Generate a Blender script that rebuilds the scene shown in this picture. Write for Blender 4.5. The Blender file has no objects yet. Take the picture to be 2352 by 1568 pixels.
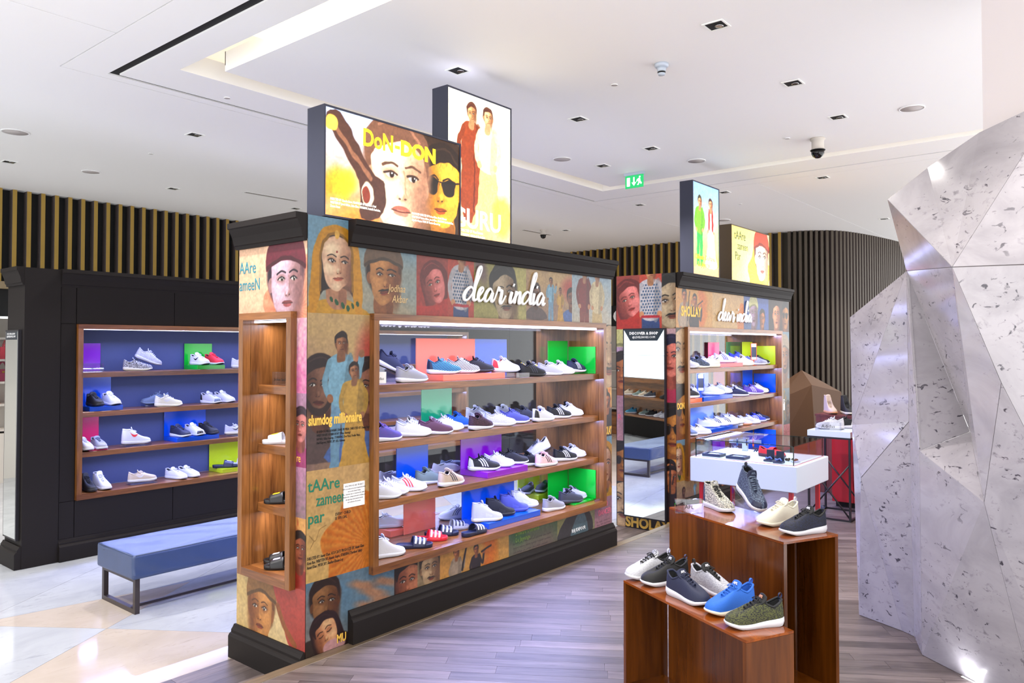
import bpy, bmesh, math, random
import numpy as np
from math import sin, cos, pi, radians, sqrt, atan2
from mathutils import Vector, Matrix

random.seed(7)
SC = bpy.context.scene
COL = SC.collection

# ------------------------------------------------------------------ camera
# X runs along the display fronts (away to the right), Y away to the left, Z up.
F, CX, CY, CAMH = 1757.0, 1176.0, 757.0, 2.0
PIT = math.atan(38 / F)
PHI = radians(39.45)
cam_d = bpy.data.cameras.new('camera')
cam = bpy.data.objects.new('camera', cam_d)
COL.objects.link(cam)
cam.location = (0, 0, CAMH)
cam.rotation_euler = (pi / 2 + PIT, 0, PHI - pi / 2)
cam_d.sensor_width = 36
cam_d.lens = F / 2352 * 36
cam_d.shift_y = -(784 - CY) / 2352
cam_d.clip_start = 0.05
SC.camera = cam

# ------------------------------------------------------------------ light
SC.view_settings.view_transform = 'Standard'
SC.view_settings.look = 'None'
SC.view_settings.gamma = 1
SC.view_settings.use_curve_mapping = False
SC.view_settings.exposure = 0.98
WORLD_STRENGTH = 1.5
SPOT_W = 165
SPOT_COL = (1.0, 0.955, 0.90)
LED_COL = (0.40, 0.46, 1.0)
LED_W = 4.4            # watts per metre of shelf strip
world = bpy.data.worlds.new('world')
SC.world = world
world.use_nodes = True
world.node_tree.nodes['Background'].inputs[0].default_value = (0.985, 0.985, 1.0, 1)
world.node_tree.nodes['Background'].inputs[1].default_value = WORLD_STRENGTH

# ------------------------------------------------------------------ measuring helpers
_fw = np.array([cos(PHI) * cos(PIT), sin(PHI) * cos(PIT), sin(PIT)])
_rt = np.array([sin(PHI), -cos(PHI), 0.0])
_up = np.cross(_rt, _fw)
_C = np.array([0, 0, CAMH])
def ray(x, y): return _fw + _rt * (x - CX) / F - _up * (y - CY) / F
def onz(x, y, z):
    d = ray(x, y); return _C + d * (z - CAMH) / d[2]
def onv(x, y, v):
    d = ray(x, y); return _C + d * v / d[1]
def onu(x, y, u):
    d = ray(x, y); return _C + d * u / d[0]
def u_at(x, v): return float(onv(x, 795, v)[0])

# ------------------------------------------------------------------ materials
def srgb(c):
    return tuple(((v / 12.92) if v <= 0.04045 else ((v + 0.055) / 1.055) ** 2.4) for v in c)
MATS = {}
def nodes_of(m):
    m.use_nodes = True
    nt = m.node_tree
    return nt, nt.nodes, nt.links, nt.nodes['Principled BSDF']
def mat(name, c, rough=0.5, metal=0.0, spec=0.5, noise=0.0, nscale=40.0, bump=0.0, emit=None, estr=1.0, coat=0.0):
    """plain procedural material, colour given in sRGB"""
    if name in MATS: return MATS[name]
    m = bpy.data.materials.new(name)
    nt, N, Lk, b = nodes_of(m)
    col = srgb(c) + (1,)
    b.inputs['Base Color'].default_value = col
    b.inputs['Roughness'].default_value = rough
    b.inputs['Metallic'].default_value = metal
    b.inputs['Specular IOR Level'].default_value = spec
    if coat: b.inputs['Coat Weight'].default_value = coat
    if noise or bump:
        tc = N.new('ShaderNodeTexCoord'); nz = N.new('ShaderNodeTexNoise')
        nz.inputs['Scale'].default_value = nscale; nz.inputs['Detail'].default_value = 3
        Lk.new(tc.outputs['Object'], nz.inputs['Vector'])
        if noise:
            mr = N.new('ShaderNodeMapRange')
            mr.inputs['To Min'].default_value = 1 - noise; mr.inputs['To Max'].default_value = 1 + noise
            Lk.new(nz.outputs['Fac'], mr.inputs['Value'])
            mx = N.new('ShaderNodeVectorMath'); mx.operation = 'SCALE'
            mx.inputs[0].default_value = col[:3]
            Lk.new(mr.outputs[0], mx.inputs['Scale'])
            Lk.new(mx.outputs[0], b.inputs['Base Color'])
        if bump:
            bp = N.new('ShaderNodeBump'); bp.inputs['Strength'].default_value = bump
            bp.inputs['Distance'].default_value = 0.002
            Lk.new(nz.outputs['Fac'], bp.inputs['Height']); Lk.new(bp.outputs[0], b.inputs['Normal'])
    if emit:
        b.inputs['Emission Color'].default_value = srgb(emit) + (1,)
        b.inputs['Emission Strength'].default_value = estr
    MATS[name] = m
    return m
def wood(name, c1, c2, axis='z', rough=0.3, scale=1.0, coat=0.0, rand=0.0):
    if name in MATS: return MATS[name]
    m = bpy.data.materials.new(name)
    nt, N, Lk, b = nodes_of(m)
    tc = N.new('ShaderNodeTexCoord'); mp = N.new('ShaderNodeMapping')
    s = {'x': (1.1, 14, 14), 'y': (14, 1.1, 14), 'z': (14, 14, 1.1)}[axis]
    mp.inputs['Scale'].default_value = tuple(v * scale for v in s)
    Lk.new(tc.outputs['Object'], mp.inputs['Vector'])
    oi = N.new('ShaderNodeObjectInfo')
    ad = N.new('ShaderNodeVectorMath'); ad.operation = 'ADD'
    sc = N.new('ShaderNodeVectorMath'); sc.operation = 'SCALE'; sc.inputs[0].default_value = (17, 31, 23)
    Lk.new(oi.outputs['Random'], sc.inputs['Scale'])
    Lk.new(mp.outputs[0], ad.inputs[0]); Lk.new(sc.outputs[0], ad.inputs[1])
    n1 = N.new('ShaderNodeTexNoise'); n1.inputs['Scale'].default_value = 1.0; n1.inputs['Detail'].default_value = 6
    n1.inputs['Distortion'].default_value = 0.6; n1.inputs['Roughness'].default_value = 0.62
    Lk.new(ad.outputs[0], n1.inputs['Vector'])
    n2 = N.new('ShaderNodeTexNoise'); n2.inputs['Scale'].default_value = 6.0; n2.inputs['Detail'].default_value = 2
    Lk.new(ad.outputs[0], n2.inputs['Vector'])
    mxx = N.new('ShaderNodeMix'); mxx.inputs['Factor'].default_value = 0.28
    Lk.new(n1.outputs['Fac'], mxx.inputs[2]); Lk.new(n2.outputs['Fac'], mxx.inputs[3])
    cr = N.new('ShaderNodeValToRGB')
    cr.color_ramp.elements[0].position = 0.33; cr.color_ramp.elements[0].color = srgb(c1) + (1,)
    cr.color_ramp.elements[1].position = 0.66; cr.color_ramp.elements[1].color = srgb(c2) + (1,)
    Lk.new(mxx.outputs[0], cr.inputs[0])
    out = cr.outputs[0]
    if rand:
        mr = N.new('ShaderNodeMapRange'); mr.inputs['To Min'].default_value = 1 - rand; mr.inputs['To Max'].default_value = 1 + rand
        Lk.new(oi.outputs['Random'], mr.inputs['Value'])
        vm = N.new('ShaderNodeVectorMath'); vm.operation = 'SCALE'
        Lk.new(out, vm.inputs[0]); Lk.new(mr.outputs[0], vm.inputs['Scale']); out = vm.outputs[0]
    Lk.new(out, b.inputs['Base Color'])
    b.inputs['Roughness'].default_value = rough
    if coat: b.inputs['Coat Weight'].default_value = coat; b.inputs['Coat Roughness'].default_value = 0.12
    MATS[name] = m
    return m
def marble(name, base, vein, rough=0.12, scale=1.0, speck=0.5):
    m = bpy.data.materials.new(name)
    nt, N, Lk, b = nodes_of(m)
    tc = N.new('ShaderNodeTexCoord'); oi = N.new('ShaderNodeObjectInfo')
    ad = N.new('ShaderNodeVectorMath'); ad.operation = 'ADD'
    sc = N.new('ShaderNodeVectorMath'); sc.operation = 'SCALE'; sc.inputs[0].default_value = (13, 7, 19)
    Lk.new(oi.outputs['Random'], sc.inputs['Scale']); Lk.new(tc.outputs['Object'], ad.inputs[0]); Lk.new(sc.outputs[0], ad.inputs[1])
    def streak(sc_, rot, nscale, det, dist, lo, hi, amp):
        mp = N.new('ShaderNodeMapping'); mp.inputs['Scale'].default_value = tuple(v * scale for v in sc_); mp.inputs['Rotation'].default_value = rot
        Lk.new(ad.outputs[0], mp.inputs['Vector'])
        n = N.new('ShaderNodeTexNoise'); n.inputs['Scale'].default_value = nscale; n.inputs['Detail'].default_value = det; n.inputs['Distortion'].default_value = dist
        n.inputs['Roughness'].default_value = 0.6
        Lk.new(mp.outputs[0], n.inputs['Vector'])
        r = N.new('ShaderNodeMapRange'); r.inputs['From Min'].default_value = lo; r.inputs['From Max'].default_value = hi; r.inputs['To Max'].default_value = amp
        Lk.new(n.outputs['Fac'], r.inputs['Value']); return r.outputs[0]
    def mth(op, a_, b_):
        m_ = N.new('ShaderNodeMath'); m_.operation = op; m_.use_clamp = True
        Lk.new(a_, m_.inputs[0]); Lk.new(b_, m_.inputs[1]); return m_.outputs[0]
    cloud = streak((1, 1.6, 2.2), (.5, .35, .6), 1.6, 5, .8, .42, .75, .35)                 # soft grey drift
    fine = streak((2, 7, 9), (.5, .35, .6), 3.0, 8, .5, .56, .72, .55)                       # broken hair veins
    spk = streak((3.0, 5.5, 7.5), (.9, .2, .8), 3.4, 3, .9, .615, .68, speck)                # dark flecks
    gate = streak((1, 1, 1), (0, 0, 0), 1.7, 2, 0, .38, .52, 1.0)                            # flecks come in drifts
    mx_out = mth('MAXIMUM', mth('MAXIMUM', cloud, mth('MULTIPLY', fine, gate)), mth('MULTIPLY', spk, gate))
    mc = N.new('ShaderNodeMix'); mc.data_type = 'RGBA'
    mc.inputs[6].default_value = srgb(base) + (1,); mc.inputs[7].default_value = srgb(vein) + (1,)
    Lk.new(mx_out, mc.inputs[0])
    Lk.new(mc.outputs[2], b.inputs['Base Color'])
    b.inputs['Roughness'].default_value = rough
    MATS[name] = m
    return m
def pane(name, tint=(0.95, 0.98, 1.0), gloss=0.06, edge=0.6):
    """thin sheet glass: mostly clear, mirrors more at a grazing angle"""
    m = bpy.data.materials.new(name); m.use_nodes = True
    nt = m.node_tree; N = nt.nodes; Lk = nt.links
    N.remove(N['Principled BSDF']); out = N['Material Output']
    t = N.new('ShaderNodeBsdfTransparent'); t.inputs[0].default_value = tint + (1,)
    g = N.new('ShaderNodeBsdfGlossy'); g.inputs['Roughness'].default_value = 0.01
    fr = N.new('ShaderNodeLayerWeight'); fr.inputs['Blend'].default_value = 0.5
    pw = N.new('ShaderNodeMath'); pw.operation = 'POWER'; pw.inputs[1].default_value = 3.0
    Lk.new(fr.outputs['Facing'], pw.inputs[0])
    ma = N.new('ShaderNodeMath'); ma.operation = 'MULTIPLY_ADD'
    ma.inputs[1].default_value = edge; ma.inputs[2].default_value = gloss
    Lk.new(pw.outputs[0], ma.inputs[0])
    mx = N.new('ShaderNodeMixShader')
    Lk.new(ma.outputs[0], mx.inputs[0]); Lk.new(t.outputs[0], mx.inputs[1]); Lk.new(g.outputs[0], mx.inputs[2])
    Lk.new(mx.outputs[0], out.inputs[0])
    MATS[name] = m
    return m
def print_mat(name, emit=0.0):
    """flat print: takes its ink from the colour attribute"""
    m = bpy.data.materials.new(name)
    nt, N, Lk, b = nodes_of(m)
    at = N.new('ShaderNodeAttribute'); at.attribute_name = 'ink'
    Lk.new(at.outputs['Color'], b.inputs['Base Color'])
    b.inputs['Roughness'].default_value = 0.38
    if emit:
        Lk.new(at.outputs['Color'], b.inputs['Emission Color'])
        b.inputs['Emission Strength'].default_value = emit
    MATS[name] = m
    return m

M_DARK = mat('charcoal_paint', (0.115, 0.098, 0.095), 0.6, spec=0.18, noise=0.05, nscale=120)
M_DARKBLUE = mat('slate_back_panel', (0.245, 0.29, 0.45), 0.6, noise=0.04)
M_WALNUT_Z = wood('walnut_upright', (0.29, 0.155, 0.055), (0.57, 0.37, 0.18), 'z', 0.3, coat=0.25)
M_WALNUT_X = wood('walnut_along', (0.30, 0.155, 0.055), (0.57, 0.36, 0.175), 'x', 0.3, coat=0.25)
M_WALNUT_Y = wood('walnut_across', (0.30, 0.155, 0.055), (0.57, 0.36, 0.175), 'y', 0.3, coat=0.25)
M_PLINTH = wood('rosewood_plinth', (0.20, 0.075, 0.008), (0.43, 0.225, 0.045), 'z', 0.22, 0.45, coat=0.4)
M_PLINTH_TOP = wood('rosewood_plinth_top', (0.30, 0.11, 0.01), (0.58, 0.29, 0.06), 'y', 0.18, 0.7, coat=0.5)
M_PLANK = wood('oak_plank', (0.25, 0.215, 0.21), (0.43, 0.385, 0.375), 'x', 0.42, 1.3, rand=0.38)
M_NOSING = wood('oak_nosing', (0.30, 0.25, 0.20), (0.45, 0.385, 0.31), 'x', 0.35, 1.2)
M_SUBFLOOR = mat('dark_joint', (0.13, 0.10, 0.09), 0.8)
M_GROUT = mat('marble_joint', (0.55, 0.53, 0.52), 0.6)
M_MARBLE_W = marble('white_marble', (0.66, 0.67, 0.685), (0.45, 0.46, 0.50), 0.1, 1.2, 0.25)
M_MARBLE_B = marble('beige_marble', (0.69, 0.645, 0.60), (0.55, 0.50, 0.45), 0.1, 1.2, 0.3)
M_CARRARA = marble('carrara_marble', (0.69, 0.67, 0.69), (0.25, 0.235, 0.27), 0.13, 1.0, 0.95)
M_CEIL = mat('white_ceiling_paint', (0.95, 0.945, 0.94), 0.75)
M_BLACK = mat('black_recess', (0.03, 0.03, 0.03), 0.7)
M_GROOVE = mat('groove_brown', (0.42, 0.35, 0.30), 0.7)
M_BRASS = mat('brass_fin_face', (0.62, 0.50, 0.20), 0.42, 0.25, noise=0.1, nscale=3)
M_FIN = mat('fin_side_brown', (0.36, 0.32, 0.31), 0.55)
M_STEEL = mat('dark_steel', (0.28, 0.25, 0.25), 0.35, 0.6)
M_BLKSTEEL = mat('black_steel', (0.16, 0.15, 0.17), 0.4, 0.4)
M_WHITE = mat('white_lacquer', (0.74, 0.78, 0.83), 0.3)
M_OFFWHITE = mat('shop_white', (0.80, 0.77, 0.73), 0.6)
M_RED = mat('red_lacquer', (0.68, 0.11, 0.15), 0.35)
M_ORANGERED = mat('orange_red_lacquer', (0.72, 0.27, 0.18), 0.4)
M_MIRROR = mat('mirror_silver', (0.93, 0.95, 0.95), 0.0, 1.0)
M_PANE = pane('sheet_glass', gloss=0.012)
M_ACRYL = pane('clear_acrylic', (0.88, 0.89, 0.93), 0.08, 0.9)
M_GLASSEDGE = mat('glass_edge_green', (0.08, 0.16, 0.15), 0.1)
M_LED = mat('led_strip', (1, 1, 1), 0.5, emit=(0.90, 0.90, 1.0), estr=2.4)
M_COVE = mat('cove_light', (1, 1, 0.9), 0.5, emit=(1.0, 0.97, 0.74), estr=1.2)
M_COVE2 = mat('cove_glow_plaster', (0.97, 0.93, 0.83), 0.7, emit=(1.0, 0.94, 0.82), estr=0.2)  # plaster glows by itself, standing in for light in the cove
M_LETTER = mat('white_letter', (0.95, 0.95, 0.95), 0.4)
M_INK = mat('black_ink', (0.10, 0.09, 0.09), 0.6)
M_LEATHER = mat('slate_leather', (0.21, 0.27, 0.41), 0.34, noise=0.12, nscale=9, bump=0.35)
M_CARD = mat('white_card', (0.93, 0.92, 0.92), 0.6)
M_PRINT = print_mat('poster_print')
M_LIGHTBOX = print_mat('backlit_print', 0.50)
M_PODIUM = mat('brown_podium', (0.32, 0.21, 0.12), 0.6, noise=0.06)

# ------------------------------------------------------------------ object helpers
ORG = {}
def link(o): COL.objects.link(o); return o
def props(o, label=None, cat=None, group=None, kind=None):
    if label: o['label'] = label
    if cat: o['category'] = cat
    if group: o['group'] = group
    if kind: o['kind'] = kind
    return o
def root(name, loc, label, cat=None, group=None, kind=None, rotz=0.0):
    o = link(bpy.data.objects.new(name, None)); o.empty_display_size = 0.1
    o.location = loc; o.rotation_euler = (0, 0, rotz)
    ORG[o] = np.array(loc, float) if rotz == 0 else np.zeros(3)
    return props(o, label, cat, group, kind)
def org(p): return ORG.get(p, np.zeros(3)) if p is not None else np.zeros(3)
def mesh(name, V, Fc, m, parent=None, smooth=False, local=False):
    """world-space vertices (unless local) made relative to the parent's origin"""
    V = np.asarray(V, float).reshape(-1, 3)
    if not local: V = V - org(parent)
    me = bpy.data.meshes.new(name)
    me.from_pydata(V.tolist(), [], [tuple(f) for f in Fc]); me.update()
    if m is not None:
        for mm in (m if isinstance(m, (list, tuple)) else [m]): me.materials.append(mm)
    if smooth: me.polygons.foreach_set('use_smooth', [True] * len(me.polygons))
    o = link(bpy.data.objects.new(name, me))
    if parent is not None:
        o.parent = parent
        if not local: ORG[o] = org(parent)
    return o
BOXF = [(0, 3, 2, 1), (4, 5, 6, 7), (0, 1, 5, 4), (1, 2, 6, 5), (2, 3, 7, 6), (3, 0, 4, 7)]
def boxv(lo, hi):
    a, b, c = lo; d, e, f = hi
    return [(a, b, c), (d, b, c), (d, e, c), (a, e, c), (a, b, f), (d, b, f), (d, e, f), (a, e, f)]
def box(name, lo, hi, m, parent=None, bev=0.0, local=False, seg=1):
    lo = [min(a, b) for a, b in zip(lo, hi)] if False else lo
    if not bev: return mesh(name, boxv(lo, hi), BOXF, m, parent, local=local)
    bm = bmesh.new()
    vs = [bm.verts.new(v) for v in boxv(lo, hi)]
    for f in BOXF: bm.faces.new([vs[i] for i in f])
    bmesh.ops.bevel(bm, geom=list(bm.edges), offset=bev, segments=seg, affect='EDGES', profile=0.6)
    V = [tuple(v.co) for v in bm.verts]; bm.verts.index_update()
    Fc = [[v.index for v in f.verts] for f in bm.faces]; bm.free()
    return mesh(name, V, Fc, m, parent, smooth=False, local=local)
def many(boxes):
    V, Fc = [], []
    for lo, hi in boxes:
        k = len(V); V += boxv(lo, hi); Fc += [tuple(i + k for i in f) for f in BOXF]
    return V, Fc
def prism(name, poly, ax0, ax1, axis, m, parent=None, local=False):
    """closed profile (list of 2-D points) pushed along an axis: 'x' profile=(y,z), 'y' profile=(x,z), 'z' profile=(x,y)"""
    n = len(poly); V = []
    for t in (ax0, ax1):
        for a, b in poly:
            V.append({'x': (t, a, b), 'y': (a, t, b), 'z': (a, b, t)}[axis])
    Fc = [tuple(range(n))[::-1], tuple(range(n, 2 * n))]
    for i in range(n):
        j = (i + 1) % n; Fc.append((i, j, n + j, n + i))
    o = mesh(name, V, Fc, m, parent, local=local)
    bm = bmesh.new(); bm.from_mesh(o.data); bmesh.ops.recalc_face_normals(bm, faces=bm.faces); bm.to_mesh(o.data); bm.free()
    return o
def lathe(name, prof, c, m, parent=None, n=20, local=False, smooth=True):
    V, Fc = [], []
    for r, z in prof:
        for k in range(n): V.append((c[0] + r * cos(2 * pi * k / n), c[1] + r * sin(2 * pi * k / n), c[2] + z))
    for i in range(len(prof) - 1):
        for k in range(n):
            Fc.append((i * n + k, i * n + (k + 1) % n, (i + 1) * n + (k + 1) % n, (i + 1) * n + k))
    Fc.append(tuple(range(n))[::-1]); Fc.append(tuple(range((len(prof) - 1) * n, len(prof) * n)))
    return mesh(name, V, Fc, m, parent, smooth=smooth, local=local)
def tube_geo(pts, r, n=6, flat=None, closed=False):
    """tube along points; r number or list; flat=(axis vector, factor) squashes the section"""
    P = [np.array(p, float) for p in pts]; V, Fc = [], []
    k = len(P)
    for i, p in enumerate(P):
        a = P[(i - 1) % k] if (closed or i > 0) else p; b = P[(i + 1) % k] if (closed or i < k - 1) else p
        t = b - a; t = t / (np.linalg.norm(t) + 1e-9)
        ref = np.array([0, 0, 1.0]) if flat is None else np.array(flat[0], float)
        if abs(t @ ref) > 0.95: ref = np.array([1.0, 0, 0])
        s = np.cross(t, ref); s /= np.linalg.norm(s) + 1e-9; q = np.cross(s, t)
        rr = r[i] if hasattr(r, '__len__') else r
        f = 1.0 if flat is None else flat[1]
        for j in range(n):
            an = 2 * pi * j / n
            V.append(p + s * rr * cos(an) + q * rr * f * sin(an))
    for i in range(k if closed else k - 1):
        for j in range(n):
            i2 = (i + 1) % k
            Fc.append((i * n + j, i * n + (j + 1) % n, i2 * n + (j + 1) % n, i2 * n + j))
    if not closed:
        Fc.append(tuple(range(n))[::-1]); Fc.append(tuple(range((k - 1) * n, k * n)))
    return V, Fc
def tube(name, pts, r, m, parent=None, n=8, local=False, flat=None, closed=False):
    V, Fc = tube_geo(pts, r, n, flat, closed)
    return mesh(name, V, Fc, m, parent, smooth=True, local=local)
def join_geo(gs):
    V, Fc = [], []
    for v, f in gs:
        k = len(V); V += [tuple(p) for p in v]; Fc += [tuple(i + k for i in q) for q in f]
    return V, Fc
def catmull(pts, n=6, closed=False):
    P = [np.array(p, float) for p in pts]; out = []; k = len(P)
    for i in range(k if closed else k - 1):
        p0 = P[(i - 1) % k] if (closed or i > 0) else P[i]; p1 = P[i]; p2 = P[(i + 1) % k]
        p3 = P[(i + 2) % k] if (closed or i + 2 < k) else P[(i + 1) % k]
        for j in range(n):
            t = j / n
            out.append(0.5 * (2 * p1 + (p2 - p0) * t + (2 * p0 - 5 * p1 + 4 * p2 - p3) * t * t + (3 * p1 - p0 - 3 * p2 + p3) * t ** 3))
    if not closed: out.append(P[-1])
    return out
_FONT_TMP = {}
def text(name, body, size, loc, face, m, parent=None, ext=0.0008, shear=0.0, align='LEFT', bold=0.0, sx=1.0, space=1.0, local_mat=None, line=1.0):
    """lettering as mesh. face: 'front' (reads along +X, faces -Y), 'end' (reads along -Y, faces -X), or a 3x3 matrix"""
    cu = bpy.data.curves.new('txt', 'FONT'); cu.body = body; cu.size = size; cu.extrude = ext
    cu.shear = shear; cu.align_x = align; cu.offset = bold; cu.space_character = space; cu.space_line = line
    cu.resolution_u = 3 if size > 0.05 else 1
    ob = bpy.data.objects.new('txt', cu)
    me = bpy.data.meshes.new_from_object(ob)
    bpy.data.objects.remove(ob); bpy.data.curves.remove(cu)
    n = len(me.vertices); co = np.empty(n * 3); me.vertices.foreach_get('co', co); co = co.reshape(-1, 3)
    co[:, 0] *= sx
    if isinstance(face, str):
        R = {'front': np.array([[1, 0, 0], [0, 0, 1], [0, -1, 0]]), 'end': np.array([[0, -1, 0], [0, 0, 1], [-1, 0, 0]])}[face]
    else: R = np.asarray(face)
    co = co @ R + np.array(loc)
    if local_mat is None: co = co - org(parent)
    me.vertices.foreach_set('co', co.ravel()); me.update()
    me.materials.clear(); me.materials.append(m); me.name = name
    o = link(bpy.data.objects.new(name, me)); o.parent = parent
    return o
def lamp_area(parent, loc, sx, sy, watts, color, rot=(0, 0, 0), name='shelf_light'):
    ld = bpy.data.lights.new(name, 'AREA'); ld.shape = 'RECTANGLE'; ld.size = sx; ld.size_y = sy
    ld.energy = watts; ld.color = color
    o = link(bpy.data.objects.new(name, ld)); o.location = np.array(loc) - org(parent); o.rotation_euler = rot; o.parent = parent
    return o
# ================================================================== SETTING
ZP = 0.165                 # raised timber floor
ZC = 4.2                   # ceiling
V0 = 3.82                  # fronts of both poster displays = edge of the raised floor
# ---- marble floor of big triangular slabs
floor = root('floor', (0, 0, 0), 'polished floor of white and beige triangular marble slabs', kind='structure')
box('floor_bed', (-1.5, 1.5, -0.06), (22, 17, -0.006), M_GROUT, floor)
def split(poly, p, q, gap=0.0015):
    """cut a convex polygon by the line p-q, returns (left, right)"""
    d = np.array(q) - np.array(p); n = np.array([-d[1], d[0]]) / np.linalg.norm(d)
    res = []
    for sgn in (1, -1):
        out = []
        for i in range(len(poly)):
            a, b = poly[i], poly[(i + 1) % len(poly)]
            da = sgn * (n @ (a - p)) - gap; db = sgn * (n @ (b - p)) - gap
            if da >= 0: out.append(a)
            if da * db < 0: out.append(a + (b - a) * da / (da - db))
        res.append(out)
    return res
def pz(x, y): return onz(x, y, 0)[:2]
big = [np.array(p, float) for p in [(-1.5, V0), (22, V0), (22, 17), (-1.5, 17)]]
JV = pz(245, 1443)
ld = (JV, pz(311, 1406)); lc = (pz(0, 1437.6), JV); lb = (pz(0, 1421), pz(229, 1376)); la = (pz(0, 1405), pz(229, 1301)); le = (JV, pz(550, 1377.5)); lc2 = (JV, pz(549, 1452.6))
left, right = split(big, *ld)
lup, llow = split(left, *lc); lm, lw = split(lup, *lb)
tiles = []
t6, t1 = split(lup, *lb)
t6a, t6b = split(t6, *la)
rup, rlow = split(right, *lc2)
t3, t2 = split(rup, *le)
tiles += [(t6a, 'w'), (t6b, 'w'), (t1, 'b'), (llow, 'w'), (rlow, 'b'), (t2, 'w')]
# beyond the bench the same fan of slabs goes on
def fan(poly, cols, cuts):
    cur = [poly]
    for c in cuts:
        nxt = []
        for P in cur:
            a, b = split(P, np.array(c[0], float), np.array(c[1], float))
            nxt += [x for x in (a, b) if len(x) > 2]
        cur = nxt
    return [(P, cols[i % len(cols)]) for i, P in enumerate(cur)]
tiles += fan(t3, 'bwwbw', [((5.2, 4), (8.5, 9)), ((4.0, 7.0), (13, 6.3)), ((9.5, 4), (9.2, 14))])
for P, c in tiles:
    if len(P) > 2:
        prism('tile', [tuple(p) for p in P], -0.006, 0.0, 'z', M_MARBLE_W if c == 'w' else M_MARBLE_B, floor)
# ---- timber strip the displays stand on, level with the marble
strip = root('floor_timber_strip', (0, V0, 0), 'narrow dark timber floor strip under the poster displays', kind='structure')
r = random.Random(3)
for row in range(6):
    y0 = V0 + row * 0.118; x = -1.0 + r.random()
    while x < 15:
        ln = 0.9 + 0.9 * r.random()
        if x > 0.4:
            o = box('plank', (0, 0, 0.0), (ln - 0.002, 0.1165, 0.003), M_PLANK, strip, local=True); o.location = (x, row * 0.118, 0)
        x += ln
# ---- raised timber floor
plat = root('floor_platform', (0, 0, 0), 'raised dark oak plank floor one step above the marble', kind='structure')
box('platform_bed', (-0.5, -1.0, 0.0), (16, V0 - 0.012, ZP - 0.012), M_SUBFLOOR, plat)
x = -0.5
while x < 13.5:
    box('nosing', (x, V0 - 0.085, ZP - 0.06), (x + 2.398, V0 - 0.002, ZP), M_NOSING, plat, bev=0.004); x += 2.4
box('riser', (-0.5, V0 - 0.02, 0.003), (15, V0 - 0.004, ZP - 0.061), M_NOSING, plat)
ANG = radians(-56.5); da = np.array([cos(ANG), sin(ANG)]); db = np.array([-sin(ANG), cos(ANG)])
PW = 0.1
pl = []
for k in range(-62, 125):
    bb = k * PW; r = random.Random(k * 13 + 5); a = -9 - r.random()
    while a < 13:
        ln = r.choice((0.6, 0.85, 1.05, 1.3)) * (0.9 + 0.2 * r.random())
        c = da * (a + ln / 2) + db * (bb + PW / 2)
        dep = c @ _fw[:2]; lat = c @ _rt[:2]
        if c[1] < V0 + 0.5 and c[1] > -.9 and c[0] > -.4 and dep > 1.9 and abs(lat) < dep * 0.75 + 0.9 and c[0] < 14:
            rect = [da * s + db * t for s, t in ((a + .0008, bb + .0008), (a + ln - .0008, bb + .0008), (a + ln - .0008, bb + PW - .0008), (a + .0008, bb + PW - .0008))]
            lim = V0 - 0.088
            if max(p[1] for p in rect) > lim:
                rect = split(rect, np.array([0, lim]), np.array([1, lim]), 0.0)[1]
            if len(rect) > 2: pl.append((dep, rect, c))
        a += ln
pl.sort(key=lambda t: t[0])
def plank_geo(rect, c):
    R = [((p - c) @ da, (p - c) @ db) for p in rect]
    n = len(R)
    V = [(a, b, -0.012) for a, b in R] + [(a, b, 0.0) for a, b in R]
    Fc = [tuple(range(n, 2 * n))] + [(i, (i + 1) % n, n + (i + 1) % n, n + i) for i in range(n)]
    return V, Fc
vis = [p for p in pl if p[0] < 30]
near = [p for p in vis if abs(p[2] @ _rt[:2]) < p[0] * 0.72 + 0.5][:300]
ids = set(id(p) for p in near)
for p in near:
    V, Fc = plank_geo(p[1], p[2])
    o = mesh('plank', V, Fc, M_PLANK, plat, local=True); o.location = (p[2][0], p[2][1], ZP); o.rotation_euler = (0, 0, ANG)
gs = []
for p in vis:
    if id(p) in ids: continue
    V, Fc = plank_geo(p[1], p[2]); s = np.array([p[2] @ da, p[2] @ db, 0])
    gs.append(([tuple(np.array(v) + s) for v in V], Fc))
V, Fc = join_geo(gs)
o = mesh('plank_field', V, Fc, M_PLANK, plat, local=True); o.location = (0, 0, ZP); o.rotation_euler = (0, 0, ANG); o['kind'] = 'stuff'

# ---- ceiling: a floating centre raft, a light cove, a black slot, hairline joints
ceil = root('ceiling', (0, 0, ZC), 'white plaster ceiling with light cove and black slot lines', kind='structure')
def cp(x0, x1, y0, y1, n='ceiling_panel'): box(n, (x0, y0, ZC), (x1, y1, ZC + 0.05), M_CEIL, ceil)
YB = -5
cp(3.235, 8.98, YB, 5.64, 'ceiling_raft')
cp(2.735, 2.985, YB, 6.375); cp(2.985, 9.73, 5.88, 6.375); cp(9.17, 9.73, YB, 5.88)
cp(2.355, 2.66, YB, 6.42); cp(2.355, 10.04, 6.42, 6.53); cp(9.765, 10.04, YB, 6.42)
cp(-6, 2.347, YB, 5.53); cp(-6, 2.347, 5.538, 6.538); cp(-6, 22, 6.538, 17); cp(10.048, 22, 3.98, 6.53); cp(10.048, 22, YB, 3.972)
box('slot_back', (-6, YB, ZC + 0.052), (22, 17, ZC + 0.06), M_GROOVE, ceil).location.z = 0.36
for lo, hi in (((2.661, YB), (2.734, 6.42)), ((2.734, 6.376), (9.764, 6.419)), ((9.731, YB), (9.764, 6.376))):
    box('black_slot', (lo[0], lo[1], ZC + 0.012), (hi[0], hi[1], ZC + 0.05), M_BLACK, ceil)
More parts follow.
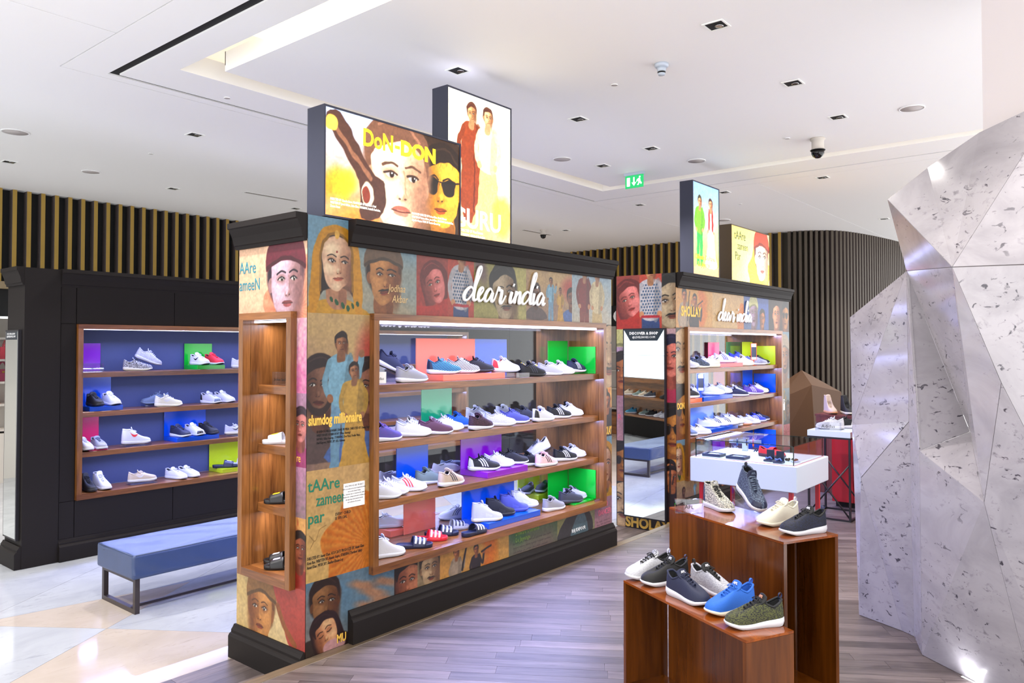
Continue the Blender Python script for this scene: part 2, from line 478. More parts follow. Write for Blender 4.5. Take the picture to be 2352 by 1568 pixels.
for lo, hi in (((2.33, YB), (2.37, 6.56)), ((2.33, 6.51), (10.06, 6.56)), ((10.03, 3.95), (10.06, 6.56)), ((10.03, 3.96), (22, 3.99)), ((-6, 5.52), (2.36, 5.55))):
    box('joint_back', (lo[0], lo[1], ZC + 0.051), (hi[0], hi[1], ZC + 0.055), M_GROOVE, ceil)
# cove trough: plaster given a glow of its own, plus a bright diffuser run on the near side
box('cove_glow', (2.95, YB, ZC + 0.16), (3.27, 5.92, ZC + 0.17), M_COVE2, ceil)
box('cove_glow', (3.27, 5.6, ZC + 0.16), (9.2, 5.92, ZC + 0.17), M_COVE2, ceil)
box('cove_glow', (8.95, YB, ZC + 0.16), (9.2, 5.6, ZC + 0.17), M_COVE2, ceil)
box('cove_glow', (2.99, YB, ZC + 0.10), (3.23, 5.05, ZC + 0.12), M_COVE, ceil)
for lo, hi in (((2.975, YB), (2.985, 5.88)), ((3.235, YB), (3.245, 5.64)), ((3.235, 5.63), (8.98, 5.64)), ((2.985, 5.88), (9.17, 5.89)), ((8.97, YB), (8.98, 5.64)), ((9.17, YB), (9.18, 5.88))):
    box('cove_side', (lo[0], lo[1], ZC + 0.05), (hi[0], hi[1], ZC + 0.17), M_CEIL, ceil)

# ---- slatted walls
def fin_mesh(w, d, h):
    V = boxv((0, 0, 0), (w, d, h))
    me = bpy.data.meshes.new('fin'); me.from_pydata(V, [], BOXF); me.update()
    me.materials.append(M_FIN); me.materials.append(M_BRASS)
    me.polygons[2].material_index = 1
    return me
wb = root('wall_back', (0, 12.2, 0), 'slatted back wall of brass faced fins over a dark recess', kind='structure')
box('backing', (-3.0, 12.335, 2.88), (14.9, 12.4, ZC), M_BLACK, wb)
fm = fin_mesh(0.055, 0.13, ZC - 2.9)
for k in range(-36, 60):
    o = link(bpy.data.objects.new('slat', fm)); o.parent = wb; o.location = (3.623 + 0.18 * k, 0, 2.9)
box('ledge', (-3.0, 12.15, 2.80), (14.9, 12.4, 2.9), mat('bronze_ledge', (0.55, 0.48, 0.36), 0.5), wb)
box('fascia', (-3.0, 12.25, 2.42), (14.9, 12.4, 2.80), M_BLACK, wb)
# shop front under the slats
box('shop_wall', (-3.0, 13.3, 0), (14.9, 13.4, 2.42), M_OFFWHITE, wb)
for z in (0.75, 1.12, 1.45, 1.78, 2.1): box('shop_shelf', (2.0, 12.95, z), (8.0, 13.3, z + 0.03), M_OFFWHITE, wb)
box('shop_counter', (2.0, 12.9, 0.0), (8.0, 13.3, 0.72), M_OFFWHITE, wb)

wr = root('wall_right', (14.6, 0, 0), 'curving slatted wall of slim bronze fins behind the far display', kind='structure')
path = catmull([(14.6, 12.2), (14.6, 9.8), (14.6, 7.4), (14.62, 5.5), (14.85, 4.72), (15.5, 4.28), (17.4, 3.93), (20.5, 3.7), (23, 3.6)], 24)
seg = [0.0]
for i in range(1, len(path)): seg.append(seg[-1] + float(np.linalg.norm(path[i] - path[i - 1])))
def along(s):
    i = min(max(np.searchsorted(seg, s), 1), len(path) - 1)
    t = (s - seg[i - 1]) / max(seg[i] - seg[i - 1], 1e-6)
    p = path[i - 1] + (path[i] - path[i - 1]) * t; d = path[i] - path[i - 1]; d /= np.linalg.norm(d)
    return p, d
V, Fc = [], []
for i, s in enumerate(np.linspace(0, seg[-1], 60)):
    p, d = along(s); n = np.array([-d[1], d[0]])       # away from the room
    q = p + n * 0.15
    V += [(q[0], q[1], 0 if s > 4.8 else 2.88), (q[0], q[1], ZC)]
    if i: Fc.append((2 * i - 2, 2 * i, 2 * i + 1, 2 * i - 1))
mesh('backing', V, Fc, mat('bronze_backing', (0.22, 0.19, 0.12), 0.6), wr)
fm1 = fin_mesh(0.055, 0.12, ZC - 2.9); fm2 = fin_mesh(0.055, 0.12, ZC)
fm3 = fin_mesh(0.05, 0.10, ZC)
for m_ in (fm3,): m_.materials[1] = mat('fin_face_bronze', (0.26, 0.215, 0.155), 0.5)
s = 0.15
while s < seg[-1] - 0.1:
    p, d = along(s); curved = p[1] < 5.3
    o = link(bpy.data.objects.new('slat', fm3 if curved else (fm1 if s < 4.8 else fm2))); o.parent = wr
    o.location = (p[0] - 14.6, p[1], 2.9 if s < 4.8 else 0); o.rotation_euler = (0, 0, atan2(d[1], d[0]))
    s += 0.10 if curved else 0.18
box('fascia', (14.5, 7.4, 2.45), (14.75, 12.2, 2.9), M_BLACK, wr)
box('shop_wall', (15.6, 7.0, 0), (15.7, 12.2, 2.5), M_OFFWHITE, wr)
for z in (0.55, 1.0, 1.42, 1.85): box('shop_shelf', (15.2, 7.2, z), (15.6, 12.0, z + 0.03), M_OFFWHITE, wr)
box('shop_counter', (15.0, 7.2, 0.0), (15.6, 12.0, 0.5), M_WALNUT_Y, wr)
text('lettering', 'C', 0.34, (14.49, 9.02, 2.55), 'end', M_LETTER, wr, ext=0.01, bold=0.012)

# ---- faceted marble column
MN = np.array([-0.744, 0.668, 0.0]); MP = np.array([5.57, 1.52, 0.0])
def onM(x, y, o=0.0):
    d = ray(x, y); t = (MN @ (MP - _C) + o) / (MN @ d); return _C + d * t
mv = {'B': (2038, 458, .34), 'T1': (2130, 385, .2), 'T2': (2250, 303, .1), 'T3': (2440, 214, .08), 'C': (2187, 613, .40), 'D': (2082, 622, .10),
      'R': (2440, 604, .2), 'F': (1952, 728, 0), 'G': (1957, 976, .03), 'I': (1977, 1097, .10), 'J': (2088, 968, .04), 'W': (2112, 1035, .17), 'X': (2228, 991, -.14),
      'Z': (2260, 1153, .22), 'V': (2300, 880, .30), 'S': (2440, 1150, .15)}
MVt = {k: onM(*v) for k, v in mv.items()}
for k, (x, y) in {'P': (1973, 1412), 'Q': (2072, 1449), 'O': (2100, 1462), 'N': (2118, 1504), 'U': (2385, 1640), 'Y': (2480, 1690)}.items():
    MVt[k] = onz(x, y, ZP)
facets = [('B', 'T1', 'T2', 'T3', 'C'), ('C', 'T3', 'R'), ('B', 'C', 'D'), ('D', 'G', 'F'), ('D', 'J', 'I', 'G'), ('J', 'O', 'Q', 'I'), ('G', 'I', 'Q', 'P'),
          ('D', 'W', 'N', 'O', 'J'), ('D', 'X', 'W'), ('D', 'C', 'X'), ('C', 'Z', 'X'), ('W', 'X', 'Z'), ('W', 'Z', 'U', 'N'), ('C', 'R', 'S', 'V'), ('C', 'V', 'Z'), ('V', 'S', 'Y', 'U', 'Z')]
mc = root('wall_marble', tuple(MVt['P']), 'faceted white marble column of angular grey veined panels', kind='structure')
core = []
for f in facets:
    P = [MVt[k] for k in f]; c = sum(P) / len(P)
    n = np.zeros(3)
    for i in range(1, len(P) - 1): n += np.cross(P[i] - P[0], P[i + 1] - P[0])
    n /= np.linalg.norm(n)
    if n @ (_C - c) < 0: n = -n; P = P[::-1]
    Q = []
    for p in P:
        dd = c - p; Q.append(p + dd / np.linalg.norm(dd) * 0.003)
    m_ = len(Q)
    V = [tuple(q) for q in Q] + [tuple(q - n * 0.012) for q in Q]
    Fc = [(0, i, i + 1) for i in range(1, m_ - 1)] + [(i, m_ + i, m_ + (i + 1) % m_, (i + 1) % m_) for i in range(m_)]
    mesh('panel', V, Fc, M_CARRARA, mc)
    core.append(([tuple(p - n * 0.008) for p in P], [(0, i, i + 1) for i in range(1, m_ - 1)]))
V, Fc = join_geo(core)
mesh('core', V, Fc, mat('marble_joint_dark', (0.52, 0.49, 0.48), 0.6), mc)
back = -MN * 0.8
chain = ['T3', 'T2', 'T1', 'B', 'D', 'F', 'G', 'P']
for a, b in zip(chain, chain[1:]):
    A, Bp = MVt[a] - MN * 0.015, MVt[b] - MN * 0.015
    mesh('side_panel', [A, Bp, Bp + back, A + back], [(0, 1, 2, 3)], M_CARRARA, mc)
A = MVt['T2'] + np.array([0, 0, 0.0]); t = np.array([-0.668, -0.744, 0])
A2 = onM(2258, 300, -0.06)[:2]
sof = [tuple(A2), tuple(A2 + t[:2] * 2.2), tuple(A2 + t[:2] * 2.2 - MN[:2] * 0.7), tuple(A2 - MN[:2] * 0.7)]
o = prism('wall_soffit', sof, 2.75, ZC, 'z', mat('soffit_white', (0.88, 0.85, 0.85), 0.8)); props(o, 'plain white boxed column above the marble', kind='structure')
# floor light at the foot of the marble
ua = MVt['N'] + (MVt['U'] - MVt['N']) * .40 + MN * .012; ub = MVt['N'] + (MVt['U'] - MVt['N']) * .62 + MN * .012
fl_ = root('floor_light', (ua[0], ua[1], ZP), 'slim white floor light at the foot of the marble', 'light')
dl = (ub - ua)[:2] / np.linalg.norm((ub - ua)[:2]); q = np.array([-dl[1], dl[0]]) * .006
prism('lens', [tuple(ua[:2] - q), tuple(ub[:2] - q), tuple(ub[:2] + q), tuple(ua[:2] + q)], ZP + .0005, ZP + .003, 'z', mat('floor_lens', (1, 1, 1), .4, emit=(1, 1, 1), estr=.9), fl_); prism('rim', [tuple(ua[:2] - 1.5 * q), tuple(ub[:2] - 1.5 * q), tuple(ub[:2] + 1.5 * q), tuple(ua[:2] + 1.5 * q)], ZP + .0002, ZP + .0004, 'z', M_STEEL, fl_)
lm = lamp_area(fl_, tuple((ua + ub)[:2] / 2) + (ZP + .006,), float(np.linalg.norm(ub - ua)), .02, 0.8, (0.95, 0.97, 1.0), (pi, 0, 0), 'floor_lamp'); lm.rotation_euler = (pi, 0, -atan2(dl[1], dl[0]))
# ================================================================== PRINTED ARTWORK (generic painted portraits, flat print)
def vnoise(ny, nx, cells, seed):
    rg = np.random.RandomState(seed); gx = max(2, int(cells)); gy = max(2, int(cells * ny / max(nx, 1)) + 1)
    g = rg.rand(gy + 2, gx + 2)
    yy = np.linspace(0, gy, ny); xx = np.linspace(0, gx, nx)
    y0 = np.minimum(yy.astype(int), gy); x0 = np.minimum(xx.astype(int), gx)
    fy = yy - y0; fx = xx - x0; fy = fy * fy * (3 - 2 * fy); fx = fx * fx * (3 - 2 * fx)
    a = g[y0][:, x0]; b = g[y0][:, x0 + 1]; c = g[y0 + 1][:, x0]; d = g[y0 + 1][:, x0 + 1]
    fx = fx[None]; fy = fy[:, None]
    return (a * (1 - fx) + b * fx) * (1 - fy) + (c * (1 - fx) + d * fx) * fy
def C3(c): return np.array(c, float)
class Art:
    def __init__(s, w, h, cell=0.006, seed=1):
        s.w, s.h = w, h; s.nx = max(6, int(w / cell) + 1); s.ny = max(6, int(h / cell) + 1)
        x = np.linspace(0, w, s.nx); y = np.linspace(0, h, s.ny)
        s.gx, s.gy = np.meshgrid(x, y)
        k = max(3, w / 0.05); a = min(w, h) * 0.012
        s.X = s.gx + a * (vnoise(s.ny, s.nx, k, seed) - 0.5) * 2; s.Y = s.gy + a * (vnoise(s.ny, s.nx, k, seed + 1) - 0.5) * 2
        s.seed = seed; s.img = np.zeros((s.ny, s.nx, 3)); s.cell = cell
        s.grain = vnoise(s.ny, s.nx, max(4, w / 0.012), seed + 2)
    def fill(s, c): s.img[:] = C3(c); return s
    def grad(s, c0, c1, ang=90, noise=0.25, k=5):
        t = (s.gx / s.w) * cos(radians(ang)) + (s.gy / s.h) * sin(radians(ang))
        t = np.clip(t + noise * (vnoise(s.ny, s.nx, k, s.seed + 7) - 0.5) * 2, 0, 1)[..., None]
        s.img[:] = C3(c0) * (1 - t) + C3(c1) * t; return s
    def put(s, m, c, sl=None):
        m = m[..., None]
        if sl is None: s.img = s.img * (1 - m) + C3(c) * m
        else: s.img[sl] = s.img[sl] * (1 - m) + C3(c) * m
    def sl(s, x0, x1, y0, y1):
        kx = (s.nx - 1) / s.w; ky = (s.ny - 1) / s.h
        a = max(0, int(x0 * kx) - 3); b = min(s.nx, int(x1 * kx) + 4); c = max(0, int(y0 * ky) - 3); d = min(s.ny, int(y1 * ky) + 4)
        return None if a >= b or c >= d else (slice(c, d), slice(a, b))
    def ell(s, cx, cy, rx, ry, c, rot=0, soft=0.12, a=1.0):
        R = max(rx, ry) * (1 + soft); q = s.sl(cx - R, cx + R, cy - R, cy + R)
        if q is None: return
        X = s.X[q] - cx; Y = s.Y[q] - cy; co, si = cos(rot), sin(rot)
        d = np.sqrt(((X * co + Y * si) / rx) ** 2 + ((-X * si + Y * co) / ry) ** 2)
        s.put(np.clip((1 - d) / soft + 0.5, 0, 1) * a, c, q)
    def poly(s, pts, c, soft=0.006, a=1.0, smooth=True):
        P = catmull(pts, 4, True) if smooth else [np.array(p, float) for p in pts]
        P = np.array(P); q = s.sl(P[:, 0].min(), P[:, 0].max(), P[:, 1].min(), P[:, 1].max())
        if q is None: return
        X = s.X[q]; Y = s.Y[q]; D = np.full(X.shape, 1e9); ins = np.zeros(X.shape, bool)
        for i in range(len(P)):
            x1, y1 = P[i - 1]; x2, y2 = P[i]; ex, ey = x2 - x1, y2 - y1; L2 = ex * ex + ey * ey + 1e-12
            t = np.clip(((X - x1) * ex + (Y - y1) * ey) / L2, 0, 1)
            D = np.minimum(D, (X - x1 - t * ex) ** 2 + (Y - y1 - t * ey) ** 2)
            cr = ((y1 > Y) != (y2 > Y))
            if abs(ey) > 1e-9: ins ^= cr & (X < x1 + ex * (Y - y1) / ey)
        D = np.sqrt(D); D = np.where(ins, D, -D)
        s.put(np.clip(D / soft + 0.5, 0, 1) * a, c, q)
    def line(s, pts, w, c, a=1.0, smooth=True):
        P = np.array(catmull(pts, 4) if smooth else pts, float)
        q = s.sl(P[:, 0].min() - w, P[:, 0].max() + w, P[:, 1].min() - w, P[:, 1].max() + w)
        if q is None: return
        X = s.X[q]; Y = s.Y[q]; D = np.full(X.shape, 1e9)
        for i in range(1, len(P)):
            x1, y1 = P[i - 1]; x2, y2 = P[i]; ex, ey = x2 - x1, y2 - y1; L2 = ex * ex + ey * ey + 1e-12
            t = np.clip(((X - x1) * ex + (Y - y1) * ey) / L2, 0, 1)
            D = np.minimum(D, (X - x1 - t * ex) ** 2 + (Y - y1 - t * ey) ** 2)
        s.put(np.clip((w / 2 - np.sqrt(D)) / (s.cell * 1.1) + 0.5, 0, 1) * a, c, q)
    def rays(s, cx, cy, R, c0, c1, n=22):
        X = s.X - cx; Y = s.Y - cy; d = np.hypot(X, Y); an = np.arctan2(Y, X)
        t = (0.5 + 0.5 * np.sin(an * n + 6 * s.grain * 0.3)); col = C3(c0) * (1 - t[..., None]) + C3(c1) * t[..., None]
        m = np.clip((R * (1 + 0.08 * np.sin(an * 7)) - d) / 0.01 + 0.5, 0, 1)[..., None]
        s.img = s.img * (1 - m) + col * m
    def face(s, cx, cy, S, skin, hair, rot=0, look=1, cloth=None, tache=False, beard=False, shades=False, scarf=None, hat=None, bindi=False, lips=None, longhair=False, body=True, shut=False, gray=False):
        skin = C3(skin); hair = C3(hair); co, si = cos(rot), sin(rot)
        def T(p): return (cx + S * (p[0] * co - p[1] * si), cy + S * (p[0] * si + p[1] * co))
        def TP(L): return [T(p) for p in L]
        def E(x, y, rx, ry, c, soft=0.15, a=1, r=0): q = T((x, y)); s.ell(q[0], q[1], rx * S, ry * S, np.clip(c, 0, 1), rot + r, soft, a)
        dk = skin * np.array([0.55, 0.42, 0.38]); md = skin * np.array([0.78, 0.68, 0.62]); lt = np.clip(skin * 1.16 + 0.05, 0, 1)
        if body:
            cl = C3(cloth if cloth is not None else hair * 0.8 + 0.1)
            s.poly(TP([(-1.0, -1.35), (-0.72, -0.86), (-0.22, -0.66), (0.22, -0.66), (0.72, -0.86), (1.0, -1.35)]), cl, a=1)
            s.poly(TP([(-0.19, -0.3), (0.19, -0.3), (0.22, -0.72), (0, -0.86), (-0.22, -0.72)]), md)
            s.poly(TP([(0.05, -0.3), (0.19, -0.3), (0.22, -0.72), (0.08, -0.8)]), dk, a=0.6)
        if longhair:
            s.poly(TP([(-0.5, -0.9), (-0.52, 0.1), (-0.38, 0.5), (0, 0.66), (0.38, 0.5), (0.52, 0.1), (0.5, -0.9), (0.3, -0.5), (-0.3, -0.5)]), hair)
        else: E(0, 0.14, 0.43, 0.5, hair)
        for sx in (-1, 1):
            if not longhair: E(0.345 * sx, -0.02, 0.06, 0.11, md)
        s.poly(TP([(-0.33, 0.22), (-0.29, 0.42), (0, 0.52), (0.29, 0.42), (0.33, 0.22), (0.315, -0.1), (0.23, -0.36), (0.08, -0.49), (-0.08, -0.49), (-0.23, -0.36), (-0.315, -0.1)]), skin)
        E(0.24 * look, -0.05, 0.17, 0.46, md, 0.9, 0.8); E(0.30 * look, -0.15, 0.10, 0.4, dk, 0.9, 0.6)
        E(-0.12 * look, 0.28, 0.17, 0.13, lt, 1.0, 0.7); E(-0.17 * look, -0.08, 0.12, 0.12, lt, 1.0, 0.6); E(0, -0.42, 0.1, 0.06, lt, 1, 0.5)
        fx = 0.045 * look; T0 = T; T = lambda p: T0((p[0] + fx * (1 if abs(p[0]) < 0.3 else 0.4), p[1]))
        for sx in (-1, 1):
            E(0.145 * sx, 0.06, 0.1, 0.075, md, 0.7, 0.8)
            s.line(TP([(0.05 * sx, 0.145), (0.14 * sx, 0.175), (0.24 * sx, 0.135)]), 0.026 * S, hair * 0.8)
            if shades: continue
            if shut: s.line(TP([(0.07 * sx, 0.04), (0.145 * sx, 0.02), (0.22 * sx, 0.045)]), 0.022 * S, hair * 0.6); continue
            E(0.145 * sx, 0.055, 0.062, 0.028, (0.90, 0.87, 0.82), 0.25)
            E(0.145 * sx + 0.012 * look, 0.056, 0.033, 0.034, (0.16, 0.09, 0.06), 0.3); E(0.152 * sx + 0.02 * look, 0.068, 0.011, 0.011, (1, 1, 1), 0.3)
            s.line(TP([(0.065 * sx, 0.06), (0.145 * sx, 0.088), (0.225 * sx, 0.055)]), 0.022 * S, hair * 0.5)
        if shades:
            for sx in (-1, 1): s.poly(TP([(0.03 * sx, 0.12), (0.27 * sx, 0.15), (0.27 * sx, -0.02), (0.13 * sx, -0.08), (0.04 * sx, 0.0)]), (0.12, 0.08, 0.05))
            s.line(TP([(-0.33, 0.13), (0, 0.11), (0.33, 0.13)]), 0.025 * S, (0.08, 0.06, 0.05))
        s.line(TP([(0.03 * look, 0.1), (0.055 * look, -0.06), (0.075 * look, -0.13)]), 0.022 * S, md); E(0.02 * look, -0.145, 0.075, 0.04, md, 0.6); E(-0.01 * look, -0.11, 0.03, 0.05, lt, 0.8, 0.7)
        for sx in (-1, 1): E(0.035 * sx + 0.015 * look, -0.16, 0.017, 0.01, dk * 0.7, 0.4)
        lp = C3(lips) if lips is not None else skin * np.array([0.78, 0.45, 0.42])
        E(0, -0.268, 0.115, 0.03, lp * 0.75); E(0, -0.296, 0.092, 0.03, lp); s.line(TP([(-0.12, -0.275), (0, -0.283), (0.12, -0.275)]), 0.012 * S, lp * 0.35)
        if tache: s.poly(TP([(-0.17, -0.25), (-0.08, -0.205), (0, -0.215), (0.08, -0.205), (0.17, -0.25), (0.06, -0.245), (-0.06, -0.245)]), hair * 0.7)
        if beard:
            s.poly(TP([(-0.33, -0.02), (-0.29, -0.3), (-0.12, -0.5), (0.12, -0.5), (0.29, -0.3), (0.33, -0.02), (0.22, -0.22), (0.1, -0.36), (-0.1, -0.36), (-0.22, -0.22)]), hair * 0.9, a=0.85)
        T = T0
        for q in range(5 if (scarf is None and hat is None) else 0):
            s.line(TP([(-0.3 + 0.12 * q, 0.3 + 0.04 * (q % 2)), (-0.22 + 0.12 * q, 0.5), (-0.1 + 0.1 * q, 0.58)]), 0.012 * S, np.clip(hair * 1.7 + 0.04, 0, 1), 0.35)
        if bindi: E(0, 0.25, 0.022, 0.026, (0.6, 0.05, 0.08))
        if scarf is not None:
            s.poly(TP([(-0.62, -1.2), (-0.56, 0.1), (-0.36, 0.6), (0, 0.74), (0.36, 0.6), (0.56, 0.1), (0.62, -1.2), (0.38, -0.6), (0.36, 0.2), (0.2, 0.5), (0, 0.56), (-0.2, 0.5), (-0.36, 0.2), (-0.38, -0.6)]), scarf)
            s.line(TP([(-0.37, -0.5), (-0.36, 0.2), (-0.2, 0.5), (0, 0.56), (0.2, 0.5), (0.36, 0.2), (0.37, -0.5)]), 0.05 * S, C3(scarf) * 0.7)
            E(0, 0.55, 0.06, 0.08, (0.95, 0.72, 0.3))
        elif hat is not None:
            s.poly(TP([(-0.46, 0.18), (-0.42, 0.5), (-0.2, 0.72), (0.2, 0.72), (0.42, 0.5), (0.46, 0.18), (0.2, 0.3), (-0.2, 0.3)]), hat)
            s.line(TP([(-0.44, 0.22), (0, 0.36), (0.44, 0.22)]), 0.06 * S, C3(hat) * 0.65)
        else:
            s.poly(TP([(-0.37, 0.08), (-0.42, 0.36), (-0.22, 0.6), (0.1, 0.65), (0.38, 0.46), (0.39, 0.08), (0.31, 0.3), (0.08, 0.4), (-0.14, 0.33), (-0.3, 0.26)]), hair)
            s.line(TP([(-0.25, 0.5), (0.05, 0.58), (0.28, 0.42)]), 0.03 * S, np.clip(hair * 1.5 + 0.06, 0, 1), 0.6)
    def person(s, cx, y0, H, top, legs, skin, hair, arm=0, skirt=False, dots=None, belt=None):
        k = H
        def p(x, y): return (cx + x * k, y0 + y * k)
        if skirt: s.poly([p(-.08, .52), p(.08, .52), p(.15, .2), p(.19, 0), p(-.17, 0), p(-.13, .2)], legs)
        else:
            s.poly([p(-.095, .5), p(.095, .5), p(.1, 0), p(.02, 0), p(0, .4), p(-.02, 0), p(-.1, 0)], legs, smooth=False)
        tp = C3(top)
        s.poly([p(-.09, .48), p(-.12, .7), p(-.11, .82), p(-.03, .86), p(.03, .86), p(.11, .82), p(.12, .7), p(.09, .48)], tp)
        s.poly([p(.03, .48), p(.06, .84), p(.12, .8), p(.09, .48)], tp * 0.72, a=0.7)
        if dots is not None:
            for i in range(8):
                for j in range(11):
                    x = -.11 + .03 * i + (.015 if j % 2 else 0); y = .5 + .03 * j
                    if abs(x) < .1: q = p(x, y); s.ell(q[0], q[1], .0095 * k, .0095 * k, dots, soft=0.3)
        for sx in (-1, 1):
            if arm and sx > 0: L = [p(.1, .79), p(.17, .68), p(.2, .86)]
            else: L = [p(.1 * sx, .8), p(.15 * sx, .66), p(.1 * sx, .52)]
            s.line(L, .05 * k, tp * 0.9); q = L[-1]; s.ell(q[0], q[1], .028 * k, .03 * k, skin)
        if belt is not None: s.line([p(-.09, .495), p(.09, .495)], .025 * k, belt)
        s.face(cx, y0 + .93 * k, .15 * k, skin, hair, body=False)
        s.poly([p(-.03, .8), p(.03, .8), p(.025, .88), p(-.025, .88)], C3(skin) * .85)
    def credits(s, x, y, w, c, rows=3, size=0.016):
        if s.cell > 0.006: return
        rg = random.Random(int(x * 1000) + rows)
        for r in range(rows):
            xx = x
            while xx < x + w * (0.85 + 0.15 * rg.random()):
                l = size * (1.2 + 3.2 * rg.random()); n = max(2, int(l / (size * 0.45)))
                pts = [(xx + l * i / n, y - r * size * 1.7 + size * 0.35 * ((i % 2) - 0.5) * (0.6 + rg.random())) for i in range(n + 1)]
                s.line(pts, max(size * 0.16, 0.0022), c, smooth=False); xx += l + size * 0.7
    def sheet(s, name, o, face, m, parent, flip=False):
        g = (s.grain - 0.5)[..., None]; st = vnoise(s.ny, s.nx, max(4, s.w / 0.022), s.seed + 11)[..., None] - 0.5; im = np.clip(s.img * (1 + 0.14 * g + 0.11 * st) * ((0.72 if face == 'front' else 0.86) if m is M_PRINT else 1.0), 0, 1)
        lin = np.where(im <= 0.04045, im / 12.92, ((im + 0.055) / 1.055) ** 2.4)
        X = np.array({'front': (1, 0, 0), 'end': (0, -1, 0)}[face], float); o = np.array(o, float) - org(parent)
        V = o + s.gx[..., None] * X + s.gy[..., None] * np.array([0, 0, 1.0])
        ny, nx = s.ny, s.nx; idx = np.arange(ny * nx).reshape(ny, nx)
        Q = np.stack([idx[:-1, :-1], idx[:-1, 1:], idx[1:, 1:], idx[1:, :-1]], -1).reshape(-1, 4)
        me = bpy.data.meshes.new(name); me.vertices.add(nx * ny); me.vertices.foreach_set('co', V.reshape(-1))
        me.loops.add(Q.size); me.loops.foreach_set('vertex_index', Q.reshape(-1)); me.polygons.add(len(Q))
        me.polygons.foreach_set('loop_start', np.arange(0, Q.size, 4)); me.update(calc_edges=True)
        ca = me.color_attributes.new('ink', 'FLOAT_COLOR', 'POINT')
        rgba = np.ones((ny * nx, 4)); rgba[:, :3] = lin.reshape(-1, 3); ca.data.foreach_set('color', rgba.reshape(-1))
        me.materials.append(m)
        ob = link(bpy.data.objects.new(name, me)); ob.parent = parent; ORG[ob] = org(parent)
        return ob

BRN = (0.13, 0.08, 0.06); SK = (0.80, 0.55, 0.38); SKD = (0.52, 0.32, 0.20); SKL = (0.93, 0.74, 0.60)
def art_royal(a):       # veiled woman and turbaned man on a blue sky
    a.grad((0.66, 0.62, 0.52), (0.45, 0.62, 0.72), 90)
    a.face(a.w * .67, a.h * .42, a.h * .60, (0.72, 0.48, 0.26), BRN, look=1, cloth=(0.72, 0.48, 0.2), tache=True, hat=(0.42, 0.32, 0.24))
    a.face(a.w * .24, a.h * .52, a.h * .56, SKL, BRN, look=1, cloth=(0.80, 0.58, 0.14), scarf=(0.82, 0.56, 0.10), bindi=True, lips=(0.8, 0.4, 0.3), longhair=True)
    for i in range(6): a.ell(a.w * (.2 + .045 * i), a.h * (.06 + .03 * abs(i - 3)), .012, .02, (0.08, 0.32, 0.18), rot=.5)
def art_crowd(a):       # young man with raised arm, woman in yellow, bearded man in profile
    a.grad((0.55, 0.42, 0.38), (0.80, 0.66, 0.44), 70); a.ell(a.w * .98, a.h * .68, a.w * .2, a.h * .22, (0.72, 0.22, 0.2), soft=.9, a=.8)
    a.face(a.w * .2, a.h * .52, a.h * .34, (0.48, 0.32, 0.24), (0.16, 0.1, 0.09), look=-1, beard=True, cloth=(0.35, 0.27, 0.26))
    a.face(a.w * .98, a.h * .5, a.h * .34, (0.5, 0.3, 0.22), (0.12, 0.08, 0.08), look=1, cloth=(0.3, 0.42, 0.68))
    a.person(a.w * .52, a.h * .0, a.h * .86, (0.52, 0.72, 0.82), (0.45, 0.62, 0.74), (0.62, 0.4, 0.26), BRN, arm=1)
    a.person(a.w * .73, a.h * -.05, a.h * .72, (0.82, 0.64, 0.28), (0.82, 0.62, 0.26), (0.66, 0.44, 0.3), BRN, skirt=True)
def art_sun(a, txt=True):        # cream page with an orange collar of rays and a capped face
    a.grad((0.90, 0.72, 0.42), (0.88, 0.70, 0.45), 45, .2); a.rays(a.w * 1.02, a.h * .22, a.h * .55, (0.86, 0.45, 0.12), (0.92, 0.56, 0.2), 40)
    a.line([(a.w * .05, a.h * .42), (a.w * .14, a.h * .36), (a.w * .2, a.h * .46), (a.w * .3, a.h * .48)], .004, (0.55, 0.4, 0.2)); a.line([(a.w * .06, a.h * .3), (a.w * .12, a.h * .36)], .004, (0.55, 0.4, 0.2))
def art_couple(a):      # profile of a man over a resting woman under a cloudy sky
    a.grad((0.55, 0.50, 0.46), (0.38, 0.52, 0.62), 70, .35)
    for i, (x, y) in enumerate([(.62, .75), (.75, .6), (.9, .7), (.86, .45), (.7, .42)]): a.ell(a.w * x, a.h * y, a.w * .16, a.h * .06, (0.80, 0.52, 0.34), rot=-.3, soft=.9, a=.8)
    a.face(a.w * .2, a.h * .66, a.h * .62, (0.55, 0.36, 0.2), (0.17, 0.1, 0.08), look=1, cloth=(0.2, 0.14, 0.12))
    a.face(a.w * .22, a.h * .24, a.h * .50, (0.94, 0.66, 0.46), (0.16, 0.07, 0.08), rot=.35, look=-1, longhair=True, shut=True, cloth=(0.2, 0.1, 0.1), lips=(0.85, 0.45, 0.4))
    a.ell(a.w * .3, a.h * .04, a.w * .12, a.h * .1, (0.85, 0.62, 0.62))
def art_pinkface(a):
    a.grad((0.68, 0.18, 0.14), (0.60, 0.24, 0.20), 90); a.face(a.w * .6, a.h * .54, a.h * .62, (0.86, 0.46, 0.44), (0.42, 0.14, 0.13), rot=.35, look=-1, longhair=True, body=False)
    a.poly([(-.02, 0), (a.w * 1.05, 0), (a.w * 1.05, a.h * .33), (a.w * .6, a.h * .2), (-.02, a.h * .16)], (0.70, 0.16, 0.12))
def art_dotshirt(a):
    a.grad((0.70, 0.22, 0.16), (0.78, 0.28, 0.2), 90); a.person(a.w * .5, -a.h * .72, a.h * 1.9, (0.78, 0.76, 0.78), (0.18, 0.26, 0.46), SK, BRN, dots=(0.16, 0.32, 0.48), belt=(0.72, 0.12, 0.18))
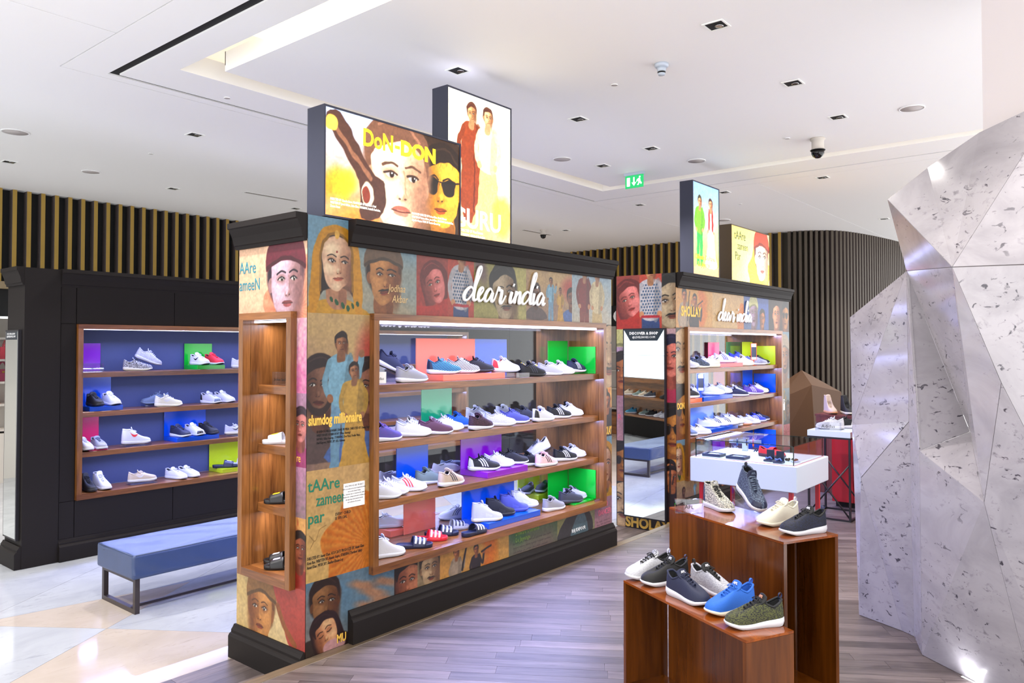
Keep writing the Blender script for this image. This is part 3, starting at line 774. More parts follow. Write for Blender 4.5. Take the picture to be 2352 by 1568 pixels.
def art_olive(a):
    a.grad((0.58, 0.55, 0.28), (0.74, 0.70, 0.40), 0, .3); a.ell(a.w * .12, a.h * .9, a.w * .1, a.h * .3, (0.4, 0.28, 0.38), rot=.5, soft=.9, a=.7)
    a.face(a.w * .56, a.h * .46, a.h * .9, (0.66, 0.58, 0.46), (0.10, 0.09, 0.08), rot=.12, look=1, tache=True, cloth=(0.14, 0.12, 0.12))
def art_embrace(a):
    a.grad((0.78, 0.74, 0.66), (0.62, 0.72, 0.78), 90, .2); a.person(a.w * .30, -a.h * .55, a.h * 1.75, (0.50, 0.10, 0.10), (0.52, 0.18, 0.12), SK, BRN); a.person(a.w * .62, -a.h * .55, a.h * 1.7, (0.88, 0.80, 0.62), (0.82, 0.70, 0.46), SK, BRN, skirt=True)
def art_fire(a):        # two armed figures before a burning sky
    a.grad((0.86, 0.60, 0.26), (0.90, 0.66, 0.30), 0, .4)
    for i in range(7): a.ell(a.w * (.68 + .05 * (i % 3)), a.h * (.2 + .11 * i), a.w * .09, a.h * .16, (0.92, 0.42 + .04 * (i % 3), 0.06), rot=i, soft=.8, a=.75)
    a.person(a.w * .22, -a.h * 1.1, a.h * 2.05, (0.72, 0.62, 0.52), (0.2, 0.14, 0.14), (0.78, 0.46, 0.26), (0.12, 0.06, 0.05), arm=1)
    a.person(a.w * .5, -a.h * 1.1, a.h * 1.95, (0.16, 0.10, 0.13), (0.2, 0.14, 0.14), (0.74, 0.42, 0.24), (0.12, 0.06, 0.05), arm=1)
    a.line([(a.w * .3, a.h * .2), (a.w * .36, a.h * .92)], .02, (0.15, 0.1, 0.1)); a.line([(a.w * .58, a.h * .6), (a.w * .72, a.h * .72)], .016, (0.18, 0.1, 0.1))
def art_darkface(a):
    a.grad((0.42, 0.46, 0.50), (0.75, 0.5, 0.3), 0, .4); a.face(a.w * .62, a.h * .35, a.h * 1.3, (0.72, 0.42, 0.28), (0.10, 0.05, 0.05), look=-1, cloth=(0.1, 0.06, 0.06), longhair=True)
def art_sepia(a):
    a.grad((0.62, 0.52, 0.38), (0.56, 0.46, 0.32), 0); a.face(a.w * .55, a.h * .55, a.h * 1.1, (0.76, 0.62, 0.46), (0.22, 0.17, 0.12), look=1, tache=True, cloth=(0.85, 0.8, 0.72))
def art_field(a):
    a.grad((0.48, 0.40, 0.36), (0.36, 0.46, 0.30), 90, .3); a.credits(a.w * .08, a.h * .5, a.w * .8, (0.16, 0.12, 0.12), 5, 0.02); a.ell(a.w * .2, a.h * .8, a.w * .15, a.h * .3, (0.2, 0.42, 0.22), soft=.8, a=.8)
def art_blackwhite(a):
    a.grad((0.62, 0.60, 0.36), (0.58, 0.56, 0.42), 0); a.poly([(0, 0), (a.w * .3, a.h), (a.w * .8, a.h), (a.w * .9, 0)], (0.22, 0.21, 0.22)); a.poly([(a.w * .35, 0), (a.w * .5, a.h * .8), (a.w * .7, a.h * .9), (a.w * .8, 0)], (0.34, 0.44, 0.48))
def art_pinkpage(a): a.grad((0.72, 0.52, 0.56), (0.66, 0.48, 0.56), 90); a.credits(a.w * .1, a.h * .25, a.w * .8, (0.25, 0.15, 0.2), 3, 0.016)
def art_mauve(a): a.grad((0.52, 0.38, 0.42), (0.66, 0.48, 0.60), 90, .3); a.face(a.w * .45, a.h * .55, a.h * .42, (0.72, 0.42, 0.40), (0.16, 0.09, 0.14), look=-1, cloth=(0.6, 0.2, 0.4))
def art_warrior(a): a.grad((0.55, 0.58, 0.60), (0.46, 0.60, 0.68), 90); a.face(a.w * .48, a.h * .55, a.h * .55, (0.72, 0.48, 0.28), (0.2, 0.12, 0.09), look=1, beard=True, hat=(0.70, 0.62, 0.52), cloth=(0.62, 0.48, 0.3))
def art_redman(a): a.grad((0.66, 0.5, 0.56), (0.74, 0.6, 0.62), 90); a.face(a.w * .5, a.h * .6, a.h * .5, (0.78, 0.42, 0.36), (0.12, 0.1, 0.2), look=-1, cloth=(0.66, 0.16, 0.28))
def art_blue(a): a.grad((0.30, 0.42, 0.62), (0.22, 0.34, 0.66), 60, .4); a.face(a.w * .38, a.h * .5, a.h * .75, (0.62, 0.50, 0.62), (0.72, 0.68, 0.52), look=1, hat=(0.78, 0.76, 0.5), cloth=(0.6, 0.5, 0.7)); a.face(a.w * .74, a.h * .35, a.h * .5, (0.7, 0.42, 0.22), BRN, look=-1, cloth=(0.5, 0.3, 0.2))
def art_duo(a): a.grad((0.16, 0.10, 0.08), (0.30, 0.20, 0.14), 0, .4); a.face(a.w * .36, a.h * .5, a.h * .8, (0.86, 0.58, 0.40), (0.2, 0.12, 0.08), look=1, cloth=(0.16, 0.14, 0.18)); a.face(a.w * .82, a.h * .48, a.h * .78, (0.70, 0.44, 0.16), (0.1, 0.06, 0.04), look=-1, shades=True, cloth=(0.1, 0.08, 0.07))
def art_cap(a):         # pale face with cap on the cream page
    a.grad((0.92, 0.72, 0.58), (0.93, 0.76, 0.62), 45, .2); a.rays(a.w * .85, a.h * .1, a.h * .7, (0.88, 0.52, 0.38), (0.92, 0.60, 0.45), 30)
    a.face(a.w * .70, a.h * .46, a.h * .95, (0.80, 0.66, 0.72), (0.16, 0.10, 0.16), look=1, hat=(0.40, 0.12, 0.18), cloth=(0.85, 0.5, 0.4), body=True)
def art_redfig(a): a.grad((0.78, 0.66, 0.42), (0.86, 0.76, 0.58), 0, .2); a.face(a.w * .38, a.h * .42, a.h * .95, (0.72, 0.48, 0.24), (0.42, 0.24, 0.1), look=-1, hat=(0.55, 0.38, 0.2), cloth=(0.62, 0.42, 0.2)); a.poly([(a.w * .55, a.h * 1.1), (a.w * .68, a.h * .4), (a.w * .8, 0), (a.w * 1.02, 0), (a.w * 1.02, a.h * 1.1)], (0.66, 0.24, 0.20)); a.line([(a.w * .62, a.h * .6), (a.w * .72, a.h * .3), (a.w * .86, a.h * .08)], .04, (0.55, 0.3, 0.14))
def art_rust(a): a.grad((0.60, 0.12, 0.08), (0.85, 0.62, 0.34), 60, .4); a.face(a.w * .4, a.h * .55, a.h * .42, (0.55, 0.28, 0.18), (0.12, 0.07, 0.06), look=1, cloth=(0.55, 0.12, 0.08))
def art_dots(a):
    a.fill((0.80, 0.78, 0.72))
    for i in range(20):
        for j in range(60):
            x = .012 + .026 * i + (.013 if j % 2 else 0); y = .012 + .026 * j
            if x < a.w and y < a.h: a.ell(x, y, .008, .010, (0.12, 0.40, 0.46), soft=.3)
def art_palm(a):
    a.grad((0.82, 0.28, 0.30), (0.92, 0.46, 0.50), 90, .3)
    for i in range(9): a.line([(a.w * .6, a.h * .7), (a.w * .6 + .12 * cos(i * .7), a.h * .7 + .1 * sin(i * .7))], .01, (0.72, 0.16, 0.16))
def art_ring(a): a.grad((0.40, 0.46, 0.50), (0.48, 0.55, 0.58), 90); a.rays(a.w * .2, a.h * .5, a.h * .45, (0.70, 0.52, 0.2), (0.42, 0.48, 0.5), 14); a.face(a.w * .8, a.h * .4, a.h * .4, SKD, (0.1, 0.06, 0.06), look=-1)
def art_plain(c0, c1):
    return lambda a: a.grad(c0, c1, 90, .35)
def art_lb_duo(a):      # backlit: revolver, big portrait and a man in dark glasses
    a.grad((0.98, 0.55, 0.22), (0.72, 0.80, 0.95), 90, .15)
    for i in range(8): a.ell(a.w * (.02 + .02 * i), a.h * (.25 + .04 * (i % 4)), a.w * .05, a.h * .1, (0.98, 0.55 + .03 * i, 0.12), soft=.9, a=.7)
    a.poly([(a.w * .66, -.02), (a.w * .62, a.h * 1.02), (a.w * 1.02, a.h * 1.02), (a.w * 1.02, -.02)], (0.20, 0.12, 0.06), soft=.08)
    a.face(a.w * .86, a.h * .46, a.h * .78, (0.90, 0.62, 0.16), (0.14, 0.08, 0.04), look=-1, shades=True, cloth=(0.12, 0.09, 0.07))
    a.face(a.w * .50, a.h * .45, a.h * 1.05, (0.99, 0.84, 0.70), (0.46, 0.30, 0.22), look=1, cloth=(0.95, 0.9, 0.82), lips=(0.92, 0.5, 0.4))
    a.poly([(0, a.h * .9), (a.w * .1, a.h * .98), (a.w * .3, a.h * .5), (a.w * .4, a.h * .4), (a.w * .39, a.h * .1), (a.w * .24, a.h * .02), (a.w * .22, a.h * .38), (a.w * .12, a.h * .62)], (0.30, 0.18, 0.14)); a.line([(a.w * .05, a.h * .86), (a.w * .3, a.h * .42)], .03, (0.55, 0.36, 0.26)); a.ell(a.w * .04, a.h * .86, .05, .05, (0.99, 0.8, 0.3)); a.ell(a.w * .28, a.h * .26, .05, .08, (0.98, 0.9, 0.75)); a.ell(a.w * .27, a.h * .25, .032, .055, (0.5, 0.2, 0.14))
def art_lb_embrace(a):
    a.grad((0.99, 0.90, 0.62), (1.0, 0.99, 0.92), 90, .1)
    for i in range(14): a.ell(a.w * (.05 + .075 * i), a.h * (.03 + .03 * (i % 3)), a.w * .12, a.h * .045, (0.96, 0.78, 0.35 + .02 * i), soft=.6, a=.8)
    a.person(a.w * .36, a.h * .15, a.h * .78, (0.62, 0.25, 0.10), (0.58, 0.22, 0.09), (0.85, 0.62, 0.4), (0.35, 0.17, 0.1)); a.poly([(a.w * .22, a.h * .2), (a.w * .24, a.h * .7), (a.w * .5, a.h * .7), (a.w * .48, a.h * .2)], (0.60, 0.24, 0.10)); a.line([(a.w * .4, a.h * .22), (a.w * .41, a.h * .66)], .012, (0.4, 0.14, 0.06))
    a.person(a.w * .62, a.h * .12, a.h * .82, (0.98, 0.93, 0.74), (0.97, 0.88, 0.5), (0.95, 0.74, 0.5), (0.32, 0.16, 0.1), skirt=True)
    a.ell(a.w * .86, a.h * .22, a.w * .16, a.h * .14, (0.95, 0.74, 0.26), soft=.4, a=.8)
def art_lb_couple(a):
    a.grad((0.88, 0.90, 0.25), (0.55, 0.72, 0.97), 90, .1); a.poly([(-.05, 0), (a.w * 1.05, 0), (a.w * 1.05, a.h * .14), (-.05, a.h * .12)], (0.96, 0.72, 0.5))
    a.person(a.w * .25, a.h * .14, a.h * .72, (0.45, 0.78, 0.12), (0.10, 0.66, 0.25), (0.9, 0.6, 0.4), (0.2, 0.2, 0.08)); a.person(a.w * .68, a.h * .14, a.h * .72, (0.98, 0.97, 0.95), (0.98, 0.98, 0.95), (0.9, 0.6, 0.4), (0.22, 0.1, 0.06), skirt=True)
    a.poly([(a.w * .58, a.h * .55), (a.w * .6, a.h * .74), (a.w * .64, a.h * .74), (a.w * .64, a.h * .55)], (0.72, 0.16, 0.14)); a.poly([(a.w * .72, a.h * .55), (a.w * .72, a.h * .74), (a.w * .76, a.h * .74), (a.w * .78, a.h * .55)], (0.72, 0.16, 0.14))
    a.credits(a.w * .05, a.h * .1, a.w * .85, (0.3, 0.12, 0.08), 3, 0.02)
def art_lb_sun(a):
    a.grad((0.99, 0.88, 0.42), (0.99, 0.94, 0.62), 0, .15); a.rays(a.w * .72, a.h * .22, a.h * .5, (0.98, 0.62, 0.1), (0.99, 0.74, 0.2), 36)
    a.face(a.w * .78, a.h * .52, a.h * .78, (0.98, 0.88, 0.8), (0.30, 0.14, 0.1), look=1, hat=(0.7, 0.22, 0.1), body=False); a.credits(a.w * .06, a.h * .1, a.w * .5, (0.4, 0.3, 0.1), 3, 0.02)
_seed = [10]
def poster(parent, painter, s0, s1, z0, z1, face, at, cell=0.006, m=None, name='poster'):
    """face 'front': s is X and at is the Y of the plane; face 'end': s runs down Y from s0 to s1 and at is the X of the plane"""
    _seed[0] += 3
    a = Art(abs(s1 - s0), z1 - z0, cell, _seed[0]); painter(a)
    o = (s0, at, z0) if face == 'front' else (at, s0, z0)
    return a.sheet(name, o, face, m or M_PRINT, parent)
# brush lettering for the display name, drawn as pen strokes
_D = [(.98, .72), (.62, .98), (.22, .72), (.05, .3), (.22, .02), (.55, .12), (.92, .62), (1.22, 1.5), (1.42, 2.2), (1.34, 2.52), (1.12, 2.3), (1.02, 1.4), (.98, .5), (1.08, .06), (1.34, .12)]
_E = [(1.34, .12), (1.6, .42), (1.9, .82), (1.78, 1.02), (1.54, .82), (1.46, .36), (1.64, .02), (1.92, .12), (2.18, .42)]
_A = [(2.86, .78), (2.58, .98), (2.28, .7), (2.16, .26), (2.32, .02), (2.6, .18), (2.88, .72), (2.86, .2), (3.0, .02), (3.2, .2)]
_R = [(3.2, .2), (3.38, .8), (3.46, 1.14), (3.6, .9), (3.84, .92), (3.86, .5), (3.82, .12), (3.96, -.08), (4.16, .14), (4.36, .55)]
_I = [(4.98, .86), (4.9, .34), (4.98, .02), (5.2, .16), (5.42, .6)]
_N = [(5.5, .95), (5.44, .4), (5.42, .0), (5.52, .45), (5.72, .82), (5.9, .9), (5.94, .55), (5.92, .14), (6.04, .0), (6.26, .2)]
def shift(L, dx): return [(x + dx, y) for x, y in L]
def dear_india(parent, u0, z0, width, y, rad=0.11, depth=0.02):
    st = [_D + _E[1:] + _A[:0], [_E[-1]] + [(2.3, .55)], _A, _R, _I, [(5.08, 1.3), (5.14, 1.5)], _N, shift(_D, 6.2), shift([(4.9, .9)] + _I[1:], 2.68), [(7.84, 1.3), (7.9, 1.5)], shift(_A, 5.9)]
    k = width / 9.2; gs = []
    for L in st:
        P = catmull(L, 5); n = len(P); rr = []
        for i, p in enumerate(P):
            a = P[max(0, i - 1)]; b = P[min(n - 1, i + 1)]; d = b - a; L_ = np.linalg.norm(d) + 1e-9
            rr.append(k * rad * (1.0 + 0.45 * max(0, -d[1] / L_) - 0.25 * max(0, d[1] / L_)))
        pts = [(u0 + p[0] * k + p[1] * k * 0.22, y - depth * 0.5, z0 + p[1] * k * 0.95) for p in P]
        gs.append(tube_geo(pts, rr, 7, flat=((0, 1, 0), depth / (2 * k * rad))))
    V, Fc = join_geo(gs)
    return mesh('brush_lettering', V, Fc, M_LETTER, parent, smooth=True)
# ================================================================== DISPLAYS
CORN = [(0, 2.625), (-.02, 2.625), (-.024, 2.645), (-.034, 2.65), (-.046, 2.70), (-.066, 2.738), (-.07, 2.75), (-.082, 2.755), (-.082, 2.79), (0, 2.79)]
BASE = [(0, 0), (-.055, 0), (-.055, .135), (-.046, .15), (-.034, .155), (-.034, .17), (-.022, .185), (-.014, .2), (0, .2)]
SHELF_Z = (1.75, 1.37, 0.99, 0.60)
def cavity(t, c0, c1, vf, vb, led=True, back=False, top=2.165):
    """walnut lined shelf bay: linings, four shelves, front frame, strip lights"""
    for x0, x1 in ((c0 - .012, c0), (c1, c1 + .012)): box('side_lining', (x0, vf + .01, .60), (x1, vb - .01, top), M_WALNUT_Z, t)
    box('top_lining', (c0, vf + .01, top), (c1, vb - .01, top + .012), M_WALNUT_X, t)
    for z in SHELF_Z:
        box('shelf', (c0 + .001, vf + .012, z - .05), (c1 - .001, vb - .012, z), M_WALNUT_X, t, bev=.002)
    fr = box('shelf_frame', (c0 - .045, vf - .045, top), (c1 + .045, vf + .012, top + .045), M_WALNUT_X, t)
    box('frame_rail', (c0 - .045, vf - .045, .55), (c1 + .045, vf + .011, .5995), M_WALNUT_X, fr)
    for x0, x1 in ((c0 - .045, c0), (c1, c1 + .045)): box('frame_stile', (x0, vf - .045, .60), (x1, vf + .012, top), M_WALNUT_Z, fr)
    if led:
        L = c1 - c0
        w_ = .06 if back else .03
        box('led_strip', (c0 + .02, vf + .02, top - (.018 if back else .006)), (c1 - .02, vf + w_, top - .002), M_LED, t)
        for i, z in enumerate((top,) + SHELF_Z[:3]):
            zz = z - .02 if i == 0 else z - .054
            lamp_area(t, ((c0 + c1) / 2, vf + .07, zz - .004), L - .1, .03, LED_W * L * (1.25 if i == 0 else 1.0) * (1.0 if back else .9), LED_COL, (radians(-18), 0, 0))
            if back: lamp_area(t, ((c0 + c1) / 2, vb - .07, zz - .004), L - .1, .03, LED_W * L * .8, LED_COL, (radians(18), 0, 0))
def notice(parent, u, z, w, h, y, lines):
    c = box('notice_card', (u, y - .004, z), (u + w, y, z + h), M_CARD, parent)
    for i, s in enumerate(lines):
        text('lettering', s, .0125 if i else .0145, (u + w / 2, y - .0045, z + h - .022 - i * .0165), 'front', M_INK, c, ext=.0003, align='CENTER', sx=.78)

# ---- main poster display
U0, U1, VB = 2.73, 6.10, 4.56
d1 = root('poster_display', (U0, V0, 0), 'large double sided shelf display papered with painted portraits, in front', 'display', 'poster covered shelf displays')
cA, cB = 3.25, 5.90
def blk(lo, hi, n='carcass'): box(n, lo, hi, M_DARK, d1)
blk((U0 + .002, V0 + .002, 0.003), (3.25, 3.955, 2.785)); blk((U0 + .002, 4.452, 0.003), (3.25, VB, 2.785))
blk((U0 + .002, 3.955, 2.175), (3.25, 4.452, 2.785)); blk((U0 + .002, 3.955, 0.003), (3.25, 4.452, .595))
blk((3.20, 3.955, .595), (3.238, 4.452, 2.175), 'niche_divider')
blk((3.25, V0 + .002, 2.178), (5.912, VB, 2.785), 'head_box'); blk((3.25, V0 + .002, .003), (5.912, VB, .549), 'plinth_box'); blk((5.912, V0 + .002, .003), (U1 - .002, VB, 2.785), 'end_box')
cavity(d1, cA, cB, V0, VB, back=True)
for z0, z1 in ((1.75, 2.165), (1.37, 1.70), (.99, 1.32), (.60, .94)):
    box('glass_pane', (cA + .003, 4.178, z0 + .001), (cB - .003, 4.184, z1 - .001), M_PANE, d1)
box('back_frame', (cA - .045, VB, 2.165), (cB + .045, VB + .04, 2.21), M_WALNUT_X, d1); box('back_frame', (cA - .045, VB, .55), (cB + .045, VB + .04, .6), M_WALNUT_X, d1)
# niche in the end
box('niche_back', (3.19, 3.957, .60), (3.20, 4.45, 2.17), M_WALNUT_Z, d1)
for v_ in ((3.955, 3.967), (4.44, 4.452)): box('niche_side', (U0 + .01, v_[0], .60), (3.19, v_[1], 2.17), M_WALNUT_Z, d1)
for z in SHELF_Z[:3]: box('niche_shelf', (2.80, 3.968, z - .055), (3.19, 4.44, z), M_WALNUT_Y, d1, bev=.002)
box('niche_shelf', (U0 + .013, 3.968, .55), (3.19, 4.44, .60), M_WALNUT_Y, d1, bev=.002)
box('niche_rail', (U0 - .045, 3.92, 2.165), (U0 + .012, 4.487, 2.21), M_WALNUT_Y, d1); box('niche_rail', (U0 - .045, 3.968, .55), (U0 + .012, 4.439, .6), M_WALNUT_Y, d1)
for v_ in ((3.92, 3.967), (4.44, 4.487)): box('niche_stile', (U0 - .045, v_[0], .55), (U0 + .012, v_[1], 2.165), M_WALNUT_Z, d1)
box('led_strip', (U0 + .03, 3.98, 2.15), (U0 + .06, 4.43, 2.162), M_LED, d1)
for z in (2.14, 1.69, 1.31, .93): lamp_area(d1, (2.87, 4.2, z), .05, .4, 1.6, (0.86, 0.84, 1.0))
# mouldings
prism('cornice', [(V0 + a, b) for a, b in CORN], 3.03, U1 + .004, 'x', M_DARK, d1)
prism('cornice', [(U0 + a, b + .004) for a, b in CORN], V0 + .002, VB + .014, 'y', M_DARK, d1)
prism('baseboard', [(V0 + a, ZP + b) for a, b in BASE], 3.04, U1 + .004, 'x', M_DARK, d1)
prism('baseboard', [(U0 + a, .003 + b) for a, b in BASE], V0 + .001, VB + .01, 'y', M_DARK, d1)
# prints on the front
fy = V0 - .002
for pt, a, b, z0, z1 in ((art_royal, 2.73, 3.613, 2.20, 2.785), (art_pinkface, 3.613, 3.918, 2.2, 2.63), (art_dotshirt, 3.918, 4.195, 2.2, 2.63), (art_olive, 4.195, 4.819, 2.2, 2.63), (art_crowd, 4.819, 5.46, 2.2, 2.63), (art_embrace, 5.46, 6.10, 2.2, 2.63),
                         (art_crowd, 2.73, 3.21, 1.26, 2.2), (art_sun, 2.73, 3.21, .60, 1.26), (art_couple, 2.73, 3.42, ZP, .60), (art_darkface, 3.42, 3.63, .34, .56), (art_sepia, 3.63, 3.845, .34, .56), (art_fire, 3.845, 4.60, .34, .56), (art_field, 4.60, 5.24, .34, .56), (art_blackwhite, 5.24, 5.81, .34, .56), (art_pinkpage, 5.81, 6.10, .34, .62),
                         (art_sepia, 5.945, 6.10, 1.62, 2.2), (art_fire, 5.945, 6.10, 1.17, 1.62), (art_royal, 5.945, 6.10, .62, 1.17)):
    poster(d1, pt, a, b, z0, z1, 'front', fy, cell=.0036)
text('lettering', 'slumdog millionaire', .085, (2.74, fy - .001, 1.53), 'front', mat('yellow_ink', (0.86, 0.68, 0.28), .5), d1, bold=.003, sx=.60, shear=.05)
text('lettering', 'SLUMDOG MILLIONAIRE (2008) MUMBAI  DIRECTED BY: Danny Boyle\nWRITTEN BY: ROBIN RUAY (Vikas Swarup)\nNOVEL: Vikas Swarup, STARRING: Dev Patel, Freida Pinto,\nAnil Kapoor, MUSIC BY: A.R. Rahman', .022, (2.80, fy - .001, 1.48), 'front', M_INK, d1, sx=.62, shear=.15)
GRN = mat('green_ink', (0.08, 0.42, 0.32), .5)
text('lettering', 'tAAre', .10, (2.74, fy - .001, 1.135), 'front', GRN, d1, bold=.001, sx=.92); text('lettering', 'zameen', .10, (2.80, fy - .001, 1.045), 'front', GRN, d1, bold=.001, sx=.72); text('lettering', 'par', .10, (2.74, fy - .001, .945), 'front', GRN, d1, bold=.001, sx=.9)
text('lettering', 'EVERY CHILD\nIS SPECIAL', .025, (2.94, fy - .001, .965), 'front', M_INK, d1, sx=.8)
text('lettering', 'DIRECTED BY: Aamir Khan. ASSOCIATE PRODUCED BY: Aamir Khan\nKiran Rao. WRITTEN BY: Amole Gupte. STARRING: Darsheel Safary\nAamir Khan. MUSIC BY: Shankar-Ehsaan-Loy', .026, (2.735, fy - .001, .735), 'front', M_INK, d1, sx=.56, shear=.18)
text('lettering', 'MU', .07, (2.955, fy - .001, .19), 'front', mat('yellow_ink', (0, 0, 0)), d1, bold=.002, sx=.7)
text('lettering', 'Jodhaa\n  Akbar', .07, (3.36, fy - .001, 2.36), 'front', mat('faint_ink', (0.72, 0.60, 0.42)), d1, shear=.2, sx=.8)
text('lettering', 'RAJ KAPOOR', .045, (5.45, fy - .001, .39), 'front', M_LETTER, d1, sx=.8); text('lettering', 'DISCO\nDANCER', .07, (5.87, fy - .001, .535), 'front', mat('rose_ink', (0.80, 0.36, 0.46)), d1, sx=.75)
text('lettering', 'Dilwale Dulhania\nLe Jayenge', .05, (4.68, fy - .001, .51), 'front', mat('leaf_ink', (0.45, 0.55, 0.25)), d1, sx=.9, shear=.1)
text('lettering', 'SHOLAY', .10, (5.95, fy - .001, 1.19), 'front', mat('yellow_ink', (0, 0, 0)), d1, bold=.003, sx=.38)
dear_india(d1, 4.06, 2.335, 1.0, V0 - .004, rad=.09)
notice(d1, 3.0, 1.0, .165, .15, V0 - .003, ['BOLLYWOOD ART PROJECT', 'BAP is an urban art project founded by Indian', 'street artist Ranjit Dahiya.', 'The collective aims to transform the walls of', 'Mumbai into a living memorial to Bollywood', 'through large hand painted murals', 'and celebrates the movies.'])
# prints on the end
ex = U0 - .002
for pt, a, b, z0, z1 in ((art_cap, 4.56, 3.82, 2.17, 2.64), (art_plain((0.86, 0.66, 0.50), (0.93, 0.76, 0.62)), 4.56, 4.487, 1.92, 2.17), (art_palm, 4.56, 4.487, 1.62, 1.92), (art_dots, 4.56, 4.487, 1.18, 1.62), (art_plain((0.85, 0.45, 0.45), (0.25, 0.3, 0.42)), 4.56, 4.487, .95, 1.18), (art_plain((0.86, 0.80, 0.66), (0.86, 0.74, 0.6)), 4.56, 4.487, .56, .95),
                         (art_plain((0.82, 0.42, 0.62), (0.86, 0.68, 0.72)), 3.92, 3.82, 1.72, 2.17), (art_mauve, 3.92, 3.82, 1.28, 1.72), (art_plain((0.55, 0.44, 0.46), (0.72, 0.5, 0.62)), 3.92, 3.82, .98, 1.28), (art_rust, 3.92, 3.82, .56, .98), (art_redfig, 4.56, 3.82, .19, .56)):
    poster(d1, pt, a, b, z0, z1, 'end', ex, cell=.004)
TEAL = mat('teal_ink', (0.10, 0.48, 0.55), .5)
text('lettering', 'AAre', .11, (ex - .001, 4.555, 2.47), 'end', TEAL, d1, sx=.8); text('lettering', 'ameeN', .11, (ex - .001, 4.555, 2.36), 'end', TEAL, d1, sx=.75)
text('lettering', 're', .07, (ex - .001, 3.915, 1.31), 'end', mat('yellow_ink', (0, 0, 0)), d1, sx=.7)

# ---- far poster display
W0, W1 = 7.38, 10.76
d2 = root('poster_display', (W0, V0, 0), 'second shelf display papered with portraits, with a mirror on its end', 'display', 'poster covered shelf displays')
eA, eB = 7.62, 10.35
def blk(lo, hi, n='carcass'): box(n, lo, hi, M_DARK, d2)
blk((W0 + .002, V0 + .002, .003), (eA - .012, VB, 2.785), 'end_box'); blk((eA - .012, V0 + .002, 2.178), (eB + .012, VB, 2.785), 'head_box')
blk((eA - .012, V0 + .002, .003), (eB + .012, VB, .549), 'plinth_box'); blk((eB + .012, V0 + .002, .003), (W1 - .002, VB, 2.785), 'end_box')
cavity(d2, eA, eB, V0, VB, back=True)
for z0, z1 in ((1.75, 2.165), (1.37, 1.70), (.99, 1.32), (.60, .94)):
    box('glass_pane', (eA + .003, 4.178, z0 + .001), (eB - .003, 4.184, z1 - .001), M_PANE, d2)
prism('cornice', [(V0 + a, b) for a, b in CORN], W0 + .02, W1 + .004, 'x', M_DARK, d2)
prism('baseboard', [(V0 + a, ZP + b) for a, b in BASE], W0 + .2, W1 + .004, 'x', M_DARK, d2)
for pt, a, b, z0, z1 in ((art_fire, 7.38, 8.28, 2.2, 2.63), (art_sun, 8.28, 9.18, 2.2, 2.63), (art_blue, 9.18, 10.0, 2.2, 2.63), (art_duo, 10.0, 10.76, 2.2, 2.63),
                         (art_sepia, 7.38, 7.575, 1.6, 2.2), (art_duo, 7.38, 7.575, 1.0, 1.6), (art_royal, 7.38, 7.575, .56, 1.0), (art_crowd, 7.38, 8.2, .30, .56), (art_duo, 8.2, 9.2, .3, .56), (art_plain((0.5, 0.4, 0.3), (0.4, 0.5, 0.6)), 9.2, 10.76, .3, .56),
                         (art_warrior, 10.395, 10.76, 1.42, 2.2), (art_ring, 10.395, 10.76, .92, 1.42), (art_palm, 10.395, 10.76, .56, .92)):
    poster(d2, pt, a, b, z0, z1, 'front', fy, cell=.0065)
text('lettering', 'SHOLLAY', .15, (7.50, fy - .001, 2.33), 'front', mat('yellow_ink', (0, 0, 0)), d2, bold=.005, sx=.75)
text('lettering', 'DON', .09, (7.40, fy - .001, 1.33), 'front', mat('yellow_ink', (0, 0, 0)), d2, bold=.003, sx=.8)
dear_india(d2, 8.40, 2.30, 1.0, V0 - .004, rad=.10)
notice(d2, 10.42, 1.12, .14, .15, V0 - .003, ['BOLLYWOOD ART PROJECT', 'BAP is an urban art project founded by Indian', 'street artist Ranjit Dahiya.'])
ex2 = W0 - .002
for pt, a, b, z0, z1 in ((art_pinkface, 4.55, 4.256, 2.19, 2.785), (art_dotshirt, 4.256, 3.984, 2.19, 2.785), (art_olive, 3.984, 3.82, 2.19, 2.785), (art_blue, 4.55, 4.445, 1.45, 2.19), (art_pinkpage, 4.55, 4.445, .95, 1.45), (art_duo, 4.55, 4.445, .5, .95), (art_sepia, 4.55, 4.445, .003, .5),
                         (art_redman, 3.93, 3.82, 1.4, 2.19), (art_duo, 3.93, 3.82, .8, 1.4), (art_fire, 3.93, 3.82, .14, .8), (art_plain((0.12, 0.09, 0.08), (0.2, 0.14, 0.1)), 4.445, 3.82, .003, .14)):
    poster(d2, pt, a, b, z0, z1, 'end', ex2, cell=.0065)
text('lettering', 'SHOLAY', .15, (ex2 - .001, 4.44, .02), 'end', mat('yellow_ink', (0, 0, 0)), d2, bold=.006, sx=.95)
text('lettering', 'R', .09, (ex2 - .001, 4.54, 1.18), 'end', mat('rose_ink', (0, 0, 0)), d2)
mr = box('mirror_frame', (W0 - .035, 3.925, .13), (W0 - .003, 4.448, 2.195), M_BLKSTEEL, d2)
box('mirror_glass', (W0 - .037, 3.94, .145), (W0 - .035, 4.433, 2.18), M_MIRROR, mr)
sg = mesh('mirror_sign', [(W0 - .039, 4.433, 2.18), (W0 - .039, 3.94, 2.18), (W0 - .039, 4.02, 2.06), (W0 - .039, 4.355, 2.06)], [(0, 1, 2, 3)], mat('navy_sign', (0.05, 0.11, 0.16), .3), mr)
text('lettering', 'DISCOVER & SHOP', .042, (W0 - .040, 4.187, 2.128), 'end', M_LETTER, mr, align='CENTER', bold=.0012); text('lettering', '@LEVELSHOES.COM', .033, (W0 - .040, 4.187, 2.088), 'end', M_LETTER, mr, align='CENTER', sx=.95)

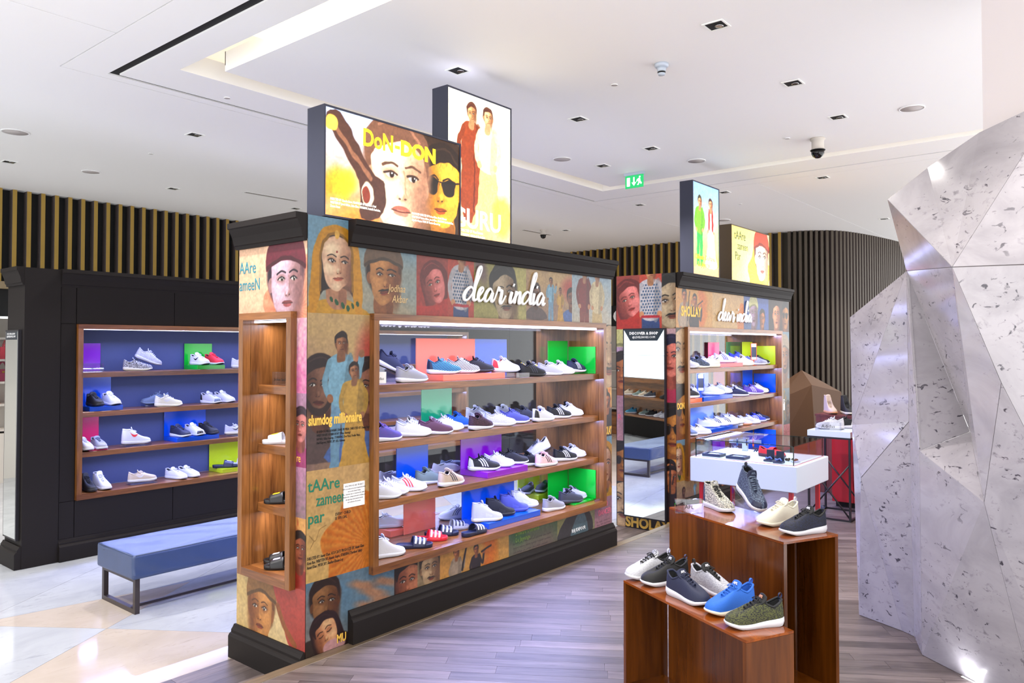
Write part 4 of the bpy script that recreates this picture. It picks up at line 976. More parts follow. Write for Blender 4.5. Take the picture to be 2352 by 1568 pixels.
# ---- dark wall unit
VL, VLB = 7.78, 8.20
L_ = root('shelf_wall', (2.53, VL, 0), 'long charcoal panelled wall unit with walnut framed shoe shelves', 'display')
LA, LB = 3.02, 5.72; NA, NB = 6.05, 8.35; UE = 11.6
def blk(lo, hi, n='carcass'): box(n, lo, hi, M_DARK, L_)
blk((2.54, 7.80, .003), (LA - .012, VLB, 2.70)); blk((LB + .012, 7.80, .003), (NA - .012, VLB, 2.70)); blk((NB + .012, 7.80, .003), (UE, VLB, 2.70))
for a, b in ((LA, LB), (NA, NB)):
    blk((a - .012, 7.80, 2.178), (b + .012, VLB, 2.70), 'head_box'); blk((a - .012, 7.80, .003), (b + .012, VLB, .549), 'plinth_box')
    box('back_panel', (a, 8.14, .6), (b, 8.2, 2.17), M_DARKBLUE, L_)
    cavity(L_, a, b, 7.79, 8.15)
# panelling
edges = [2.834, LA - .05, 3.92, 4.82, LB + .05, NA - .05, 6.8, 7.6, NB + .05, 9.4, 10.5, UE]
for a, b in zip(edges, edges[1:]):
    solid = (a >= LB and b <= NA) or b <= LA or a >= NB
    box('panel', (a + .003, 7.785, 2.215), (b - .003, 7.80, 2.57), M_DARK, L_); box('panel', (a + .003, 7.785, .205), (b - .003, 7.80, .545), M_DARK, L_)
    if solid: box('panel', (a + .003, 7.785, .55), (b - .003, 7.80, 2.21), M_DARK, L_)
box('end_pilaster', (2.53, 7.775, .003), (2.83, 8.2, 2.715), M_DARK, L_)
CL = [(a * .8, b - .07) for a, b in CORN]
prism('cornice', [(7.80 + a, b) for a, b in CL], 2.832, UE, 'x', M_DARK, L_); prism('cornice', [(2.53 + a, b) for a, b in CL], 7.78, 8.2, 'y', M_DARK, L_)
prism('baseboard', [(7.80 + a, b + .003) for a, b in BASE], 2.832, UE, 'x', M_DARK, L_); prism('baseboard', [(2.53 + a, b + .003) for a, b in BASE], 7.78, 8.2, 'y', M_DARK, L_)
mr = box('mirror_frame', (2.50, 7.83, .25), (2.528, 8.16, 2.15), M_BLKSTEEL, L_); box('mirror_glass', (2.498, 7.845, .265), (2.50, 8.145, 2.135), M_MIRROR, mr); box('mirror_sign', (2.495, 7.86, 2.06), (2.498, 8.13, 2.135), mat('navy_sign', (0, 0, 0)), mr)
text('lettering', 'DISCOVER & SHOP\n@LEVELSHOES.COM', .024, (2.494, 7.995, 2.105), 'end', M_LETTER, mr, align='CENTER', ext=.0003)
dear_india(L_, 6.62, 2.27, 1.0, 7.783, rad=.12)

# ---- video wall with shoe shelves, seen in the mirror
vb_ = np.array([-0.62, 9.25]); va = np.array([0.42, 7.25]); dv = (vb_ - va) / np.linalg.norm(vb_ - va)
vw = root('video_wall', (va[0], va[1], 0), 'white tiled video wall over walnut shoe shelves, reflected in the mirror', 'screen', rotz=atan2(dv[1], dv[0]))
LV = float(np.linalg.norm(vb_ - va)) + .6
box('carcass', (-.5, .02, 0), (LV, .4, 3.2), M_DARK, vw, local=True)
for z0, z1 in ((1.30, 1.80), (1.806, 2.4), (2.406, 3.0)):
    for k in range(4): box('screen_tile', (-.45 + k * .8, .0, z0), (-.45 + k * .8 + .794, .02, z1), mat('screen_white', (0.9, 0.95, 1.0), .4, emit=(0.90, 0.96, 1.0), estr=.7), vw, local=True)
for z in (.50, .90): box('shelf', (-.5, -.28, z - .04), (LV, .02, z), M_WALNUT_X, vw, local=True)
box('back_board', (-.5, .0, .5), (LV, .02, 1.26), M_WALNUT_X, vw, local=True); box('sill', (-.5, -.05, 1.20), (LV, .02, 1.29), M_WALNUT_X, vw, local=True)
# ================================================================== LIGHT BOXES
M_BOXSIDE = mat('lightbox_casing', (0.17, 0.18, 0.25), .5)
def lightbox(u0, u1, v, z0, z1, dep, painter, label, side=None, cell=.0045):
    t = root('light_box', ((u0 + u1) / 2, v, z0), label, 'light box', 'backlit poster boxes on top of the displays')
    s = side or M_BOXSIDE
    e = .012
    box('casing', (u0, v + .012, z0), (u1, v + dep, z1), s, t)
    for lo, hi in (((u0, z0), (u0 + e, z1)), ((u1 - e, z0), (u1, z1)), ((u0 + e, z1 - e), (u1 - e, z1)), ((u0 + e, z0), (u1 - e, z0 + e))):
        box('rim', (lo[0], v, lo[1]), (hi[0], v + .012, hi[1]), s, t)
    return poster(t, painter, u0 + e, u1 - e, z0 + e, z1 - e, 'front', v + .006, cell, M_LIGHTBOX, 'backlit_poster'), v + .0045
YB_ = mat('backlit_yellow', (1.0, 0.83, 0.12), .5, emit=(1.0, 0.86, 0.14), estr=.62); WB_ = mat('backlit_white', (1, 1, .95), .5, emit=(1, 1, .93), estr=.65); GB_ = mat('dim_green_ink', (0.30, 0.42, 0.22), .5)
t, y = lightbox(2.85, 4.062, V0 + .006, 2.792, 3.48, .17, art_lb_duo, 'wide backlit poster with revolver and two male faces')
text('lettering', 'DoN', .155, (3.15, y, 3.29), 'front', YB_, t, bold=.004, sx=.82); text('lettering', '-', .14, (3.425, y, 3.30), 'front', YB_, t, bold=.004); text('lettering', 'DON', .135, (3.475, y, 3.29), 'front', YB_, t, bold=.007, sx=1.05)
text('lettering', 'DIRECTED BY Chandra Barot. PRODUCED BY Nariman A. Irani\nWRITTEN BY Javed Akhtar, Salim Khan. STARRING Amitabh Bachchan,\nZeenat Aman', .022, (2.90, y, 2.90), 'front', WB_, t, sx=.62, shear=.15)
text('lettering', 'PRODUCED DIRECTED BY Farhan Akhtar, Ritesh Sidhwani\nWRITTEN BY Farhan Akhtar, Javed Akhtar. STARRING Shah Rukh Khan,\nPriyanka Chopra. MUSIC BY Shankar-Ehsaan-Loy', .022, (3.58, y, 2.90), 'front', WB_, t, sx=.62, shear=.15)
t, y = lightbox(4.146, 4.916, 4.05, 2.792, 3.99, .16, art_lb_embrace, 'tall pale backlit poster of an embracing couple')
text('lettering', 'GURU', .21, (4.21, y, 2.93), 'front', WB_, t, bold=.004, sx=1.0)
text('lettering', 'DIRECTED BY Mani Ratnam\nSTARRING Abhishek Bachchan', .032, (4.30, y, 2.89), 'front', WB_, t, sx=.7)
t, y = lightbox(8.27, 9.0, 4.05, 2.792, 3.96, .17, art_lb_couple, 'tall backlit poster of a green dressed woman and a white dressed man', cell=.0065)
text('lettering', 'Dilwale Dulhania\n   Le Jayenge', .085, (8.33, y, 3.04), 'front', YB_, t, sx=.95, shear=.1)
t, y = lightbox(9.36, 10.67, 4.05, 2.792, 3.575, .17, art_lb_sun, 'yellow backlit poster with an orange ray collar and capped face', mat('lightbox_casing_tan', (0.36, 0.29, 0.20), .5), cell=.0065)
text('lettering', 'tAAre', .16, (9.46, y, 3.40), 'front', GB_, t, sx=.9); text('lettering', 'zameen', .14, (9.56, y, 3.27), 'front', GB_, t, sx=.8); text('lettering', 'Par', .15, (9.48, y, 3.13), 'front', GB_, t, sx=.9)

# ================================================================== BENCH
bn = root('bench', (2.66, 5.83, 0), 'long slate leather bench on a square steel frame before the shelf wall', 'bench')
B0, B1, BV0, BV1 = 2.62, 4.36, 5.79, 6.42
def cushion(name, lo, hi, m, parent, nx=40, ny=14):
    """upholstered block: rounded edges, slack top with creases"""
    V, Fc = [], []; rg = random.Random(5)
    W, D, H = hi[0] - lo[0], hi[1] - lo[1], hi[2] - lo[2]; r = .018
    bm = bmesh.new(); vs = [bm.verts.new(v) for v in boxv(lo, hi)]
    for f in BOXF: bm.faces.new([vs[i] for i in f])
    bmesh.ops.bevel(bm, geom=list(bm.edges), offset=r, segments=3, affect='EDGES', profile=.5)
    bmesh.ops.subdivide_edges(bm, edges=[e for e in bm.edges if e.calc_length() > .1], cuts=26, use_grid_fill=True)
    for v in bm.verts:
        x, y, z = v.co
        if z > hi[2] - .03: v.co.z += .006 * sin(x * 9 + 2 * sin(y * 7)) * sin(y * 11 + x * 3) * (1 if r * 2 < y - lo[1] < D - r * 2 else .3)
        elif z > lo[2] + .03 and (y < lo[1] + .01): v.co.y += .010 * sin(x * 26 + z * 40) * sin(x * 7 + 1) * max(0, (hi[2] - z) / H)
    bm.verts.index_update()
    V = [tuple(v.co) for v in bm.verts]; Fc = [[v.index for v in f.verts] for f in bm.faces]; bm.free()
    return mesh(name, V, Fc, m, parent, smooth=True)
cushion('seat', (B0, BV0, .262), (B1, BV1, .445), M_LEATHER, bn)
tube('piping', [(B0 + .02, BV0 + .006, .441), (B1 - .02, BV0 + .006, .441)], .005, M_LEATHER, bn); tube('piping', [(B0 + .006, BV0 + .02, .441), (B0 + .006, BV1 - .02, .441)], .005, M_LEATHER, bn)
for x in (B0 + .03, B1 - .07):
    fr = box('leg_frame', (x, BV0 + .03, .0), (x + .035, BV1 - .03, .035), M_STEEL, bn)
    for yv in (BV0 + .03, BV1 - .065): box('leg', (x, yv, .035), (x + .035, yv + .035, .262), M_STEEL, bn)
    box('top_rail', (x, BV0 + .065, .235), (x + .035, BV1 - .065, .262), M_STEEL, bn)
box('stretcher', (B0 + .065, BV0 + .16, .012), (B1 - .07, BV0 + .18, .032), M_STEEL, bn)

# ================================================================== PLINTHS
pa = np.array([0.425, 0.905, 0]); pb = np.array([0.905, -0.425, 0])      # long way (away), short way (to the right)
def plinth(name, corner, LN, SH, ztop, label, closed_front):
    """corner: near left corner of the top; local x = short way, local y = long way"""
    t = root(name, (corner[0], corner[1], ZP), label, 'plinth', 'walnut shoe plinths', rotz=atan2(pb[1], pb[0]))
    H = ztop - ZP; th = .022
    def b(n, lo, hi, m=M_PLINTH): return box(n, lo, hi, m, t, local=True)
    b('top', (0, 0, H - .012), (SH, LN, H), M_PLINTH_TOP); b('bottom', (th, th, .002), (SH - th, LN - th, .02))
    if closed_front:                     # long face shut with two boards, near end open, slit in the far side
        b('side_board', (0, 0, 0), (th, LN * .41, H - .013)); b('side_board', (0, LN * .41 + .003, 0), (th, LN, H - .013))
        b('side_board', (SH - th, 0, 0), (SH, .27, H - .013)); b('side_board', (SH - th, .285, 0), (SH, LN, H - .013)); b('end_board', (th, LN - th, 0), (SH - th, LN, H - .013))
    else:                                # long face open, near end shut, slit in the far corner
        b('end_board', (0, 0, 0), (SH, th, H - .013)); b('side_board', (SH - th, th, 0), (SH, LN - .06, H - .013)); b('end_board', (0, LN - th, 0), (SH, LN, H - .013))
    return t
pt_ = onz(1800, 1245, 1.0); pl_ = onz(1714, 1471, .73)
tallp = plinth('display_plinth', pt_, .95, .385, 1.0, 'taller walnut plinth carrying four running shoes', True)
lowp = plinth('display_plinth', pl_, .945, .275, .73, 'lower walnut plinth in front carrying six running shoes', False)

# ================================================================== GLASS CASE
gc0, gc1, gv0, gv1 = 6.73, 7.60, 2.33, 3.34
gt = root('case_table', (gc0, gv0, ZP), 'white box table on red legs under a glass case', 'table')
box('table_box', (gc0, gv0, .72), (gc1, gv1, .95), M_WHITE, gt, bev=.006)
for x in (gc0 + .06, gc1 - .1):
    for y in (gv0 + .06, gv1 - .1): box('leg', (x, y, ZP), (x + .035, y + .035, .72), M_RED, gt)
for lo, hi in (((gc0 + .03, gv0 + .03), (gc1 - .03, gv0 + .037)), ((gc0 + .03, gv0 + .037), (gc0 + .037, gv1 - .03)), ((gc1 - .037, gv0 + .037), (gc1 - .03, gv1 - .03)), ((gc0 + .037, gv1 - .037), (gc1 - .037, gv1 - .03))):
    box('red_inlay', (lo[0], lo[1], .949), (hi[0], hi[1], .9515), M_RED, gt)
gl = root('glass_case', (gc0 + .04, gv0 + .04, .952), 'clear glass case standing on the white box table', 'glass case')
a0, a1, b0, b1, h0, h1 = gc0 + .04, gc1 - .04, gv0 + .04, gv1 - .04, .952, 1.115
box('pane', (a0, b0, h0), (a0 + .006, b1, h1), M_PANE, gl); box('pane', (a1 - .006, b0, h0), (a1, b1, h1), M_PANE, gl)
box('pane', (a0 + .006, b0, h0), (a1 - .006, b0 + .006, h1), M_PANE, gl); box('pane', (a0 + .006, b1 - .006, h0), (a1 - .006, b1, h1), M_PANE, gl)
box('top_pane', (a0, b0, h1), (a1, b1, h1 + .006), M_PANE, gl)
for x in (a0, a1 - .005):
    for y in (b0, b1 - .005): box('glass_edge', (x - .001, y - .001, h0), (x + .006, y + .006, h1), M_GLASSEDGE, gl)
for lo, hi in (((a0, b0), (a1, b0 + .006)), ((a0, b0), (a0 + .006, b1)), ((a1 - .006, b0), (a1, b1)), ((a0, b1 - .006), (a1, b1))):
    box('glass_edge', (lo[0] - .001, lo[1] - .001, h1 + .001), (hi[0] + .001, hi[1] + .001, h1 + .007), M_GLASSEDGE, gl)
ZT = .952
M_NAVYL = mat('navy_leatherette', (0.15, 0.17, 0.28), .4); M_REDP = mat('red_patent', (0.55, 0.08, 0.12), .15, coat=.5)
for px, lb in (((1640, 1046), 'farther dark tray with a silver card in the glass case'), ((1695, 1052), 'nearer dark tray with a silver card in the glass case')):
    c = onz(px[0], px[1], ZT); t = root('display_tray', tuple(c), lb, 'tray', 'dark trays in the glass case', rotz=.0)
    box('tray_base', (c[0] - .07, c[1] - .09, ZT), (c[0] + .07, c[1] + .09, ZT + .016), M_NAVYL, t)
    for lo, hi in (((-.07, -.09), (.07, -.075)), ((-.07, .075), (.07, .09)), ((-.07, -.075), (-.055, .075)), ((.055, -.075), (.07, .075))): box('tray_edge', (c[0] + lo[0], c[1] + lo[1], ZT + .016), (c[0] + hi[0], c[1] + hi[1], ZT + .024), M_NAVYL, t)
    box('silver_card', (c[0] - .045, c[1] - .05, ZT + .016), (c[0] + .045, c[1] + .05, ZT + .02), mat('silver_card', (0.75, 0.78, 0.85), .25, .6), t)
for px, lb in (((1768, 1058), 'dark card holder with blue ruffle beside the bracelet'), ((1790, 1062), 'dark card holder nearest the corner of the glass case')):
    c = onz(px[0], px[1], ZT); t = root('card_holder', tuple(c), lb, 'card holder', 'card holders in the glass case')
    box('backrest', (c[0] + .02, c[1] - .035, ZT + .015), (c[0] + .03, c[1] + .035, ZT + .10), mat('navy_card', (0.09, 0.11, 0.19), .3), t); box('base', (c[0] - .05, c[1] - .04, ZT), (c[0] + .03, c[1] + .04, ZT + .014), M_NAVYL, t)
    tube('ruffle', [(c[0] - .03, c[1] - .03, ZT + .022), (c[0] - .012, c[1] - .01, ZT + .036), (c[0] - .03, c[1] + .012, ZT + .024), (c[0] - .01, c[1] + .03, ZT + .03)], .009, mat('blue_velvet', (0.30, 0.38, 0.62), .6), t)
c = onz(1682, 1033, ZT) - np.array([0, .10, 0]); t = root('bangle_stand', tuple(c), 'white bar stand with blue, brown and orange bangles', 'stand')
tube('bar', [(c[0], c[1] + .13, ZT + .09), (c[0] + .1, c[1] - .16, ZT + .09)], .02, M_WHITE, t, n=12); box('foot', (c[0] + .03, c[1] - .04, ZT), (c[0] + .07, c[1] + .01, ZT + .08), M_WHITE, t)
for k, cc in ((.25, (0.15, 0.32, 0.62)), (.55, (0.30, 0.16, 0.14)), (.75, (0.88, 0.33, 0.22))):
    q = np.array([c[0] + .1 * k, c[1] + .13 - .29 * k, ZT + .082])
    tube('bangle', [q + np.array([.0, .0, 0]) + .034 * (np.array([.945, .326, 0]) * cos(a) + np.array([0, 0, 1]) * sin(a)) for a in np.linspace(0, 2 * pi, 14)[:-1]], .007, mat('bangle_%d' % int(k * 100), cc, .4), t, n=6, closed=True)
def bracelet(px, label, col, n=9, r=.035):
    c = onz(px[0], px[1], ZT); t = root('bead_bracelet', tuple(c), label, 'bracelet')
    for k in range(n):
        a = 2 * pi * k / n; lathe('bead', [(.002, 0), (.011, .004), (.013, .011), (.011, .018), (.002, .022)], (c[0] + r * cos(a), c[1] + r * 1.4 * sin(a), ZT), mat('bead_' + label[:5], col, .25, .3), t, n=8)
bracelet((1818, 1058), 'bronze bead bracelet beside the red strapped shoe', (0.22, 0.17, 0.12))
c = onz(1762, 1040, ZT); t = root('chain_necklace', tuple(c), 'dark blue link necklace lying across the glass case', 'necklace')
for k in range(14):
    q = np.array([c[0] + .02 * sin(k * .9), c[1] + .12 - .019 * k, ZT + .012])
    tube('link', [q + np.array([.016 * cos(a), .011 * sin(a), .008 * sin(2 * a)]) for a in np.linspace(0, 2 * pi, 9)[:-1]], .0045, mat('gunmetal', (0.16, 0.19, 0.30), .25, .6), t, n=5, closed=True)
c = onz(1808, 1066, ZT); t = root('ribbon_bow', tuple(c), 'small pale blue ribbon bow at the glass case corner', 'bow')
c = onz(1826, 1062, ZT)
for s_ in (-1, 1): tube('loop', [(c[0] + s_ * .0, c[1], ZT + .006), (c[0] - .01, c[1] + s_ * .03, ZT + .016), (c[0] + .012, c[1] + s_ * .04, ZT + .010), (c[0], c[1], ZT + .006)], .006, mat('pale_ribbon', (0.72, 0.78, 0.9), .4), t, n=6)

# ================================================================== BACK CORNER: podium, red cabinets, frame table
bt0, bt1, bw0, bw1, bz = 8.42, 9.0, 2.36, 2.80, 1.10
bt = root('frame_table', (bt0, bw0, ZP), 'slim black frame table with a white top by the red cabinet', 'table')
box('top', (bt0, bw0, bz - .06), (bt1, bw1, bz), M_WHITE, bt)
for x in (bt0, bt1 - .02):
    for y in (bw0, bw1 - .02): box('leg', (x, y, ZP), (x + .02, y + .02, bz - .062), M_BLKSTEEL, bt)
for (p, q) in (((bt0, bw0, ZP + .02), (bt0, bw1, bz - .35)), ((bt0, bw1, ZP + .02), (bt0, bw0, bz - .35)), ((bt1, bw0, ZP + .02), (bt1, bw1, bz - .35))): tube('brace', [np.array(p) + .01, np.array(q) + .01], .009, M_BLKSTEEL, bt, n=6)
for z in (ZP, bz - .08):
    for y in (bw0, bw1 - .02): box('rail', (bt0 + .02, y, z), (bt1 - .02, y + .02, z + .018), M_BLKSTEEL, bt)
    for x in (bt0, bt1 - .02): box('rail', (x, bw0 + .02, z), (x + .02, bw1 - .02, z + .018), M_BLKSTEEL, bt)
def cabinet(name, lo, hi, m, label, doors=2):
    t = root(name, lo, label, 'cabinet')
    box('body', (lo[0] + .012, lo[1], lo[2] + .06), hi, m, t); box('toe_kick', (lo[0] + .05, lo[1] + .03, lo[2]), (hi[0] - .02, hi[1] - .03, lo[2] + .06), M_BLACK, t)
    w = (hi[1] - lo[1]) / doors
    for k in range(doors): box('door', (lo[0], lo[1] + k * w + .003, lo[2] + .065), (lo[0] + .012, lo[1] + (k + 1) * w - .003, hi[2] - .01), m, t)
    return t
cabinet('red_cabinet', (9.15, 2.3, ZP), (9.75, 2.77, 1.03), M_RED, 'crimson lacquered cabinet behind the frame table')
cabinet('orange_cabinet', (8.43, 1.75, ZP), (9.0, 2.32, 1.17), M_ORANGERED, 'orange red cabinet next to the marble column')
box_ = root('boot_stand', (9.95, 2.3, ZP), 'red brown timber block under the pair of boots', 'plinth')
box('body', (9.95, 2.2, ZP), (10.6, 3.2, 1.12), wood('maroon_board', (0.30, 0.13, 0.11), (0.42, 0.20, 0.17), 'z', .4), box_); box('top', (9.94, 2.19, 1.121), (10.61, 3.21, 1.145), MATS['maroon_board'], box_)
def podium(px, label, s):
    c = onz(px[0], px[1], ZP)
    t = root('faceted_podium', (c[0], c[1], ZP), label, 'podium')
    B = [(-.3, .5), (-.35, -.25), (.3, -.6), (.6, .2), (.2, .6)]; T = [(-.12, .32), (-.2, -.12), (.25, -.35), (.42, .1), (.12, .38)]
    for nm, P0, P1, z0, z1 in (('lower_facets', B, [(a * 1.0, b * 1.0) for a, b in T], 0, 1.15 * s),):
        V = [(c[0] + a, c[1] + b, ZP + z0) for a, b in P0] + [(c[0] + a * 1.15, c[1] + b * 1.15, ZP + z1 * (1 + .1 * ((i * 2) % 3 - 1))) for i, (a, b) in enumerate(P1)] + [(c[0] + .05, c[1] + .1, ZP + z1 * 1.28)]
        Fc = []
        for i in range(5):
            j = (i + 1) % 5; Fc += [(i, j, 5 + j), (i, 5 + j, 5 + i), (5 + i, 5 + j, 10)]
        mesh('facet_shell', V, Fc, M_PODIUM, t)
    return t
pd = podium((1872, 1150), 'brown angular podium rising behind the far display', 1.0)
pd.location = (11.75, 3.9, ZP)
# ================================================================== CEILING FITTINGS
def downlight(u, v, label, lit=True, watts=None):
    if label: t = root('downlight', (u, v, ZC), label, 'downlight', 'square recessed downlights')
    else:
        t = link(bpy.data.objects.new('downlight', None)); t.parent = ceil; t.location = (u, v, 0); ORG[t] = np.array([u, v, ZC])
    s = .075; z = ZC - .001
    for lo, hi in (((-s, -s), (s, -s + .012)), ((-s, s - .012), (s, s)), ((-s, -s + .012), (-s + .012, s - .012)), ((s - .012, -s + .012), (s, s - .012))):
        box('trim', (u + lo[0], v + lo[1], ZC - .008), (u + hi[0], v + hi[1], z), mat('trim_white', (0.95, 0.95, 0.93), .4), t)
    box('baffle', (u - s + .013, v - s + .013, ZC - .0025), (u + s - .013, v + s - .013, z), M_BLACK, t)
    lathe('lamp_ring', [(.022, -.003), (.03, -.003), (.03, -.009), (.022, -.009)], (u + .018, v - .012, ZC), mat('chrome', (0.75, 0.75, 0.75), .2, 1.0), t, n=12)
    if lit:
        ld = bpy.data.lights.new('downlight_lamp', 'SPOT'); ld.energy = watts or SPOT_W; ld.spot_size = radians(105); ld.spot_blend = .8; ld.color = SPOT_COL; ld.shadow_soft_size = .05
        o = link(bpy.data.objects.new('downlight_lamp', ld)); o.location = (0, 0, -.03); o.parent = t
ds = [((4.4, 4.18), 'square downlight above the pale embrace light box'), ((6.09, 4.18), 'square downlight between the tall light box and the smoke detector'), ((7.51, 4.18), 'square downlight above the exit sign end of the raft'),
      ((6.39, 2.22), 'large square downlight nearest the marble column'), ((7.62, 2.22), 'square downlight beside the dome camera'), ((7.86, 5.04), 'square downlight just above the green exit sign'),
      ((10.32, 4.57), 'square downlight right of the green dressed poster box'), ((10.23, 3.18), 'square downlight past the light cove near the ceiling joint'), ((10.41, 6.0), 'square downlight left of the far light boxes'), ((14.23, 3.4), 'small far square downlight by the marble tip'), ((4.01, 7.57), 'square downlight above the dark shelf wall')]
for (u, v), lb in ds: downlight(u, v, lb, watts=SPOT_W * (.25 if (u, v) == (4.4, 4.18) else .6 if v < 2.5 else 1.0))
# the same grid goes on over the shop floor behind and beside the camera
for i, (u, v) in enumerate([(1.2, 7.6), (6.9, 7.57), (9.6, 8.2), (2.0, 4.18), (4.9, 2.22), (3.4, 2.22), (3.4, 0.2), (5.2, -.2), (1.0, 1.2), (0.6, 5.6), (11.8, 8.4)]): downlight(u, v, None, watts=SPOT_W * (.5 if v < 3 else 1.0))
for u, v in ((3.2, 10.4), (5.2, 10.4), (7.2, 10.4), (9.2, 10.4), (11.2, 10.4), (0.4, 10.4)): downlight(u, v, None, watts=SPOT_W * 1.3)  # unseen back aisle lamps, added so floor bounce brightens the ceiling
M_GRILLE = mat('speaker_grille', (0.72, 0.69, 0.68), .7)
def disc(u, v, r, label, cat='speaker', name='ceiling_speaker', grp='round ceiling speakers'):
    t = root(name, (u, v, ZC), label, cat, grp)
    lathe('rim', [(r, -.001), (r, -.008), (r * .9, -.01), (r * .9, -.001)], (u, v, ZC), M_CEIL, t, n=28); lathe('grille', [(r * .89, -.002), (r * .89, -.007), (.002, -.008)], (u, v, ZC), M_GRILLE, t, n=28)
for (u, v), r, lb in [((2.79, 8.9), .13, 'round ceiling speaker at the far left edge'), ((4.04, 10.2), .11, 'round ceiling speaker over the left slatted wall'), ((3.0, 10.6), .06, 'small round speaker close to the left slats'), ((7.28, 5.23), .11, 'round ceiling speaker left of the exit sign'), ((8.36, 4.05), .11, 'round ceiling speaker right of the exit sign'), ((7.77, 1.61), .11, 'round ceiling speaker beside the white boxed column'), ((12.6, 5.6), .12, 'round ceiling speaker above the curved slatted wall')]: disc(u, v, r, lb)
for (px), lb in [((347, 352), 'tiny white sprinkler cap above the dark shelf wall'), ((522, 224), 'small white sprinkler cap by the black slot'), ((1411, 194), 'small white sprinkler cap left of the smoke detector'), ((1808, 317), 'small white sprinkler cap left of the dome camera'), ((1700, 468), 'small sprinkler cap right of the far light box')]:
    p = onz(px[0], px[1], ZC); disc(p[0], p[1], .03, lb, 'sprinkler', 'sprinkler_cap', 'ceiling sprinkler caps')
# smoke detector
u, v = 5.31, 2.86
t = root('smoke_detector', (u, v, ZC), 'white cone shaped smoke detector on the ceiling raft', 'smoke detector')
lathe('base', [(.055, 0), (.055, -.02), (.045, -.03)], (u, v, ZC), M_WHITE, t); lathe('chamber', [(.038, -.03), (.032, -.062)], (u, v, ZC), M_WHITE, t); lathe('vent', [(.031, -.063), (.031, -.072), (.024, -.074)], (u, v, ZC), M_BLACK, t); lathe('cap', [(.030, -.0745), (.026, -.088), (.004, -.09)], (u, v, ZC), M_WHITE, t)
# dome cameras
for (u, v), lb, k in (((8.28, 2.62), 'white dome security camera with smoked bubble under the ceiling', 1.0), ((11.5, 8.7), 'tiny dark dome camera far behind the main display', .8)):
    t = root('dome_camera', (u, v, ZC), lb, 'camera', 'dome cameras')
    lathe('housing', [(.075 * k, 0), (.075 * k, -.02), (.062 * k, -.025), (.062 * k, -.12 * k), (.07 * k, -.13 * k)], (u, v, ZC), M_OFFWHITE, t, n=24)
    lathe('bubble', [(.068 * k, -.131 * k), (.064 * k, -.165 * k), (.05 * k, -.19 * k), (.028 * k, -.207 * k), (.004, -.212 * k)], (u, v, ZC), mat('smoked_bubble', (0.06, 0.05, 0.05), .05), t, n=24)
    lathe('ring', [(.074 * k, -.122 * k), (.076 * k, -.126 * k), (.074 * k, -.131 * k)], (u, v, ZC), M_BLACK, t, n=24)
# exit sign
e0 = onz(1457, 396, ZC); eu, ev = float(e0[0]), float(e0[1])
t = root('exit_sign', (eu, ev, ZC), 'green emergency exit sign with arrow and running figure', 'sign')
M_EXIT = mat('exit_green', (0.10, 0.62, 0.34), .4, emit=(0.10, 0.66, 0.36), estr=.6); M_EXW = mat('exit_white', (1, 1, 1), .4, emit=(1, 1, 1), estr=.8)
box('housing', (eu - .02, ev - .14, ZC - .035), (eu + .02, ev + .14, ZC - .001), M_WHITE, t); box('plate', (eu - .006, ev - .13, ZC - .195), (eu + .006, ev + .13, ZC - .036), M_EXIT, t)
def ex_poly(P): mesh('pictogram', [(eu - .0075, ev - a, ZC - .115 + b) for a, b in P], [tuple(range(len(P)))], M_EXW, t)
ex_poly([(-.105, -.055), (-.06, -.055), (-.06, .055), (-.105, .055)])                      # doorway
ex_poly([(-.012, .055), (.006, .055), (.006, -.01), (.03, -.01), (-.003, -.055), (-.036, -.01), (-.012, -.01)])   # arrow
ex_poly([(.064, .035), (.088, .03), (.092, -.005), (.112, -.03), (.10, -.045), (.078, -.02), (.066, -.05), (.045, -.05), (.045, -.04), (.058, -.035), (.062, -.002), (.045, .005), (.04, -.01), (.032, -.006), (.04, .02)])
ex_poly([(.082 + .012 * cos(a), .05 + .012 * sin(a)) for a in np.linspace(0, 2 * pi, 10)[:-1]])
# linear air vents
for px, ln, lb in (((560, 440), .9, 'slim white linear air vent over the left slats'), ((1200, 527), .9, 'slim linear air vent behind the tall light box'), ((2000, 545), 1.4, 'slim linear air vent over the curved slats')):
    p = onz(px[0], px[1], ZC); t = root('air_vent', (p[0], p[1], ZC), lb, 'air vent', 'linear ceiling vents')
    box('frame', (p[0], p[1] - .05, ZC - .006), (p[0] + ln, p[1] + .05, ZC - .001), M_CEIL, t)
    for k in range(2): box('slot', (p[0] + .02, p[1] - .03 + k * .035, ZC - .008), (p[0] + ln - .02, p[1] - .012 + k * .035, ZC - .006), mat('vent_slot', (0.45, 0.42, 0.38), .7), t)
